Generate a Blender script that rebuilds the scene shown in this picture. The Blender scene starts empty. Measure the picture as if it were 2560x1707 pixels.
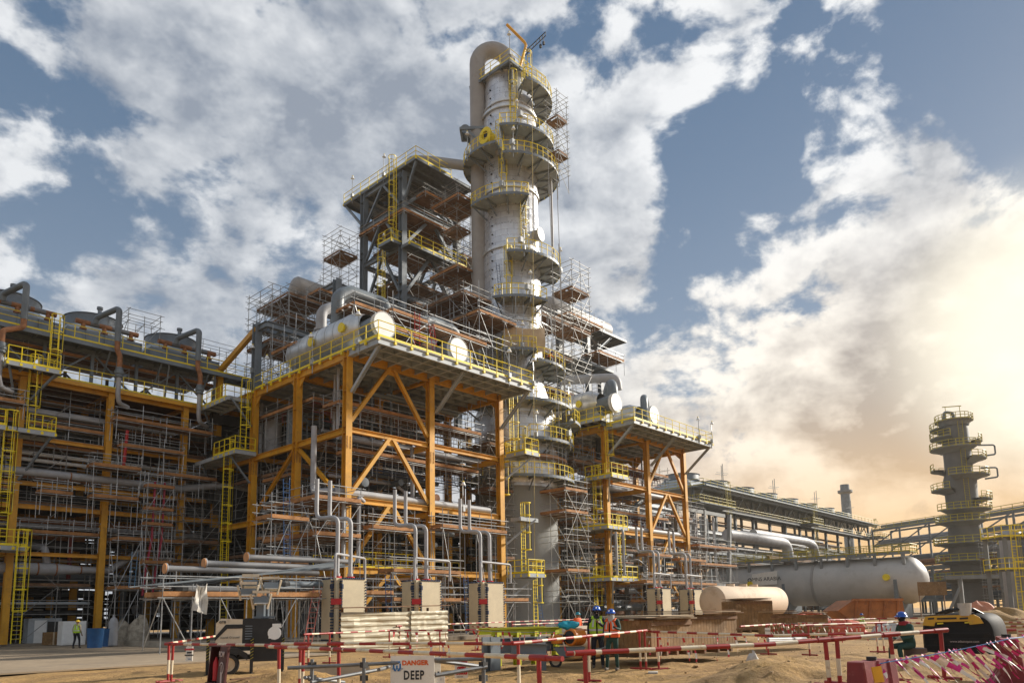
import bpy, math, random
from math import sin, cos, pi, radians as RAD, hypot, atan2, sqrt, floor, exp
from mathutils import Vector as V, Matrix as MX, noise as NZ
rnd = random.Random(11)
SC = bpy.context.scene
COL = SC.collection
# ---------------------------------------------------------------- camera
YAW, PITCH, ROLL, FPX, CPY = RAD(47.2287), RAD(8.02687), RAD(-1.02123), 1854.29, 1274.17
CAMP = V((0, 0, 1.65))
_f = V((sin(YAW), cos(YAW), 0)); _r = V((cos(YAW), -sin(YAW), 0)); _u = V((0, 0, 1))
FW = _f * cos(PITCH) + _u * sin(PITCH); _u2 = -_f * sin(PITCH) + _u * cos(PITCH)
RT = _r * cos(ROLL) + _u2 * sin(ROLL); UP = -_r * sin(ROLL) + _u2 * cos(ROLL)
cd = bpy.data.cameras.new('camera'); cam = bpy.data.objects.new('camera', cd); COL.objects.link(cam)
cam.matrix_world = MX(((RT.x, UP.x, -FW.x, CAMP.x), (RT.y, UP.y, -FW.y, CAMP.y), (RT.z, UP.z, -FW.z, CAMP.z), (0, 0, 0, 1)))
cd.sensor_width = 36; cd.lens = FPX / 2560 * 36; cd.shift_y = (CPY - 853.5) / 2560
cd.clip_start = 0.1; cd.clip_end = 6000
SC.camera = cam
K = 2560 / 2352
def at(x, y, X=None, Y=None, Z=None, D=None):
    """point of the place seen at photo position x, y (2352 wide) on the plane X=, Y=, Z= or at depth D"""
    d = FW + RT * ((x * K - 1280) / FPX) - UP * ((y * K - CPY) / FPX)
    if X is not None: t = (X - CAMP.x) / d.x
    elif Y is not None: t = (Y - CAMP.y) / d.y
    elif Z is not None: t = (Z - CAMP.z) / d.z
    else: t = D
    return CAMP + d * t
# ---------------------------------------------------------------- world, sun, exposure
SUN_EL, SUN_YAW = RAD(25), RAD(112)
SUND = V((sin(SUN_YAW) * cos(SUN_EL), cos(SUN_YAW) * cos(SUN_EL), sin(SUN_EL)))
GLOW = (FW + RT * ((2640 - 1280) / FPX) - UP * ((830 - CPY) / FPX)).normalized()   # where the clouds glow round the low sun
vs = SC.view_settings
vs.view_transform = 'Standard'; vs.look = 'None'; vs.exposure = 0.42; vs.gamma = 1.0
w = bpy.data.worlds.new('World'); SC.world = w; w.use_nodes = True
w.cycles.sampling_method = 'MANUAL'; w.cycles.sample_map_resolution = 512
class NT:
    def __init__(s, nt): s.nt = nt; s.n = nt.nodes; s.l = nt.links
    def node(s, t, **k):
        n = s.n.new(t)
        for a, b in k.items():
            if a == 'ins':
                for i, v in b.items(): s.put(n.inputs[i], v)
            else: setattr(n, a, b)
        return n
    def put(s, sock, v):
        if hasattr(v, 'is_linked') or isinstance(v, bpy.types.NodeSocket): s.l.new(v, sock)
        else: sock.default_value = v
    def math(s, op, a, b=None, c=None, clamp=False):
        n = s.n.new('ShaderNodeMath'); n.operation = op; n.use_clamp = clamp
        s.put(n.inputs[0], a)
        if b is not None: s.put(n.inputs[1], b)
        if c is not None: s.put(n.inputs[2], c)
        return n.outputs[0]
    def vm(s, op, a, b=None, out=0):
        n = s.n.new('ShaderNodeVectorMath'); n.operation = op
        s.put(n.inputs[0], a)
        if b is not None:
            if op == 'SCALE': s.put(n.inputs[3], b)
            else: s.put(n.inputs[1], b)
        return n.outputs[out]
    def mix(s, f, a, b, blend='MIX'):
        n = s.n.new('ShaderNodeMix'); n.data_type = 'RGBA'; n.blend_type = blend
        s.put(n.inputs[0], f); s.put(n.inputs[6], a); s.put(n.inputs[7], b)
        return n.outputs[2]
    def sm(s, v, a, b, lo=0.0, hi=1.0):
        n = s.n.new('ShaderNodeMapRange'); n.interpolation_type = 'SMOOTHSTEP'
        s.put(n.inputs[0], v); n.inputs[1].default_value = a; n.inputs[2].default_value = b
        n.inputs[3].default_value = lo; n.inputs[4].default_value = hi
        return n.outputs[0]
    def noise(s, vec, scale, detail=4, rough=.5, dist=0, out=0):
        n = s.n.new('ShaderNodeTexNoise'); s.put(n.inputs['Vector'], vec)
        n.inputs['Scale'].default_value = scale; n.inputs['Detail'].default_value = detail
        n.inputs['Roughness'].default_value = rough; n.inputs['Distortion'].default_value = dist
        return n.outputs[out]
def rgb(c): return (c[0], c[1], c[2], 1)
T = NT(w.node_tree); T.n.clear()
out = T.node('ShaderNodeOutputWorld'); bg = T.node('ShaderNodeBackground'); bg.inputs[1].default_value = 0.1
sky = T.node('ShaderNodeTexSky', sky_type='NISHITA', sun_disc=False)
sky.sun_elevation = SUN_EL; sky.sun_rotation = SUN_YAW
sky.altitude = 50; sky.air_density = 1.0; sky.dust_density = 1.5; sky.ozone_density = 2.0
tc = T.node('ShaderNodeTexCoord'); dirv = tc.outputs['Generated']
sp = T.node('ShaderNodeSeparateXYZ', ins={0: dirv})
dz = T.math('MAXIMUM', sp.outputs[2], 0.0)
# clouds by direction; the low sun warms those round it, an even grey-blue behind the camera is added as fill
gl = T.vm('DOT_PRODUCT', dirv, tuple(GLOW), out=1)
zz_ = T.math('MULTIPLY', sp.outputs[2], 1.55)
P_ = T.node('ShaderNodeCombineXYZ', ins={0: sp.outputs[0], 1: sp.outputs[1], 2: zz_}).outputs[0]
n1_ = T.noise(P_, 3.2, 2, .5)
n2_ = T.noise(P_, 7.4, 8, .57, .15)
n3_ = T.noise(P_, 21.0, 4, .55)
n_ = T.math('ADD', T.math('MULTIPLY', n1_, .28), T.math('ADD', T.math('MULTIPLY', n2_, 1.07), T.math('MULTIPLY', n3_, .16)))
def blob(px, py, rad, amt):
    d = (FW + RT * ((px * K - 1280) / FPX) - UP * ((py * K - CPY) / FPX)).normalized()
    q = T.vm('DOT_PRODUCT', dirv, tuple(d), out=1)
    return T.sm(q, cos(rad), 1.0, 0, amt)
cov = n_
for bx in ((350, 560, .80, .135), (870, 110, .26, .09), (1420, 270, .13, .12), (1560, 130, .13, .14), (1350, 540, .15, .12), (2200, 60, .22, .22), (1900, 30, .16, .12), (1830, 330, .34, -.20), (1600, 330, .16, -.05), (1680, 560, .12, -.08), (1620, 380, .08, -.08), (2300, 250, .2, -.14), (1490, 470, .08, .10),
           (2280, 480, .16, .22), (2080, 680, .26, .22), (1750, 830, .40, .20), (2080, 340, .20, -.15), (1120, 150, .09, -.08), (80, 330, .14, -.08)):
    cov = T.math('ADD', cov, blob(*bx))
cov = T.math('ADD', cov, T.sm(sp.outputs[2], .02, .36, .12, 0))
leftf = T.vm('DOT_PRODUCT', dirv, tuple((FW + RT * ((330 * K - 1280) / FPX) - UP * ((500 * K - CPY) / FPX)).normalized()), out=1)
cloud = T.sm(cov, .775, .90)
Ps = T.vm('ADD', P_, tuple(GLOW * .04 + V((0, 0, .028))))
sh = T.math('SUBTRACT', n2_, T.noise(Ps, 7.4, 5, .57, .15))
body = T.math('ADD', T.math('ADD', T.sm(n3_, .25, .75, .10, .55), T.math('MULTIPLY', sh, 3.2)), T.sm(cov, .84, 1.15, .30, -.15))
body = T.math('ADD', body, T.sm(leftf, .80, .98, .16, -.14), clamp=True)
cgrey = (2.5, 2.8, 3.3, 1); cwhite = (7.0, 7.1, 7.2, 1)
ccol = T.mix(body, cgrey, cwhite)
warmf = T.math('MULTIPLY', T.sm(gl, .80, .99), T.sm(sp.outputs[2], .55, .20))
wbody = T.math('ADD', body, T.sm(cov, .90, 1.16, .22, -.50), clamp=True)
wcol = T.mix(wbody, (3.9, 3.35, 2.85, 1), (8.8, 8.0, 6.8, 1))
ccol = T.mix(warmf, ccol, wcol)
base = T.mix(.82, sky.outputs[0], T.mix(T.sm(sp.outputs[2], .05, .70), (2.6, 3.15, 3.8, 1), (.78, 1.35, 2.2, 1)))
col_ = T.mix(T.math('MULTIPLY', cloud, T.sm(leftf, .75, .95, 1.0, .86)), base, ccol)
hz = T.math('MAXIMUM', T.sm(sp.outputs[2], -.02, .22, 1.0, 0), T.math('MULTIPLY', T.sm(sp.outputs[2], .02, .28, 1.0, 0), T.sm(gl, .78, .96)))
hcol = T.mix(T.sm(gl, .60, .96), (4.6, 4.7, 4.85, 1), (7.2, 4.3, 1.6, 1))
col_ = T.mix(T.math('MAXIMUM', T.math('MULTIPLY', hz, T.sm(gl, .35, .9, .50, .95)), T.sm(sp.outputs[2], -.01, .03, 1, 0)), col_, hcol)
glow = T.math('POWER', T.sm(gl, .978, 1.0), 1.7)
col_ = T.mix(T.math('MULTIPLY', glow, .85), col_, (9.6, 8.9, 7.2, 1))
back = T.sm(T.vm('DOT_PRODUCT', dirv, tuple(-_f), out=1), -.25, .7)  # added fill: evens the sky behind the camera to light front faces
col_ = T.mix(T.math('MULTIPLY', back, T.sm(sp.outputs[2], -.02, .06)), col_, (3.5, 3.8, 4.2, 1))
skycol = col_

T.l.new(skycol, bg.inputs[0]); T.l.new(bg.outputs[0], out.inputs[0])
sl = bpy.data.lights.new('sun', 'SUN'); sl.energy = 5.0; sl.angle = RAD(5.0); sl.color = (1, .93, .82)
so = bpy.data.objects.new('sun', sl); COL.objects.link(so)
so.rotation_euler = (-SUND).to_track_quat('-Z', 'Y').to_euler()
so.location = SUND * 300
SC.cycles.max_bounces = 5; SC.cycles.diffuse_bounces = 3; SC.cycles.glossy_bounces = 3
# ---------------------------------------------------------------- materials
MATS = {}
def mat(name, c, rough=.6, metal=0, var=.18, scale=1.2, dirt=None, dirt_amt=.35, bump=0, fine=0, stretch=None, spec=None):
    if name in MATS: return MATS[name]
    m = bpy.data.materials.new(name); m.use_nodes = True; t = NT(m.node_tree)
    b = t.n['Principled BSDF']; b.inputs['Roughness'].default_value = rough; b.inputs['Metallic'].default_value = metal
    if spec is not None: b.inputs['Specular IOR Level'].default_value = spec
    g = t.node('ShaderNodeNewGeometry'); pos = g.outputs['Position']
    if stretch: pos = t.vm('MULTIPLY', pos, stretch)
    n1 = t.noise(pos, scale, 5, .6); f = t.sm(n1, .3, .7)
    dk = tuple(x * (1 - var) for x in c); lt = tuple(min(1, x * (1 + var)) for x in c)
    col = t.mix(f, rgb(dk), rgb(lt))
    if fine:
        n3 = t.noise(pos, scale * 9, 3, .6); col = t.mix(t.sm(n3, .35, .65, 0, fine), col, rgb(tuple(x * .55 for x in c)))
    if dirt:
        n2 = t.noise(pos, scale * 2.3, 6, .65); col = t.mix(t.sm(n2, .52, .68, 0, dirt_amt), col, rgb(dirt))
    t.l.new(col, b.inputs['Base Color'])
    if bump:
        bp = t.node('ShaderNodeBump', ins={'Height': t.noise(pos, scale * 6, 4, .6)}); bp.inputs['Strength'].default_value = bump; bp.inputs['Distance'].default_value = .03
        t.l.new(bp.outputs[0], b.inputs['Normal'])
    MATS[name] = m
    return m
ORANGE = mat('orange steel paint', (.64, .315, .016), .5, 0, .14, .8, (.33, .16, .03), .45)
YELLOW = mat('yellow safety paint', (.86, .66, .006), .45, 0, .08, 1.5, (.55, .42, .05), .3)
GSTEEL = mat('grey steel paint', (.17, .20, .23), .5, 0, .14, .7, (.12, .115, .11), .4)
LSTEEL = mat('light grey steel paint', (.38, .41, .43), .5, 0, .12, .7, (.26, .25, .23), .4)
GALV = mat('galvanised tube', (.42, .43, .43), .42, .55, .25, 3, (.25, .21, .16), .4)
DGALV = mat('dull scaffold tube', (.30, .30, .29), .5, .4, .25, 3, (.22, .15, .09), .45)
PLANK = mat('scaffold plank wood', (.40, .185, .065), .8, 0, .28, 1.1, (.50, .29, .13), .5, fine=.35)
PLANKD = mat('weathered and shaded plank wood', (.21, .115, .06), .85, 0, .35, 1.2, (.33, .21, .12), .5, fine=.4)  # also for deep boards, with their shade in the colour
PIPE = mat('grey primer pipe', (.36, .36, .37), .55, 0, .14, 1.0, (.27, .24, .21), .4)
DPIPE = mat('dark grey pipe', (.15, .175, .195), .45, 0, .14, 1.0, (.12, .11, .10), .3)
RUST = mat('rust primer pipe', (.30, .13, .055), .75, 0, .3, 2.5, (.16, .07, .03), .5)
MAROON = mat('maroon truss paint', (.20, .025, .02), .55, 0, .25, 2, (.09, .03, .02), .4)
BLUE = mat('blue steel paint', (.03, .10, .26), .5, 0, .2, 2, (.05, .08, .12), .4)
NAVY = mat('navy steel paint', (.02, .035, .09), .5, 0, .2, 2)
GRATE = mat('deck grating steel', (.15, .165, .175), .65, .2, .2, 2.5, (.10, .095, .09), .4)
UNDER = mat('deck plate underside', (.33, .36, .36), .6, 0, .16, 1.2, (.22, .21, .19), .4)
CREAM = mat('cream exchanger paint', (.58, .49, .33), .5, 0, .07, 1.3, (.50, .42, .30), .25)
NAVYB = mat('navy bolt heads', (.025, .04, .085), .45, .3, .2, 4)
TANKC = mat('dusty cream tank', (.62, .48, .34), .75, 0, .1, .5, (.42, .28, .17), .5, .25)
DRUM = mat('grey vessel paint', (.33, .31, .29), .5, 0, .1, .4, (.24, .21, .18), .35)
WHITE = mat('white enamel', (.78, .78, .76), .4, 0, .06, 2)
BLACK = mat('black rubber and plastic', (.012, .012, .013), .5, 0, .3, 2, (.05, .045, .035), .35)
DARKM = mat('shadow dark equipment', (.035, .034, .032), .7, 0, .5, .8, (.07, .045, .025), .4)  # near-black, so shade deep in the steelwork sits in the colour
RED = mat('red barrier paint', (.33, .017, .013), .45, 0, .15, 4, (.24, .06, .04), .35)
CHALK = mat('white barrier paint', (.70, .60, .43), .5, 0, .08, 4, (.42, .22, .08), .55)
PURPLE = mat('faded red plastic barrier', (.19, .018, .022), .55, 0, .15, 2, (.38, .14, .12), .5)
REDP = mat('red plate', (.5, .012, .015), .45, 0, .1, 3)
SHEETW = mat('white sheet metal', (.50, .45, .33), .5, .1, .1, .8, (.40, .28, .16), .5, stretch=(1, 1, 4))
CONC = mat('weathered concrete', (.36, .31, .24), .85, 0, .16, .9, (.24, .19, .14), .45, .4)
CRATE = mat('crate timber', (.26, .145, .055), .8, 0, .25, 1.4, (.50, .34, .19), .5, fine=.3)
BLUEPAN = mat('faded blue plastic', (.08, .20, .42), .5, 0, .15, 2, (.2, .25, .32), .4)
LENS = mat('lamp glass', (.75, .76, .74), .12, .3, .05, 3)
# ---------------------------------------------------------------- object helpers
W = {}
def link(o): COL.objects.link(o); return o
def thing(name, label, cat, loc=(0, 0, 0), group=None, kind=None):
    o = link(bpy.data.objects.new(name, None)); o.empty_display_size = .3
    o.location = loc; W[o] = MX.Translation(V(loc))
    return tag(o, label, cat, group, kind)
def tag(o, label, cat=None, group=None, kind=None):
    o['label'] = label
    if cat: o['category'] = cat
    if group: o['group'] = group
    if kind: o['kind'] = kind
    return o
def part(name, mesh, M, parent):
    o = link(bpy.data.objects.new(name, mesh)); W[o] = M
    if parent is not None:
        o.parent = parent; o.matrix_parent_inverse = W[parent].inverted()
    o.matrix_basis = M
    return o
def kids(o): return [c for c in o.children]
def copy_tree(o, parent=None):
    c = o.copy(); link(c)
    if parent is not None:
        pi_ = o.matrix_parent_inverse.copy(); mb = o.matrix_basis.copy()
        c.parent = parent; c.matrix_parent_inverse = pi_; c.matrix_basis = mb
    for ch in kids(o): copy_tree(ch, c)
    return c
def dup(root, loc, label, rz=None, group=None):
    c = copy_tree(root); c.location = loc; c['label'] = label
    if rz is not None: c.rotation_euler = (0, 0, rz)
    if group: c['group'] = group
    return c
def mesh_of(name, vs_, fs_, mats, idx=None, smooth=False):
    me = bpy.data.meshes.new(name); me.from_pydata(vs_, [], fs_)
    for m in mats: me.materials.append(m)
    if idx: me.polygons.foreach_set('material_index', idx)
    if smooth:
        me.polygons.foreach_set('use_smooth', [True] * len(fs_))
        try: me.set_sharp_from_angle(angle=RAD(38))
        except Exception: pass
    me.update()
    return me
UM = {}
def unit(kind, m, n=8):
    k = (kind, m.name, n)
    if k in UM: return UM[k]
    if kind == 'cyl':
        v = [(cos(2 * pi * i / n), sin(2 * pi * i / n), z) for z in (0, 1) for i in range(n)]
        f = [(i, (i + 1) % n, n + (i + 1) % n, n + i) for i in range(n)] + [tuple(range(n))[::-1], tuple(range(n, 2 * n))]
        me = mesh_of('round bar', v, f, [m], smooth=True)
    elif kind == 'box':
        v = [(x, y, z) for z in (0, 1) for x, y in ((-.5, -.5), (.5, -.5), (.5, .5), (-.5, .5))]
        f = [(3, 2, 1, 0), (4, 5, 6, 7), (0, 1, 5, 4), (1, 2, 6, 5), (2, 3, 7, 6), (3, 0, 4, 7)]
        me = mesh_of('bar', v, f, [m])
    else:
        a, b, t, wb = .5, .5, .075, .045
        o = [(-a, -b), (a, -b), (a, -b + t), (wb, -b + t), (wb, b - t), (a, b - t), (a, b), (-a, b), (-a, b - t), (-wb, b - t), (-wb, -b + t), (-a, -b + t)]
        v = [(x, y, z) for z in (0, 1) for x, y in o]; n = 12
        f = [(i, (i + 1) % n, n + (i + 1) % n, n + i) for i in range(n)]
        f += [(3, 2, 1, 0)[::1], (11, 10, 3, 0), (10, 9, 4, 3), (9, 8, 5, 4), (8, 7, 6, 5)]
        f += [(12, 15, 22, 23), (15, 16, 21, 22), (16, 17, 20, 21), (17, 18, 19, 20), (12, 13, 14, 15)]
        me = mesh_of('rolled section', v, f, [m])
    UM[k] = me
    return me
def frame(p0, p1, up=None):
    p0, p1 = V(p0), V(p1); z = (p1 - p0); L = z.length; z = z / L
    if up is None: up = V((0, 0, 1)) if abs(z.z) < .9 else V((0, 1, 0))
    y = (V(up) - z * V(up).dot(z)).normalized(); x = y.cross(z)
    return p0, x, y, z, L
def member(name, kind, m, p0, p1, sx, sy, parent, up=None, n=8):
    p, x, y, z, L = frame(p0, p1, up)
    M = MX(((x.x * sx, y.x * sy, z.x * L, p.x), (x.y * sx, y.y * sy, z.y * L, p.y), (x.z * sx, y.z * sy, z.z * L, p.z), (0, 0, 0, 1)))
    return part(name, unit(kind, m, n), M, parent)
def tube(name, m, p0, p1, r, parent, n=6): return member(name, 'cyl', m, p0, p1, r, r, parent, n=n)
def beam(name, m, p0, p1, wd, dp, parent, up=None): return member(name, 'I', m, p0, p1, wd, dp, parent, up)
def bar(name, m, p0, p1, sx, sy, parent, up=None): return member(name, 'box', m, p0, p1, sx, sy, parent, up)
class MB:
    def __init__(s): s.v = []; s.f = []; s.i = []
    def add(s, vs_, fs_, mi=0):
        b = len(s.v); s.v += [tuple(q) for q in vs_]; s.f += [tuple(b + k for k in q) for q in fs_]; s.i += [mi] * len(fs_)
    def cyl(s, p0, p1, r, n=6, r2=None, mi=0, cap=True):
        p, x, y, z, L = frame(p0, p1); r2 = r if r2 is None else r2; q = V(p1)
        a = [2 * pi * k / n for k in range(n)]
        vv = [p + (x * cos(t) + y * sin(t)) * r for t in a] + [q + (x * cos(t) + y * sin(t)) * r2 for t in a]
        ff = [(k, (k + 1) % n, n + (k + 1) % n, n + k) for k in range(n)]
        if cap: ff += [tuple(range(n))[::-1], tuple(range(n, 2 * n))]
        s.add(vv, ff, mi)
    def box(s, c, sz, mi=0, R=None):
        c = V(c); vv = []
        for k in range(8):
            d = V(((k & 1) - .5, ((k >> 1) & 1) - .5, (k >> 2) - .5)); d = V((d.x * sz[0], d.y * sz[1], d.z * sz[2]))
            vv.append(c + (R @ d if R else d))
        s.add(vv, [(0, 2, 3, 1), (4, 5, 7, 6), (0, 1, 5, 4), (1, 3, 7, 5), (3, 2, 6, 7), (2, 0, 4, 6)], mi)
    def bar(s, p0, p1, sx, sy, up=None, mi=0):
        p, x, y, z, L = frame(p0, p1, up); R = MX((x, y, z)).transposed()
        s.box(p + z * (L / 2), (sx, sy, L), mi, R)
    def path(s, pts, r, n=10, bend=None, mi=0, cap=True):
        """a pipe through pts with rounded elbows"""
        pts = [V(q) for q in pts]; P = [pts[0]]; bend = bend or r * 3
        for k in range(1, len(pts) - 1):
            a, b, c = pts[k - 1], pts[k], pts[k + 1]; d0 = (b - a).normalized(); d1 = (c - b).normalized()
            ang = d0.angle(d1, 0)
            if ang < .03: P.append(b); continue
            t = min(bend * math.tan(ang / 2), (b - a).length * .48, (c - b).length * .48)
            s0, s1 = b - d0 * t, b + d1 * t
            for j in range(6):
                q = j / 5; P.append(s0.lerp(b, q).lerp(b.lerp(s1, q), q))
        P.append(pts[-1]); rings = []; x = None
        for k, q in enumerate(P):
            d = (P[min(k + 1, len(P) - 1)] - P[max(k - 1, 0)]).normalized()
            if x is None:
                x = d.orthogonal().normalized()
            else: x = (x - d * x.dot(d)).normalized()
            y = d.cross(x); rings.append([q + (x * cos(2 * pi * j / n) + y * sin(2 * pi * j / n)) * r for j in range(n)])
        vv = [q for rg in rings for q in rg]; ff = []
        for k in range(len(rings) - 1):
            for j in range(n): ff.append((k * n + j, k * n + (j + 1) % n, (k + 1) * n + (j + 1) % n, (k + 1) * n + j))
        if cap: ff += [tuple(range(n))[::-1], tuple(range((len(rings) - 1) * n, len(rings) * n))]
        s.add(vv, ff, mi)
    def lathe(s, prof, c, ax=(0, 0, 1), n=32, mi=0, a0=0, a1=2 * pi):
        """prof: (radius, distance along ax)"""
        ax = V(ax).normalized(); x = ax.orthogonal().normalized() if abs(ax.z) < .99 else V((1, 0, 0)); y = ax.cross(x); c = V(c)
        full = abs(a1 - a0 - 2 * pi) < 1e-6; m = n if full else n + 1; vv = []
        for r, h in prof:
            for j in range(m):
                t = a0 + (a1 - a0) * j / n; vv.append(c + ax * h + (x * cos(t) + y * sin(t)) * r)
        ff = []
        for k in range(len(prof) - 1):
            for j in range(n if full else n): ff.append((k * m + j, k * m + (j + 1) % m, (k + 1) * m + (j + 1) % m, (k + 1) * m + j))
        s.add(vv, ff, mi)
    def build(s, name, mats, parent, smooth=False):
        if not isinstance(mats, (list, tuple)): mats = [mats]
        if not s.f: return None
        me = mesh_of(name, s.v, s.f, mats, s.i, smooth)
        return part(name, me, MX.Identity(4), parent)
def evaluated_mesh(o):
    # mesh of an object with its modifiers, worked out in a scratch scene
    sc = bpy.data.scenes.new('scratch'); sc.collection.objects.link(o); sc.view_layers[0].update(); dg = sc.view_layers[0].depsgraph or bpy.context.evaluated_depsgraph_get()
    me = bpy.data.meshes.new_from_object(o.evaluated_get(dg)); bpy.data.objects.remove(o); bpy.data.scenes.remove(sc); return me
# ---------------------------------------------------------------- handrails, ladders, scaffolds
def post_mesh(m, n=6, br=True):
    k = ('railpost', m.name, br)
    if k not in UM:
        b = MB(); b.cyl((0, 0, -.32), (0, 0, 1.1), .036, n)
        if br: b.box((0, -.02, -.2), (.17, .14, .2))
        UM[k] = mesh_of('rail post', b.v, b.f, [m], smooth=True)
    return UM[k]
def handrail(parent, pts, step=1.5, h=1.1, m=None, toe=True, sep=True, r=.032, closed=False, name='handrail', br=True):
    m = m or YELLOW; pts = [V(q) for q in pts]; b = MB(); posts = []
    if closed: pts = pts + [pts[0]]
    Z = V((0, 0, 1))
    for a, c in zip(pts[:-1], pts[1:]):
        b.cyl(a + Z * h, c + Z * h, r, 6); b.cyl(a + Z * h * .54, c + Z * h * .54, r * .9, 6)
        if toe: b.bar(a + Z * .06, c + Z * .06, .02, .16)
        L = (c - a).length; k = max(1, round(L / step)); d = (c - a) / k
        posts += [(a + d * j, atan2(d.y, d.x)) for j in range(k)]
    posts.append((pts[-1], posts[-1][1]))
    if not sep:
        for q, t in posts: b.cyl(q - Z * .15, q + Z * h, r, 5)
    o = b.build(name, m, parent)
    if sep:
        for q, t in posts: part('post', post_mesh(m, 6, br), MX.Translation(q) @ MX.Rotation(t, 4, 'Z'), o)
    return o
def ladder(parent, x, y, z0, z1, ang, cage=None, w_=.5, m=None, name='ladder'):
    """ang: direction the climber stands off the wall; cage: height where the hoops begin"""
    m = m or YELLOW; n = V((cos(ang), sin(ang), 0)); t = V((-sin(ang), cos(ang), 0)); c = V((x, y, 0)); b = MB(); Z = V((0, 0, 1))
    for s in (-1, 1): b.bar(c + t * s * w_ / 2 + Z * z0, c + t * s * w_ / 2 + Z * (z1 + 1.1), .07, .025, up=n)
    k = int((z1 - z0) / .3)
    for j in range(1, k + 1): b.cyl(c - t * w_ / 2 + Z * (z0 + j * .3), c + t * w_ / 2 + Z * (z0 + j * .3), .016, 4)
    lad = b.build(name, m, parent)
    if cage is not None:
        g = MB(); R_ = .42; hz = []
        zz = cage
        while zz < z1 + 1.0: hz.append(zz); zz += 1.45
        hz.append(z1 + 1.05)
        arc = [c + n * (.36 + R_ * sin(a) * .95) + t * (R_ * cos(a)) for a in [pi * q / 8 for q in range(9)]]
        arc = [c + t * w_ / 2] + arc + [c - t * w_ / 2]
        for zz in hz:
            for a, e in zip(arc[:-1], arc[1:]): g.bar(a + Z * zz, e + Z * zz, .018, .07)
        for q in arc[1:-1:2] + [arc[3], arc[7]]: g.bar(q + Z * hz[0], q + Z * hz[-1], .04, .012)
        g.build('cage', m, lad)
    return lad
def scaffold(label, x0, y0, x1, y1, z0, levels, top=1.2, bay=2.0, m=None, planks=True, brace=True, group='tube scaffolds on the plant', ang=0, org=None, toe=None, rail=True, every=None, r=.03, skip=()):
    """tube scaffold between (x0,y0) and (x1,y1); levels: heights of its lifts; every post, ledger, brace and deck is a part"""
    m = m or GALV; toe = toe or PLANK; c = V(((x0 + x1) / 2, (y0 + y1) / 2, z0))
    t = thing('scaffold', label, 'scaffold', tuple(c), group)
    nx = max(1, round((x1 - x0) / bay)); ny = max(1, round((y1 - y0) / bay)); R = MX.Rotation(ang, 3, 'Z')
    def P(x, y, z): return c + R @ (V((x, y, z)) - c)
    zt = levels[-1] + top; J = lambda s: rnd.uniform(-s, s)
    gx = [x0 + (x1 - x0) * i / nx for i in range(nx + 1)]; gy = [y0 + (y1 - y0) * j / ny for j in range(ny + 1)]
    for i, x in enumerate(gx):
        for j, y in enumerate(gy):
            if 0 < i < nx and 0 < j < ny: continue
            tube('standard', m, P(x + J(.03), y, z0 - J(.15)), P(x + J(.03), y, zt + J(.45)), r, t, 5)
    rails = []
    for z in levels:
        for h in ((0, .55, 1.05) if rail else (0,)):
            g = MB(); e = .3
            g.cyl(P(x0 - e - J(.15), y0, z + h), P(x1 + e + J(.2), y0, z + h + J(.04)), r * .85, 5); g.cyl(P(x0 - e, y1, z + h), P(x1 + e, y1, z + h), r * .85, 5)
            g.cyl(P(x0, y0 - e - J(.15), z + h - .06), P(x0, y1 + e, z + h - .06), r * .85, 5); g.cyl(P(x1, y0 - e, z + h - .06), P(x1, y1 + e + J(.2), z + h - .06), r * .85, 5)
            if h == 0:
                for x in gx[1:-1]: g.cyl(P(x, y0 - .15, z - .06), P(x, y1 + .15, z - .06), r * .85, 5)
                for y in gy[1:-1]: g.cyl(P(x0 - .15, y, z), P(x1 + .15, y, z), r * .85, 5)
            g.build('ledger' if h == 0 else 'guard_rail', m, t)
        if planks and z not in skip:
            g = MB(); k = max(2, int((y1 - y0) / .26)) if (x1 - x0) >= (y1 - y0) else max(2, int((x1 - x0) / .26))
            for q in range(k):
                if (x1 - x0) >= (y1 - y0):
                    yy = y0 + (y1 - y0) * (q + .5) / k; g.bar(P(x0 - J(.2), yy, z + .06), P(x1 + J(.2), yy, z + .06 + J(.006)), (y1 - y0) / k - .02, .04)
                else:
                    xx = x0 + (x1 - x0) * (q + .5) / k; g.bar(P(xx, y0 - J(.2), z + .06), P(xx, y1 + J(.2), z + .06 + J(.006)), (x1 - x0) / k - .02, .04)
            g.build('plank_deck', PLANKD, t)
            g = MB(); q = .05
            for a, e in (((x0, y0 - q), (x1, y0 - q)), ((x1 + q, y0), (x1 + q, y1)), ((x1, y1 + q), (x0, y1 + q)), ((x0 - q, y1), (x0 - q, y0))):
                g.bar(P(a[0], a[1], z + .19), P(e[0], e[1], z + .19 + J(.03)), .035, .23)
            g.build('toe_board', toe, t)
    if brace:
        zs = [z0] + list(levels)
        for a, e in zip(zs[:-1], zs[1:]):
            if e - a < 1.2: continue
            for i in range(0, nx, 2 if nx > 2 else 1):
                s = rnd.random() < .5; tube('brace', m, P(gx[i], y0 - .05, a if s else e), P(gx[i + 1], y0 - .05, e if s else a), r * .85, t, 5)
            for j in range(0, ny, 2):
                s = rnd.random() < .5; tube('brace', m, P(x0 - .05, gy[j], a if s else e), P(x0 - .05, gy[j + 1], e if s else a), r * .85, t, 5)
    return t
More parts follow.
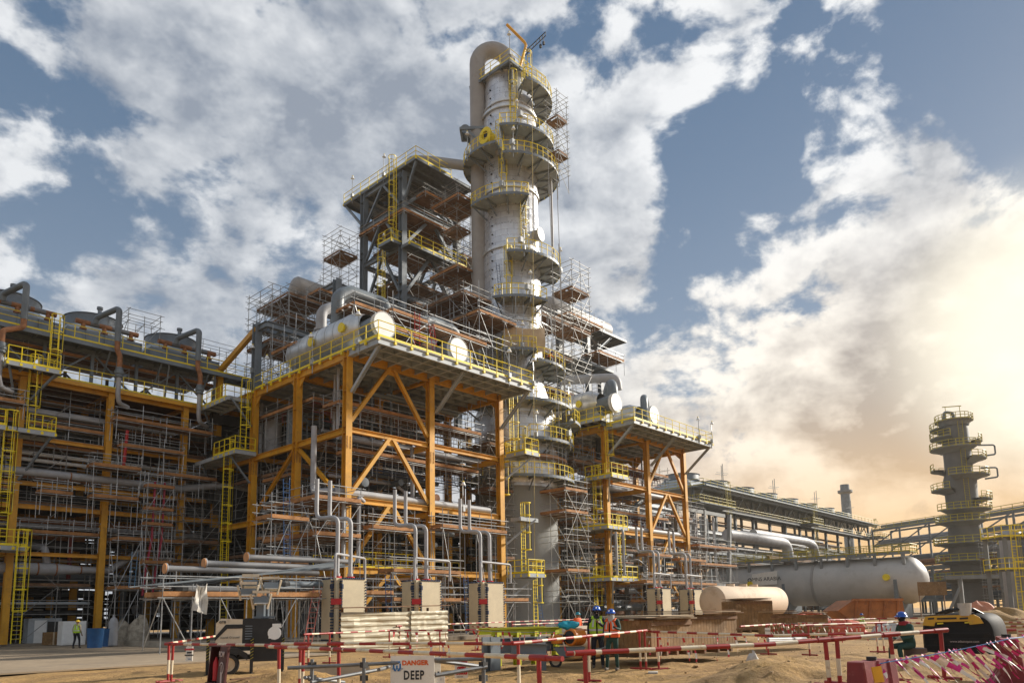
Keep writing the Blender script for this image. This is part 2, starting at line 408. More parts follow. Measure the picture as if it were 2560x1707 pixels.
# ---------------------------------------------------------------- ground: one sheet to the horizon
def smooth(a, b, x):
    t = max(0, min(1, (x - a) / (b - a))); return t * t * (3 - 2 * t)
def gz(x, y):
    """height of the sand"""
    d = hypot(x, y); z = 0.0
    if d < 90:
        q = V((x * .12, y * .12, 3)); z += .10 * NZ.noise(q) * smooth(4, 14, d)
        # spoil bank along the trench on the right, a scrape in front of it
        fx = x * sin(YAW) + y * cos(YAW); lx = x * cos(YAW) - y * sin(YAW)
        bank = exp(-((fx - 15.2) / 2.6) ** 2) * smooth(2.4, 5.5, lx) * (1 - smooth(9.5, 13, lx))
        z += .58 * bank * (1 + .5 * NZ.noise(V((x * .5, y * .5, 1))) + .25 * NZ.noise(V((x * 1.7, y * 1.7, 5))) + .10 * NZ.noise(V((x * 4.5, y * 4.5, 8))))
        z += .40 * exp(-((fx - 11.2) / 1.5) ** 2) * smooth(3.0, 5.0, lx) * (1 - smooth(7.0, 9.0, lx))
        z -= .75 * exp(-((fx - 11.6) / 1.7) ** 2) * smooth(-2.2, -.8, lx) * (1 - smooth(.9, 1.8, lx))
        z += .30 * exp(-((fx - 19.5) / 1.1) ** 2 - ((lx + 5.5) / 1.3) ** 2)
        z += .10 * NZ.noise(V((x * .55, y * .55, 7))) * smooth(6, 10, d) * (1 - smooth(26, 34, d)) + (.05 * NZ.noise(V((x * 1.9, y * 1.9, 2))) + .028 * NZ.noise(V((x * 5, y * 5, 6)))) * (1 - smooth(20, 30, d))
    if 6 < d < 45:   # wheel ruts across the front
        for (ox, oy, ax_, ay_) in ((2.0, 24.0, .72, -.69), (6.0, 17.0, .93, -.37)):
            q = (x - ox) * ay_ - (y - oy) * ax_ + .35 * sin(((x - ox) * ax_ + (y - oy) * ay_) * .18)
            for c_ in (-.85, .85):
                e = (q - c_) / .16
                if abs(e) < 4: z += (-.055 * exp(-e * e) + .03 * exp(-(abs(e) - 1.7) ** 2 * 2)) * (1 + .5 * NZ.noise(V((x * 1.3, y * 1.3, 4))))
    return z
SAND = bpy.data.materials.new('trodden sand'); SAND.use_nodes = True
t = NT(SAND.node_tree); b = t.n['Principled BSDF']; b.inputs['Roughness'].default_value = .95
g = t.node('ShaderNodeNewGeometry').outputs['Position']
n1 = t.noise(g, .09, 5, .6); n2 = t.noise(g, .7, 8, .65); n3 = t.noise(g, 7, 6, .65)
c = t.mix(t.sm(n1, .35, .65), (.46, .27, .088, 1), (.40, .25, .10, 1))
c = t.mix(t.sm(n2, .40, .66, 0, .7), c, (.24, .135, .05, 1))
c = t.mix(t.sm(n3, .42, .70, 0, .55), c, (.21, .12, .048, 1))
c = t.mix(t.sm(t.noise(g, 22, 4, .6), .60, .72, 0, .5), c, (.56, .38, .18, 1))
c = t.mix(t.sm(t.noise(g, .28, 4, .6), .56, .70, 0, .75), c, (.20, .115, .045, 1))   # damp turned sand
t.l.new(c, b.inputs['Base Color'])
bp = t.node('ShaderNodeBump', ins={'Height': t.math('ADD', t.noise(g, 3.0, 8, .7), t.math('MULTIPLY', n3, .5))}); bp.inputs['Strength'].default_value = .9; bp.inputs['Distance'].default_value = .10
t.l.new(bp.outputs[0], b.inputs['Normal'])
def axis_steps():
    a = [-3000, -900, -300, -120, -60, -30, -15]
    x = -8.0
    while x < 34: a.append(x); x += .16
    while x < 70: a.append(x); x += .8
    return a + [75, 85, 100, 130, 180, 300, 600, 1200, 3500]
ax_ = axis_steps(); n = len(ax_)
vv = [(x, y, gz(x, y)) for y in ax_ for x in ax_]
ff = [(j * n + i, j * n + i + 1, (j + 1) * n + i + 1, (j + 1) * n + i) for j in range(n - 1) for i in range(n - 1)]
gr = part('ground', mesh_of('ground', vv, ff, [SAND], smooth=True), MX.Identity(4), None)
tag(gr, 'trodden tan sand of the building site, heaped and scraped in front', kind='structure')
ROADM = mat('dusty road', (.33, .25, .165), .9, 0, .12, .25, (.20, .16, .12), .6, .3, .3)
SLABM = mat('plant slab concrete', (.27, .22, .165), .85, 0, .16, .5, (.16, .13, .10), .6, .3, .2)
b = MB(); b.box((3, 66, .03), (33, 74, .05)); o = b.build('road', ROADM, None); tag(o, 'dusty paved road running along the left pipe rack', kind='structure')
b = MB(); b.box((130, 69.5, .11), (221, 62.8, .26)); o = b.build('slab', SLABM, None); tag(o, 'raised concrete slab under the process plant', kind='structure')
b = MB(); b.box((-10, 90.5, .09), (59.0, 56, .20)); o = b.build('slab', SLABM, None); tag(o, 'raised concrete slab under the left pipe rack', kind='structure')
b = MB()
for k in range(10): b.box((19.4, 39.05 + k * 1.9, .19), (.26, 1.86, .38))
o = b.build('kerb', CONC, None); tag(o, 'concrete kerb blocks edging the plant slab', kind='structure')
# ---------------------------------------------------------------- the two orange steel modules and their decks
DZ, YF, YC = 20.40, 38.95, 42.65
def icol(b, x, y, z0, z1, s, plates=(), t=.04):
    h = s / 2
    for yy in (y - h + t / 2, y + h - t / 2): b.box((x, yy, (z0 + z1) / 2), (s, t, z1 - z0))
    b.box((x, y, (z0 + z1) / 2), (.03, s - 2 * t, z1 - z0))
    for zz in plates: b.box((x, y, zz), (s - .02, s - 2 * t, .03))
def decking(root, X0, X1, Y0, Y1, z, orange_rows):
    b = MB(); b.box(((X0 + X1) / 2, (Y0 + Y1) / 2, z - .03), (X1 - X0, Y1 - Y0, .06)); b.build('deck_plate', UNDER, root)
    for (p, q, up) in (((X0, Y0, 0), (X1, Y0, 0), 0), ((X0 + .08, Y0, 0), (X0 + .08, YC, 0), 0), ((X1 - .08, Y0, 0), (X1 - .08, YC, 0), 0)):
        beam('edge_beam', LSTEEL, (p[0], p[1], z - .31), (q[0], q[1], z - .31), .22, .48, root)
    y = Y0 + 1.25
    while y < Y1 - .5:
        if all(abs(y - r) > .5 for r in orange_rows): beam('joist', LSTEEL, (X0 + .25, y, z - .24), (X1 - .25, y, z - .24), .16, .34, root)
        y += 1.25
    x = X0 + 1.1
    while x < X1 - .5:
        beam('cross_joist', LSTEEL, (x, Y0 + .15, z - .26), (x, min(Y1, YC + 7), z - .26), .12, .30, root); x += 1.28
def module(X0, which, braces_bay):
    root = thing('process_module', f'orange steel frame with chevron braces and railed deck, {which}', 'process module', (X0 + 7.6, 49, .2), 'orange steel frames')
    cx = [X0, X0 + 7.62, X0 + 15.4]; rows = [YC, 49.2, 55.8, 62.4]
    for j, y in enumerate(rows):
        for i, x in enumerate(cx):
            zt = DZ - .1 if y < 60 or i else 23.9; b = MB(); full = j == 0 or i == 0
            icol(b, x, y, .3, zt, .5, (DZ - .55, 14.85, 14.4, 9.95, 9.45, 17.4, 5.05, 4.6) if full else ())
            if full:   # splice plates with bolt rows
                for zz in (14.3, 9.3):
                    for r in range(9):
                        for dx, dy in ((-.13, -.26), (.13, -.26), (-.26, -.2), (-.26, .2)): b.box((x + dx, y + dy, zz - 1.0 + r * .1), (.05, .05, .05), 1)
            b.build('column', [ORANGE, RUST], root)
    for j, y in enumerate(rows):
        for i in range(2):
            for zz, d in ((DZ - .35, .55), (14.66, .36), (9.72, .42), (4.85, .45)):
                beam('beam', ORANGE, (cx[i] + .26, y, zz), (cx[i + 1] - .26, y, zz), .3, d, root)
        if j < 3:
            for i, x in enumerate(cx):
                for zz, d in ((DZ - .35, .55), (14.6, .45), (9.3, .45), (4.85, .4)):
                    beam('beam', ORANGE, (x, rows[j] + .26, zz), (x, rows[j + 1] - .26, zz), .3, d, root)
                b = MB()
                for zz in (DZ - .62,):
                    for s, yy in ((1, rows[j] + .26), (-1, rows[j + 1] - .26)):
                        b.add([(x - .04, yy, zz), (x - .04, yy + s * .75, zz), (x - .04, yy, zz - .75), (x + .04, yy, zz), (x + .04, yy + s * .75, zz), (x + .04, yy, zz - .75)],
                              [(0, 1, 2), (3, 5, 4), (0, 3, 4, 1), (1, 4, 5, 2), (2, 5, 3, 0)])
                b.build('gusset', ORANGE, root)
    xm = (cx[braces_bay] + cx[braces_bay + 1]) / 2; xa, xb = cx[braces_bay] + .28, cx[braces_bay + 1] - .28
    for lo, hi in ((15.3, DZ - .5), (10.1, 14.55), (5.2, 9.55), (1.2, 4.65)):
        beam('brace', ORANGE, (xa, YC, lo), (xm - .18, YC, hi), .26, .28, root, up=(0, 1, 0)); beam('brace', ORANGE, (xb, YC, lo), (xm + .18, YC, hi), .26, .28, root, up=(0, 1, 0))
        b = MB(); b.box((xm, YC, hi - .18), (1.1, .05, .62)); b.build('gusset', ORANGE, root)
    beam('brace', ORANGE, (X0, 55.4, 9.8), (X0, 49.5, 14.3), .24, .26, root); beam('brace', ORANGE, (X0, 48.9, 14.3), (X0, 43.2, 9.8), .24, .26, root)
    # deck
    decking(root, X0 - .16, X0 + 15.52, YF, 62.4, DZ, rows)
    for x in (X0 + .15, X0 + 8.0, X0 + 15.3):   # raking struts under the overhang
        beam('strut', LSTEEL, (x, YF + .3, DZ - .55), (min(x, X0 + 15.4), YC - .3, 17.3), .22, .24, root, up=(1, 0, 0))
    bar('tie', LSTEEL, (X0 + .15, YF + .1, DZ - .5), (X0 + .15, YC, DZ - .5), .12, .12, root)
    handrail(root, [(X0 - .2, 55.7, DZ), (X0 - .2, YF - .06, DZ), (X0 + 15.56, YF - .06, DZ), (X0 + 15.56, YC - .5, DZ)], step=1.45)
    return root
M1 = module(29.3, 'left of the tall column', 0)
M2 = module(60.0, 'right of the tall column', 1)
b = MB(); b.bar((29.3, 62.1, 23.75), (29.3, 56.0, 25.75), .35, .45); b.build('sloping_beam', ORANGE, M1)
# ---------------------------------------------------------------- the tall column
TX, TY = 52.3, 47.8
_tc = V((-TX, -TY, 0)).normalized(); _tr = V((cos(YAW), -sin(YAW), 0))
A0 = atan2(_tc.y, _tc.x)
def tang(phi): # phi: degrees to the right of the side that faces the photographer
    d = _tc * cos(RAD(phi)) + _tr * sin(RAD(phi)); return atan2(d.y, d.x)
def tp(phi, R, z):
    a = tang(phi); return V((TX + R * cos(a), TY + R * sin(a), z))
CLAD = bpy.data.materials.new('aluminium cladding'); CLAD.use_nodes = True
t = NT(CLAD.node_tree); b = t.n['Principled BSDF']
g = t.node('ShaderNodeNewGeometry').outputs['Position']
q = t.node('ShaderNodeSeparateXYZ', ins={0: t.vm('SUBTRACT', g, (TX, TY, 0))})
an = t.math('MULTIPLY', t.math('ARCTAN2', q.outputs[1], q.outputs[0]), 2.6)
uv = t.node('ShaderNodeCombineXYZ', ins={0: an, 1: q.outputs[2], 2: 0.0}).outputs[0]
br = t.node('ShaderNodeTexBrick', ins={'Vector': uv}); br.offset = .5
for k_, v_ in (('Scale', 1.0), ('Mortar Size', .011), ('Mortar Smooth', .2), ('Brick Width', 1.2), ('Row Height', .62), ('Bias', 0.0)): br.inputs[k_].default_value = v_
br.inputs['Color1'].default_value = (.60, .61, .64, 1); br.inputs['Color2'].default_value = (.80, .80, .815, 1); br.inputs['Mortar'].default_value = (.30, .295, .285, 1)
n1 = t.noise(t.vm('MULTIPLY', g, (1, 1, .25)), 1.3, 5, .6)
c = t.mix(t.sm(n1, .45, .72, 0, .35), br.outputs['Color'], (.36, .355, .36, 1))
t.l.new(c, b.inputs['Base Color']); b.inputs['Metallic'].default_value = .58
t.l.new(t.sm(t.noise(uv, 2.2, 6, .6), .3, .7, .24, .48), b.inputs['Roughness'])
wv = t.noise(t.vm('MULTIPLY', uv, (.25, 3.5, 1)), 1.0, 4, .55)
bp = t.node('ShaderNodeBump', ins={'Height': t.math('ADD', t.math('MULTIPLY', wv, .5), t.math('MULTIPLY', br.outputs['Fac'], -.35))}); bp.inputs['Strength'].default_value = .55; bp.inputs['Distance'].default_value = .05
t.l.new(bp.outputs[0], b.inputs['Normal'])
SKIRT = mat('grey skirt concrete', (.27, .275, .265), .8, 0, .07, .5, (.20, .20, .19), .3, .12)
CLAD2 = mat('plain aluminium cladding', (.66, .65, .63), .36, .72, .1, 1.6, (.42, .40, .37), .35, stretch=(1, 1, .4))
tw = thing('distillation_column', 'tall silver clad distillation column with many railed ring platforms', 'column', (TX, TY, .2))
b = MB(); b.lathe([(3.95, .2), (3.95, 13.4)], (TX, TY, 0), n=56); b.build('skirt', SKIRT, tw, True)
b = MB(); b.lathe([(3.95, 13.4), (3.98, 13.5), (3.95, 20.4), (2.86, 24.3), (2.86, 37.2), (2.80, 37.4), (2.72, 52.4), (2.52, 52.9), (2.48, 56.6), (2.1, 57.5), (1.2, 58.2), (0, 58.5)], (TX, TY, 0), n=56)
shell = b.build('shell', CLAD, tw, True)
for zz, R in ((13.5, 4.05), (20.5, 4.04), (24.3, 3.0), (29.8, 2.96), (37.3, 3.02), (43.6, 2.92), (52.3, 2.9), (53.1, 2.66), (56.5, 2.6), (33.0, 2.9)):
    b = MB(); b.lathe([(R - .12, zz - .16), (R, zz - .13), (R, zz + .13), (R - .12, zz + .16)], (TX, TY, 0), n=56); b.build('stiffening_ring', CLAD2, tw, True)
b = MB()   # lugs of the insulation bands, in a row up the shell
for zz in [25 + .92 * k for k in range(33)]:
    R = 2.88 if zz < 37 else 2.8; p = tp(-42, R, zz); b.box(p, (.14, .14, .1))
b.build('band_lugs', BLACK, tw)
def ringdeck(z, f0, f1, R1, R0=None, brk=1.3, rail=True, ends=True, under=None):
    R0 = R0 or (2.7 if z > 24 else 3.9); a0, a1 = tang(f0), tang(f1)
    if a1 < a0: a1 += 2 * pi
    n = max(4, int((a1 - a0) * R1 / .45)); b = MB(); c = (TX, TY, 0)
    b.lathe([(R0, z - .05), (R1, z - .05), (R1, z), (R0, z)], c, n=n, a0=a0, a1=a1)
    o = b.build('platform', under or UNDER, tw)
    b = MB(); b.lathe([(R1, z - .24), (R1 + .03, z - .24), (R1 + .03, z + .02), (R1, z + .02), (R1, z - .24)], c, n=n, a0=a0, a1=a1)
    k = max(2, round((a1 - a0) / .42))
    for j in range(k + 1):
        a = a0 + (a1 - a0) * j / k; d = V((cos(a), sin(a), 0)); C = V((TX, TY, 0)); rt_ = 2.7 if z > 24 else 3.93
        b.bar(C + d * (rt_ - .1) + V((0, 0, z - .16)), C + d * R1 + V((0, 0, z - .16)), .1, .2)
        b.bar(C + d * (rt_ - .15) + V((0, 0, z - brk)), C + d * (R1 - .25) + V((0, 0, z - .2)), .09, .12)
    b.build('bracket', GSTEEL, o)
    if rail:
        m = max(3, int((a1 - a0) * R1 / .7)); pts = [(TX + (R1 - .03) * cos(a0 + (a1 - a0) * j / m), TY + (R1 - .03) * sin(a0 + (a1 - a0) * j / m), z) for j in range(m + 1)]
        if ends:
            ri = R1 - .9; pts = [(TX + ri * cos(a0), TY + ri * sin(a0), z)] + pts + [(TX + ri * cos(a1), TY + ri * sin(a1), z)]
        handrail(o, pts, step=1.35, toe=False, br=False)
    return o
for args in ((54.3, 22, 165, 4.5), (49.1, -12, 130, 4.55), (47.2, -150, -16, 4.8), (45.9, -8, 140, 4.95), (41.8, -58, 22, 4.65), (35.8, -5, 118, 4.95), (31.5, -22, 46, 4.6),
             (26.2, -12, 26, 4.9), (25.2, 26, 118, 5.1), (21.2, -60, 72, 5.7, 3.75), (19.6, 62, 112, 6.4, 4.0), (17.6, 14, 92, 5.7, 3.95), (17.3, -110, -62, 5.6, 3.95), (14.15, -75, 110, 5.65, 3.95)):
    ringdeck(*args)
# square top platform
def rot2(x, y, a): return V((TX + x * cos(a) - y * sin(a), TY + x * sin(a) + y * cos(a), 0))
TA = 0.0
b = MB()
Z57 = 56.6
for (x0, y0, x1, y1) in ((-2.7, -2.7, 3.4, -1.2), (1.2, -1.2, 2.9, 2.7), (-2.7, 1.2, 1.2, 2.7), (-2.7, -1.2, -1.2, 1.2)):
    b.box((TX + (x0 + x1) / 2, TY + (y0 + y1) / 2, Z57), (x1 - x0, y1 - y0, .08))
tpf = b.build('platform', GRATE, tw)
b = MB(); z = Z57 - .2
for p, q in (((-2.7, -2.7), (2.9, -2.7)), ((2.9, -2.7), (3.4, 3)), ((3.4, 3), (-2.7, 3)), ((-2.7, 3), (-2.7, -2.7)), ((-1.2, -2.7), (-1.2, 2.7)), ((1.2, -2.7), (1.2, 2.7)), ((-2.7, -1.2), (2.9, -1.2)), ((-2.7, 1.2), (2.9, 1.2))):
    b.bar((TX + p[0], TY + p[1], z), (TX + q[0], TY + q[1], z), .18, .3)
for x, y in ((-2, -2), (2, -2), (2, 2), (-2, 2)): b.bar((TX + x * .95, TY + y * .95, z), (TX + x * .9, TY + y * .9, z - 2.2), .22, .22); b.bar((TX + x * 1.45, TY + y * 1.45, z), (TX + x * .9, TY + y * .9, z - 2.0), .1, .1)
b.build('bracket', GSTEEL, tpf)
handrail(tpf, [(TX - 2.7, TY - 2.7, Z57), (TX + 2.9, TY - 2.7, Z57), (TX + 2.9, TY + 2.7, Z57), (TX - 2.7, TY + 2.7, Z57)], step=1.3, closed=True)
b = MB(); p = V((TX + .6, TY - 1.2, 0)); b.path([p + V((0, 0, 54.9)), p + V((0, 0, 58.6)), at(1209, 102, D=79.6), at(1164, 57, D=79.6)], .15, 8, .8); b.build('davit_arm', ORANGE, tw, True)
b = MB(); p, q = at(1205, 120, D=79.5), at(1253, 74, D=79.5); b.cyl(p, q, .05, 6); b.cyl(p + V((0, 0, -.45)), q + V((0, 0, -.45)), .05, 6)
for k in range(8): b.cyl(p.lerp(q, k / 7), p.lerp(q, k / 7) + V((0, 0, -.45)), .035, 5)
for s in (.75, .9): b.cyl(p.lerp(q, s), p.lerp(q, s) + V((0, 0, -1.0)), .03, 5); b.box(p.lerp(q, s) + V((0, 0, -1.1)), (.2, .2, .35))
b.build('hoist_beam', BLACK, tw)
# overhead vapour line curving off the top and down behind the column
b = MB(); e = tp(-88, 3.25, 0)
pts = [(TX, TY, 56.8)]
for k in range(13):
    a = pi * k / 12; m_ = V((TX, TY, 0)).lerp(e, (1 - cos(a)) / 2); pts.append((m_.x, m_.y, 58.9 + 1.75 * sin(a)))
pts += [(e.x, e.y, 52), (e.x, e.y, 30), (e.x, e.y, 22)]
b.path(pts, .82, 18, .5); b.build('overhead_pipe', DRUM, tw, True)
e2 = tp(-92, 3.3, 51.2); b = MB(); f_ = V((cos(tang(-92)), sin(tang(-92)), 0)); s_ = V((-f_.y, f_.x, 0))
for s in (-1, 1):
    b.bar(tp(-92, 2.4, 51.2) + s_ * s * .95, tp(-92, 5.0, 51.2) + s_ * s * .95, .2, .3); b.bar(tp(-92, 2.4, 49.2) + s_ * s * .95, tp(-92, 4.4, 51.0) + s_ * s * .95, .15, .18)
b.bar(tp(-92, 5.0, 51.2) - s_, tp(-92, 5.0, 51.2) + s_, .2, .3); b.cyl(tp(-92, 4.6, 51.7) - s_ * 1.1, tp(-92, 4.6, 51.7) + s_ * .2, .5, 14)
b.build('pipe_bracket', GSTEEL, tw)
# manways
b = MB(); a = tang(-45); d = V((cos(a), sin(a), 0)); p = tp(-45, 2.6, 49.2)
b.cyl(p, p + d * .75, .62, 18); o = b.build('manway', YELLOW, tw, True)
b = MB(); b.lathe([(.45, .76), (.85, .76), (.85, .95), (.45, .95), (.45, .76)], p, d, 20); b.build('cover_flange', YELLOW, o, True)
b = MB(); b.cyl(p + d * .7, p + d * .78, .45, 14); b.build('opening_shade', BLACK, o)  # black disc painted in for the dark inside of the manway
for phi, zz, R in ((58, 38.9, .55), (50, 16.2, .5), (-30, 17.9, .35), (-18, 46.9, .3)):
    b = MB(); a = tang(phi); d = V((cos(a), sin(a), 0)); Rr = 2.7 if zz > 24 else 3.85; p = tp(phi, Rr, zz); b.cyl(p, p + d * .7, R, 16); b.cyl(p + d * .62, p + d * .78, R * 1.25, 16); b.build('manway', DRUM, tw, True)
# caged ladders between the platforms
for phi, z0, z1, R in ((8, 49.3, 54.6, 2.9), (-17, 45.9, 49.1, 2.95), (-12, 42.2, 46.0, 3.0), (24, 35.9, 41.8, 2.95), (-6, 31.6, 35.8, 3.0), (42, 26.6, 31.5, 3.05), (-22, 21.4, 26.3, 3.5), (60, 17.7, 21.1, 4.3), (8, 14.2, 17.6, 4.15), (-34, .4, 5.6, 4.2), (38, 54.4, 57.2, 2.9)):
    p = tp(phi, R, 0); ladder(tw, p.x, p.y, z0, z1, tang(phi), cage=z0 + 2.2)
b = MB()   # white information plates, junction boxes
for phi, zz, R in ((14, 50.0, 4.6), (3, 46.7, 5.0), (-10, 42.6, 4.7), (10, 36.7, 5.0), (18, 32.2, 4.65), (60, 18.4, 5.8)): b.box(tp(phi, R, zz), (.4, .4, .5))
b.build('junction_box', LSTEEL, tw)
# ---------------------------------------------------------------- grey steel tower left of the column
gs = thing('steel_tower', 'tall open grey steel structure beside the silver column', 'steel tower', (48.5, 59, 20))
GX, GY = [44.7, 52.2], [55.8, 62.4]; GT = 47.55
for x in GX:
    for y in GY:
        b = MB(); icol(b, x, y, 20.4, GT - .2 if y > 60 or x > 50 else 46.9, .62, (46.2, 43.6, 42.9, 40.4, 39.7, 34.8, 34.0)); b.build('column', GSTEEL, gs)
for zz in (46.9, 43.2, 38.9, 33.6, 27.0):
    for y in GY: beam('beam', GSTEEL, (GX[0] + .3, y, zz), (GX[1] - .3, y, zz), .3, .5, gs)
    for x in GX: beam('beam', GSTEEL, (x, GY[0] + .3, zz), (x, GY[1] - .3, zz), .3, .5, gs)
for lo, hi in ((27.3, 33.4), (39.2, 43.0), (33.9, 38.7), (43.4, 46.7)):
    for y in GY:
        xm = sum(GX) / 2; beam('brace', GSTEEL, (GX[0] + .3, y, lo), (xm - .15, y, hi), .3, .32, gs, up=(0, 1, 0)); beam('brace', GSTEEL, (GX[1] - .3, y, lo), (xm + .15, y, hi), .3, .32, gs, up=(0, 1, 0))
    for x in GX:
        ym = sum(GY) / 2; beam('brace', GSTEEL, (x, GY[0] + .3, lo), (x, ym - .15, hi), .24, .26, gs, up=(1, 0, 0)); beam('brace', GSTEEL, (x, GY[1] - .3, lo), (x, ym + .15, hi), .24, .26, gs, up=(1, 0, 0))
def plat(parent, X0, X1, Y0, Y1, z, railpts, m=GSTEEL, step=1.5, joist=1.5):
    b = MB(); b.box(((X0 + X1) / 2, (Y0 + Y1) / 2, z - .03), (X1 - X0, Y1 - Y0, .06))
    o = b.build('platform', GRATE, parent); b = MB()
    for p, q in (((X0, Y0), (X1, Y0)), ((X1, Y0), (X1, Y1)), ((X1, Y1), (X0, Y1)), ((X0, Y1), (X0, Y0))): b.bar((p[0], p[1], z - .2), (q[0], q[1], z - .2), .14, .3)
    if X1 - X0 >= Y1 - Y0:
        k = int((X1 - X0) / joist)
        for j in range(1, k): b.bar((X0 + (X1 - X0) * j / k, Y0, z - .18), (X0 + (X1 - X0) * j / k, Y1, z - .18), .1, .22)
    else:
        k = int((Y1 - Y0) / joist)
        for j in range(1, k): b.bar((X0, Y0 + (Y1 - Y0) * j / k, z - .18), (X1, Y0 + (Y1 - Y0) * j / k, z - .18), .1, .22)
    b.build('platform_frame', m, o)
    for rp in railpts:
        if len(rp) > 1: handrail(o, [(p[0], p[1], z) for p in rp], step=step)
    return o
plat(gs, 44.5, 52.4, 53.5, 66, GT, [[(44.5, 66), (44.5, 53.5), (49.3, 53.5)]])
plat(gs, 44.4, 52.3, 54.4, 55.6, 38.7, [[(44.4, 54.4), (52.3, 54.4)]])
plat(gs, 43.3, 45.0, 55.9, 57.9, 39.2, [[(45.0, 55.9), (43.3, 55.9), (43.3, 57.9)]], step=1.0)
plat(gs, 44.7, 52.3, 55.8, 62.4, 33.6, [])
for y in (53.7, 65.8): beam('strut', GSTEEL, (44.7, y, GT - .4), (44.7, 55.6 if y < 60 else 62.6, GT - 4.0), .22, .24, gs, up=(1, 0, 0))
ladder(gs, 44.3, 56.6, 39.2, GT, pi, cage=41.4)
ladder(gs, 44.3, 58.4, 30.2, 39.0, pi, cage=32.3)
b = MB(); b.path([(46.0, 56.8, GT - .3), (46.3, 56.8, GT + 1.9), (48.4, 55.6, GT + 2.2), (50.6, 50.4, GT + .1)], .52, 14, 1.3)
pv = b.build('vapour_pipe', DRUM, gs, True)
# lower grey portal frame that carries the exchangers' pipes, with its small column on the left side
pf = thing('steel_portal', 'grey steel portal frame rising from the deck behind the silver exchanger', 'steel frame', (37, 55.8, DZ))
PZ = 32.4
for x, y, z0, z1 in ((36.9, 55.6, DZ, PZ), (36.9, 62.2, DZ, PZ), (29.3, 55.8, DZ, 26.0)): beam('column', GSTEEL, (x, y, z0), (x, y, z1 + .2), .6, .6, pf, up=(0, 1, 0))
beam('beam', GSTEEL, (36.9, 55.9, PZ - .2), (36.9, 62.0, PZ - .2), .3, .5, pf); beam('beam', GSTEEL, (37.2, 55.6, PZ - .4), (44.4, 55.6, PZ - .4), .3, .5, pf)
beam('beam', GSTEEL, (29.6, 55.8, 25.9), (36.6, 55.8, 25.9), .3, .5, pf); beam('beam', GSTEEL, (29.3, 56.0, 25.7), (29.3, 54.2, 25.7), .3, .5, pf); beam('beam', GSTEEL, (29.3, 54.2, 25.7), (36.9, 54.2, 25.7), .3, .5, pf)
beam('brace', GSTEEL, (29.5, 55.8, 24.0), (30.8, 54.3, 25.6), .2, .2, pf); beam('beam', GSTEEL, (37.2, 62.2, PZ - .4), (44.4, 62.2, PZ - .4), .3, .5, pf)
# ---------------------------------------------------------------- shell exchangers on the two decks
def ats(x, y, **k): return at(x / K, y / K, **k)
def exchanger(label, x, yd, z, r=.86, L=11.0, caps=(), R=1.32):
    t = thing('shell_exchanger', label, 'heat exchanger', (x, yd, DZ), 'shell exchangers on the decks')
    b = MB(); b.lathe([(0, 1.95), (r * .98, 1.95), (r, 0.25), (0, .25)], (x, yd, z), (0, 1, 0), 28); b.build('channel', DPIPE, t, True)
    b = MB(); b.lathe([(0, 0), (r + .05, 0), (r + .05, .12), (0, .12)], (x, yd, z), (0, 1, 0), 32); b.lathe([(r + .04, .16), (r + .1, .16), (r + .1, .34), (r + .04, .34)], (x, yd, z), (0, 1, 0), 32)
    for k in range(44):
        a = 2 * pi * k / 44; b.cyl((x + (r + .09) * cos(a), yd - .03, z + (r + .09) * sin(a)), (x + (r + .09) * cos(a), yd + .4, z + (r + .09) * sin(a)), .032, 5)
    b.build('end_cover', WHITE, t, True)
    zc = z + (R - r) * .85; b = MB(); b.lathe([(r + .02, 1.8), (r + .05, 1.95), (R, 2.9), (R, L), (R * .8, L + .55), (0, L + .8)], (x, yd, zc), (0, 1, 0), 32)
    b.build('shell', CLAD2, t, True)
    b = MB()
    for q in (3.4, 4.5, 5.6, 6.8, 8.0, 9.2, 10.4): b.lathe([(R, q - .03), (R + .015, q - .03), (R + .015, q + .03), (R, q + .03)], (x, yd, zc), (0, 1, 0), 32)
    b.build('cladding_band', LSTEEL, t)
    for (cx_, cy_, cz_) in caps:
        b = MB(); b.cyl((x - .6, cy_, cz_), (x - R - .14, cy_, cz_), .28, 14); b.cyl((x - R - .1, cy_, cz_), (x - R - .2, cy_, cz_), .36, 18); b.build('nozzle_cap', YELLOW, t, True)
    for yy in (yd + 1.4, yd + 5, yd + 9.5):
        b = MB(); b.box((x, yy, (DZ + z) / 2 - .3), (1.3, .25, z - DZ - .2)); b.build('saddle', GSTEEL, t)
    return t
exchanger('silver shell exchanger on the left deck, its white bolted cover at the deck corner', 30.85, 40.5, 22.1, caps=((0, 47.7, 22.4), (0, 43.7, 22.4)))
exchanger('silver shell exchanger on the left deck, second from the corner', 38.05, 40.5, 22.12, caps=((0, 46, 22.4),))
exchanger('pale shell exchanger on the right deck nearest the tall column', 60.0, 41.0, 22.4, caps=((0, 44.6, 22.7),), R=1.4)
exchanger('pale shell exchanger on the right deck with the dark channel, farther right', 67.0, 41.0, 22.5, caps=((0, 46, 22.8),), R=1.3)
def pipe_thing(name, label, cat, pts, r, m, bend=None, n=14, group=None, flanges=()):
    t = thing(name, label, cat, tuple(pts[0]), group); b = MB(); b.path(pts, r, n, bend); b.build('pipe_run', m, t, True)
    for p, d in flanges:
        b = MB(); b.cyl(V(p) - V(d) * .08, V(p) + V(d) * .08, r * 1.35, n); b.build('flange', m, t, True)
    return t
pipe_thing('arched_pipe', 'dark grey arched pipe rising behind the corner exchanger', 'pipe', [(30.6, 46, DZ), (30.6, 46, 25.9), (31.6, 46, 26.55), (34.0, 46, 26.6), (34.7, 45.6, 26.4), (34.75, 45.4, 25.2)], .5, DPIPE, 1.0, 16)
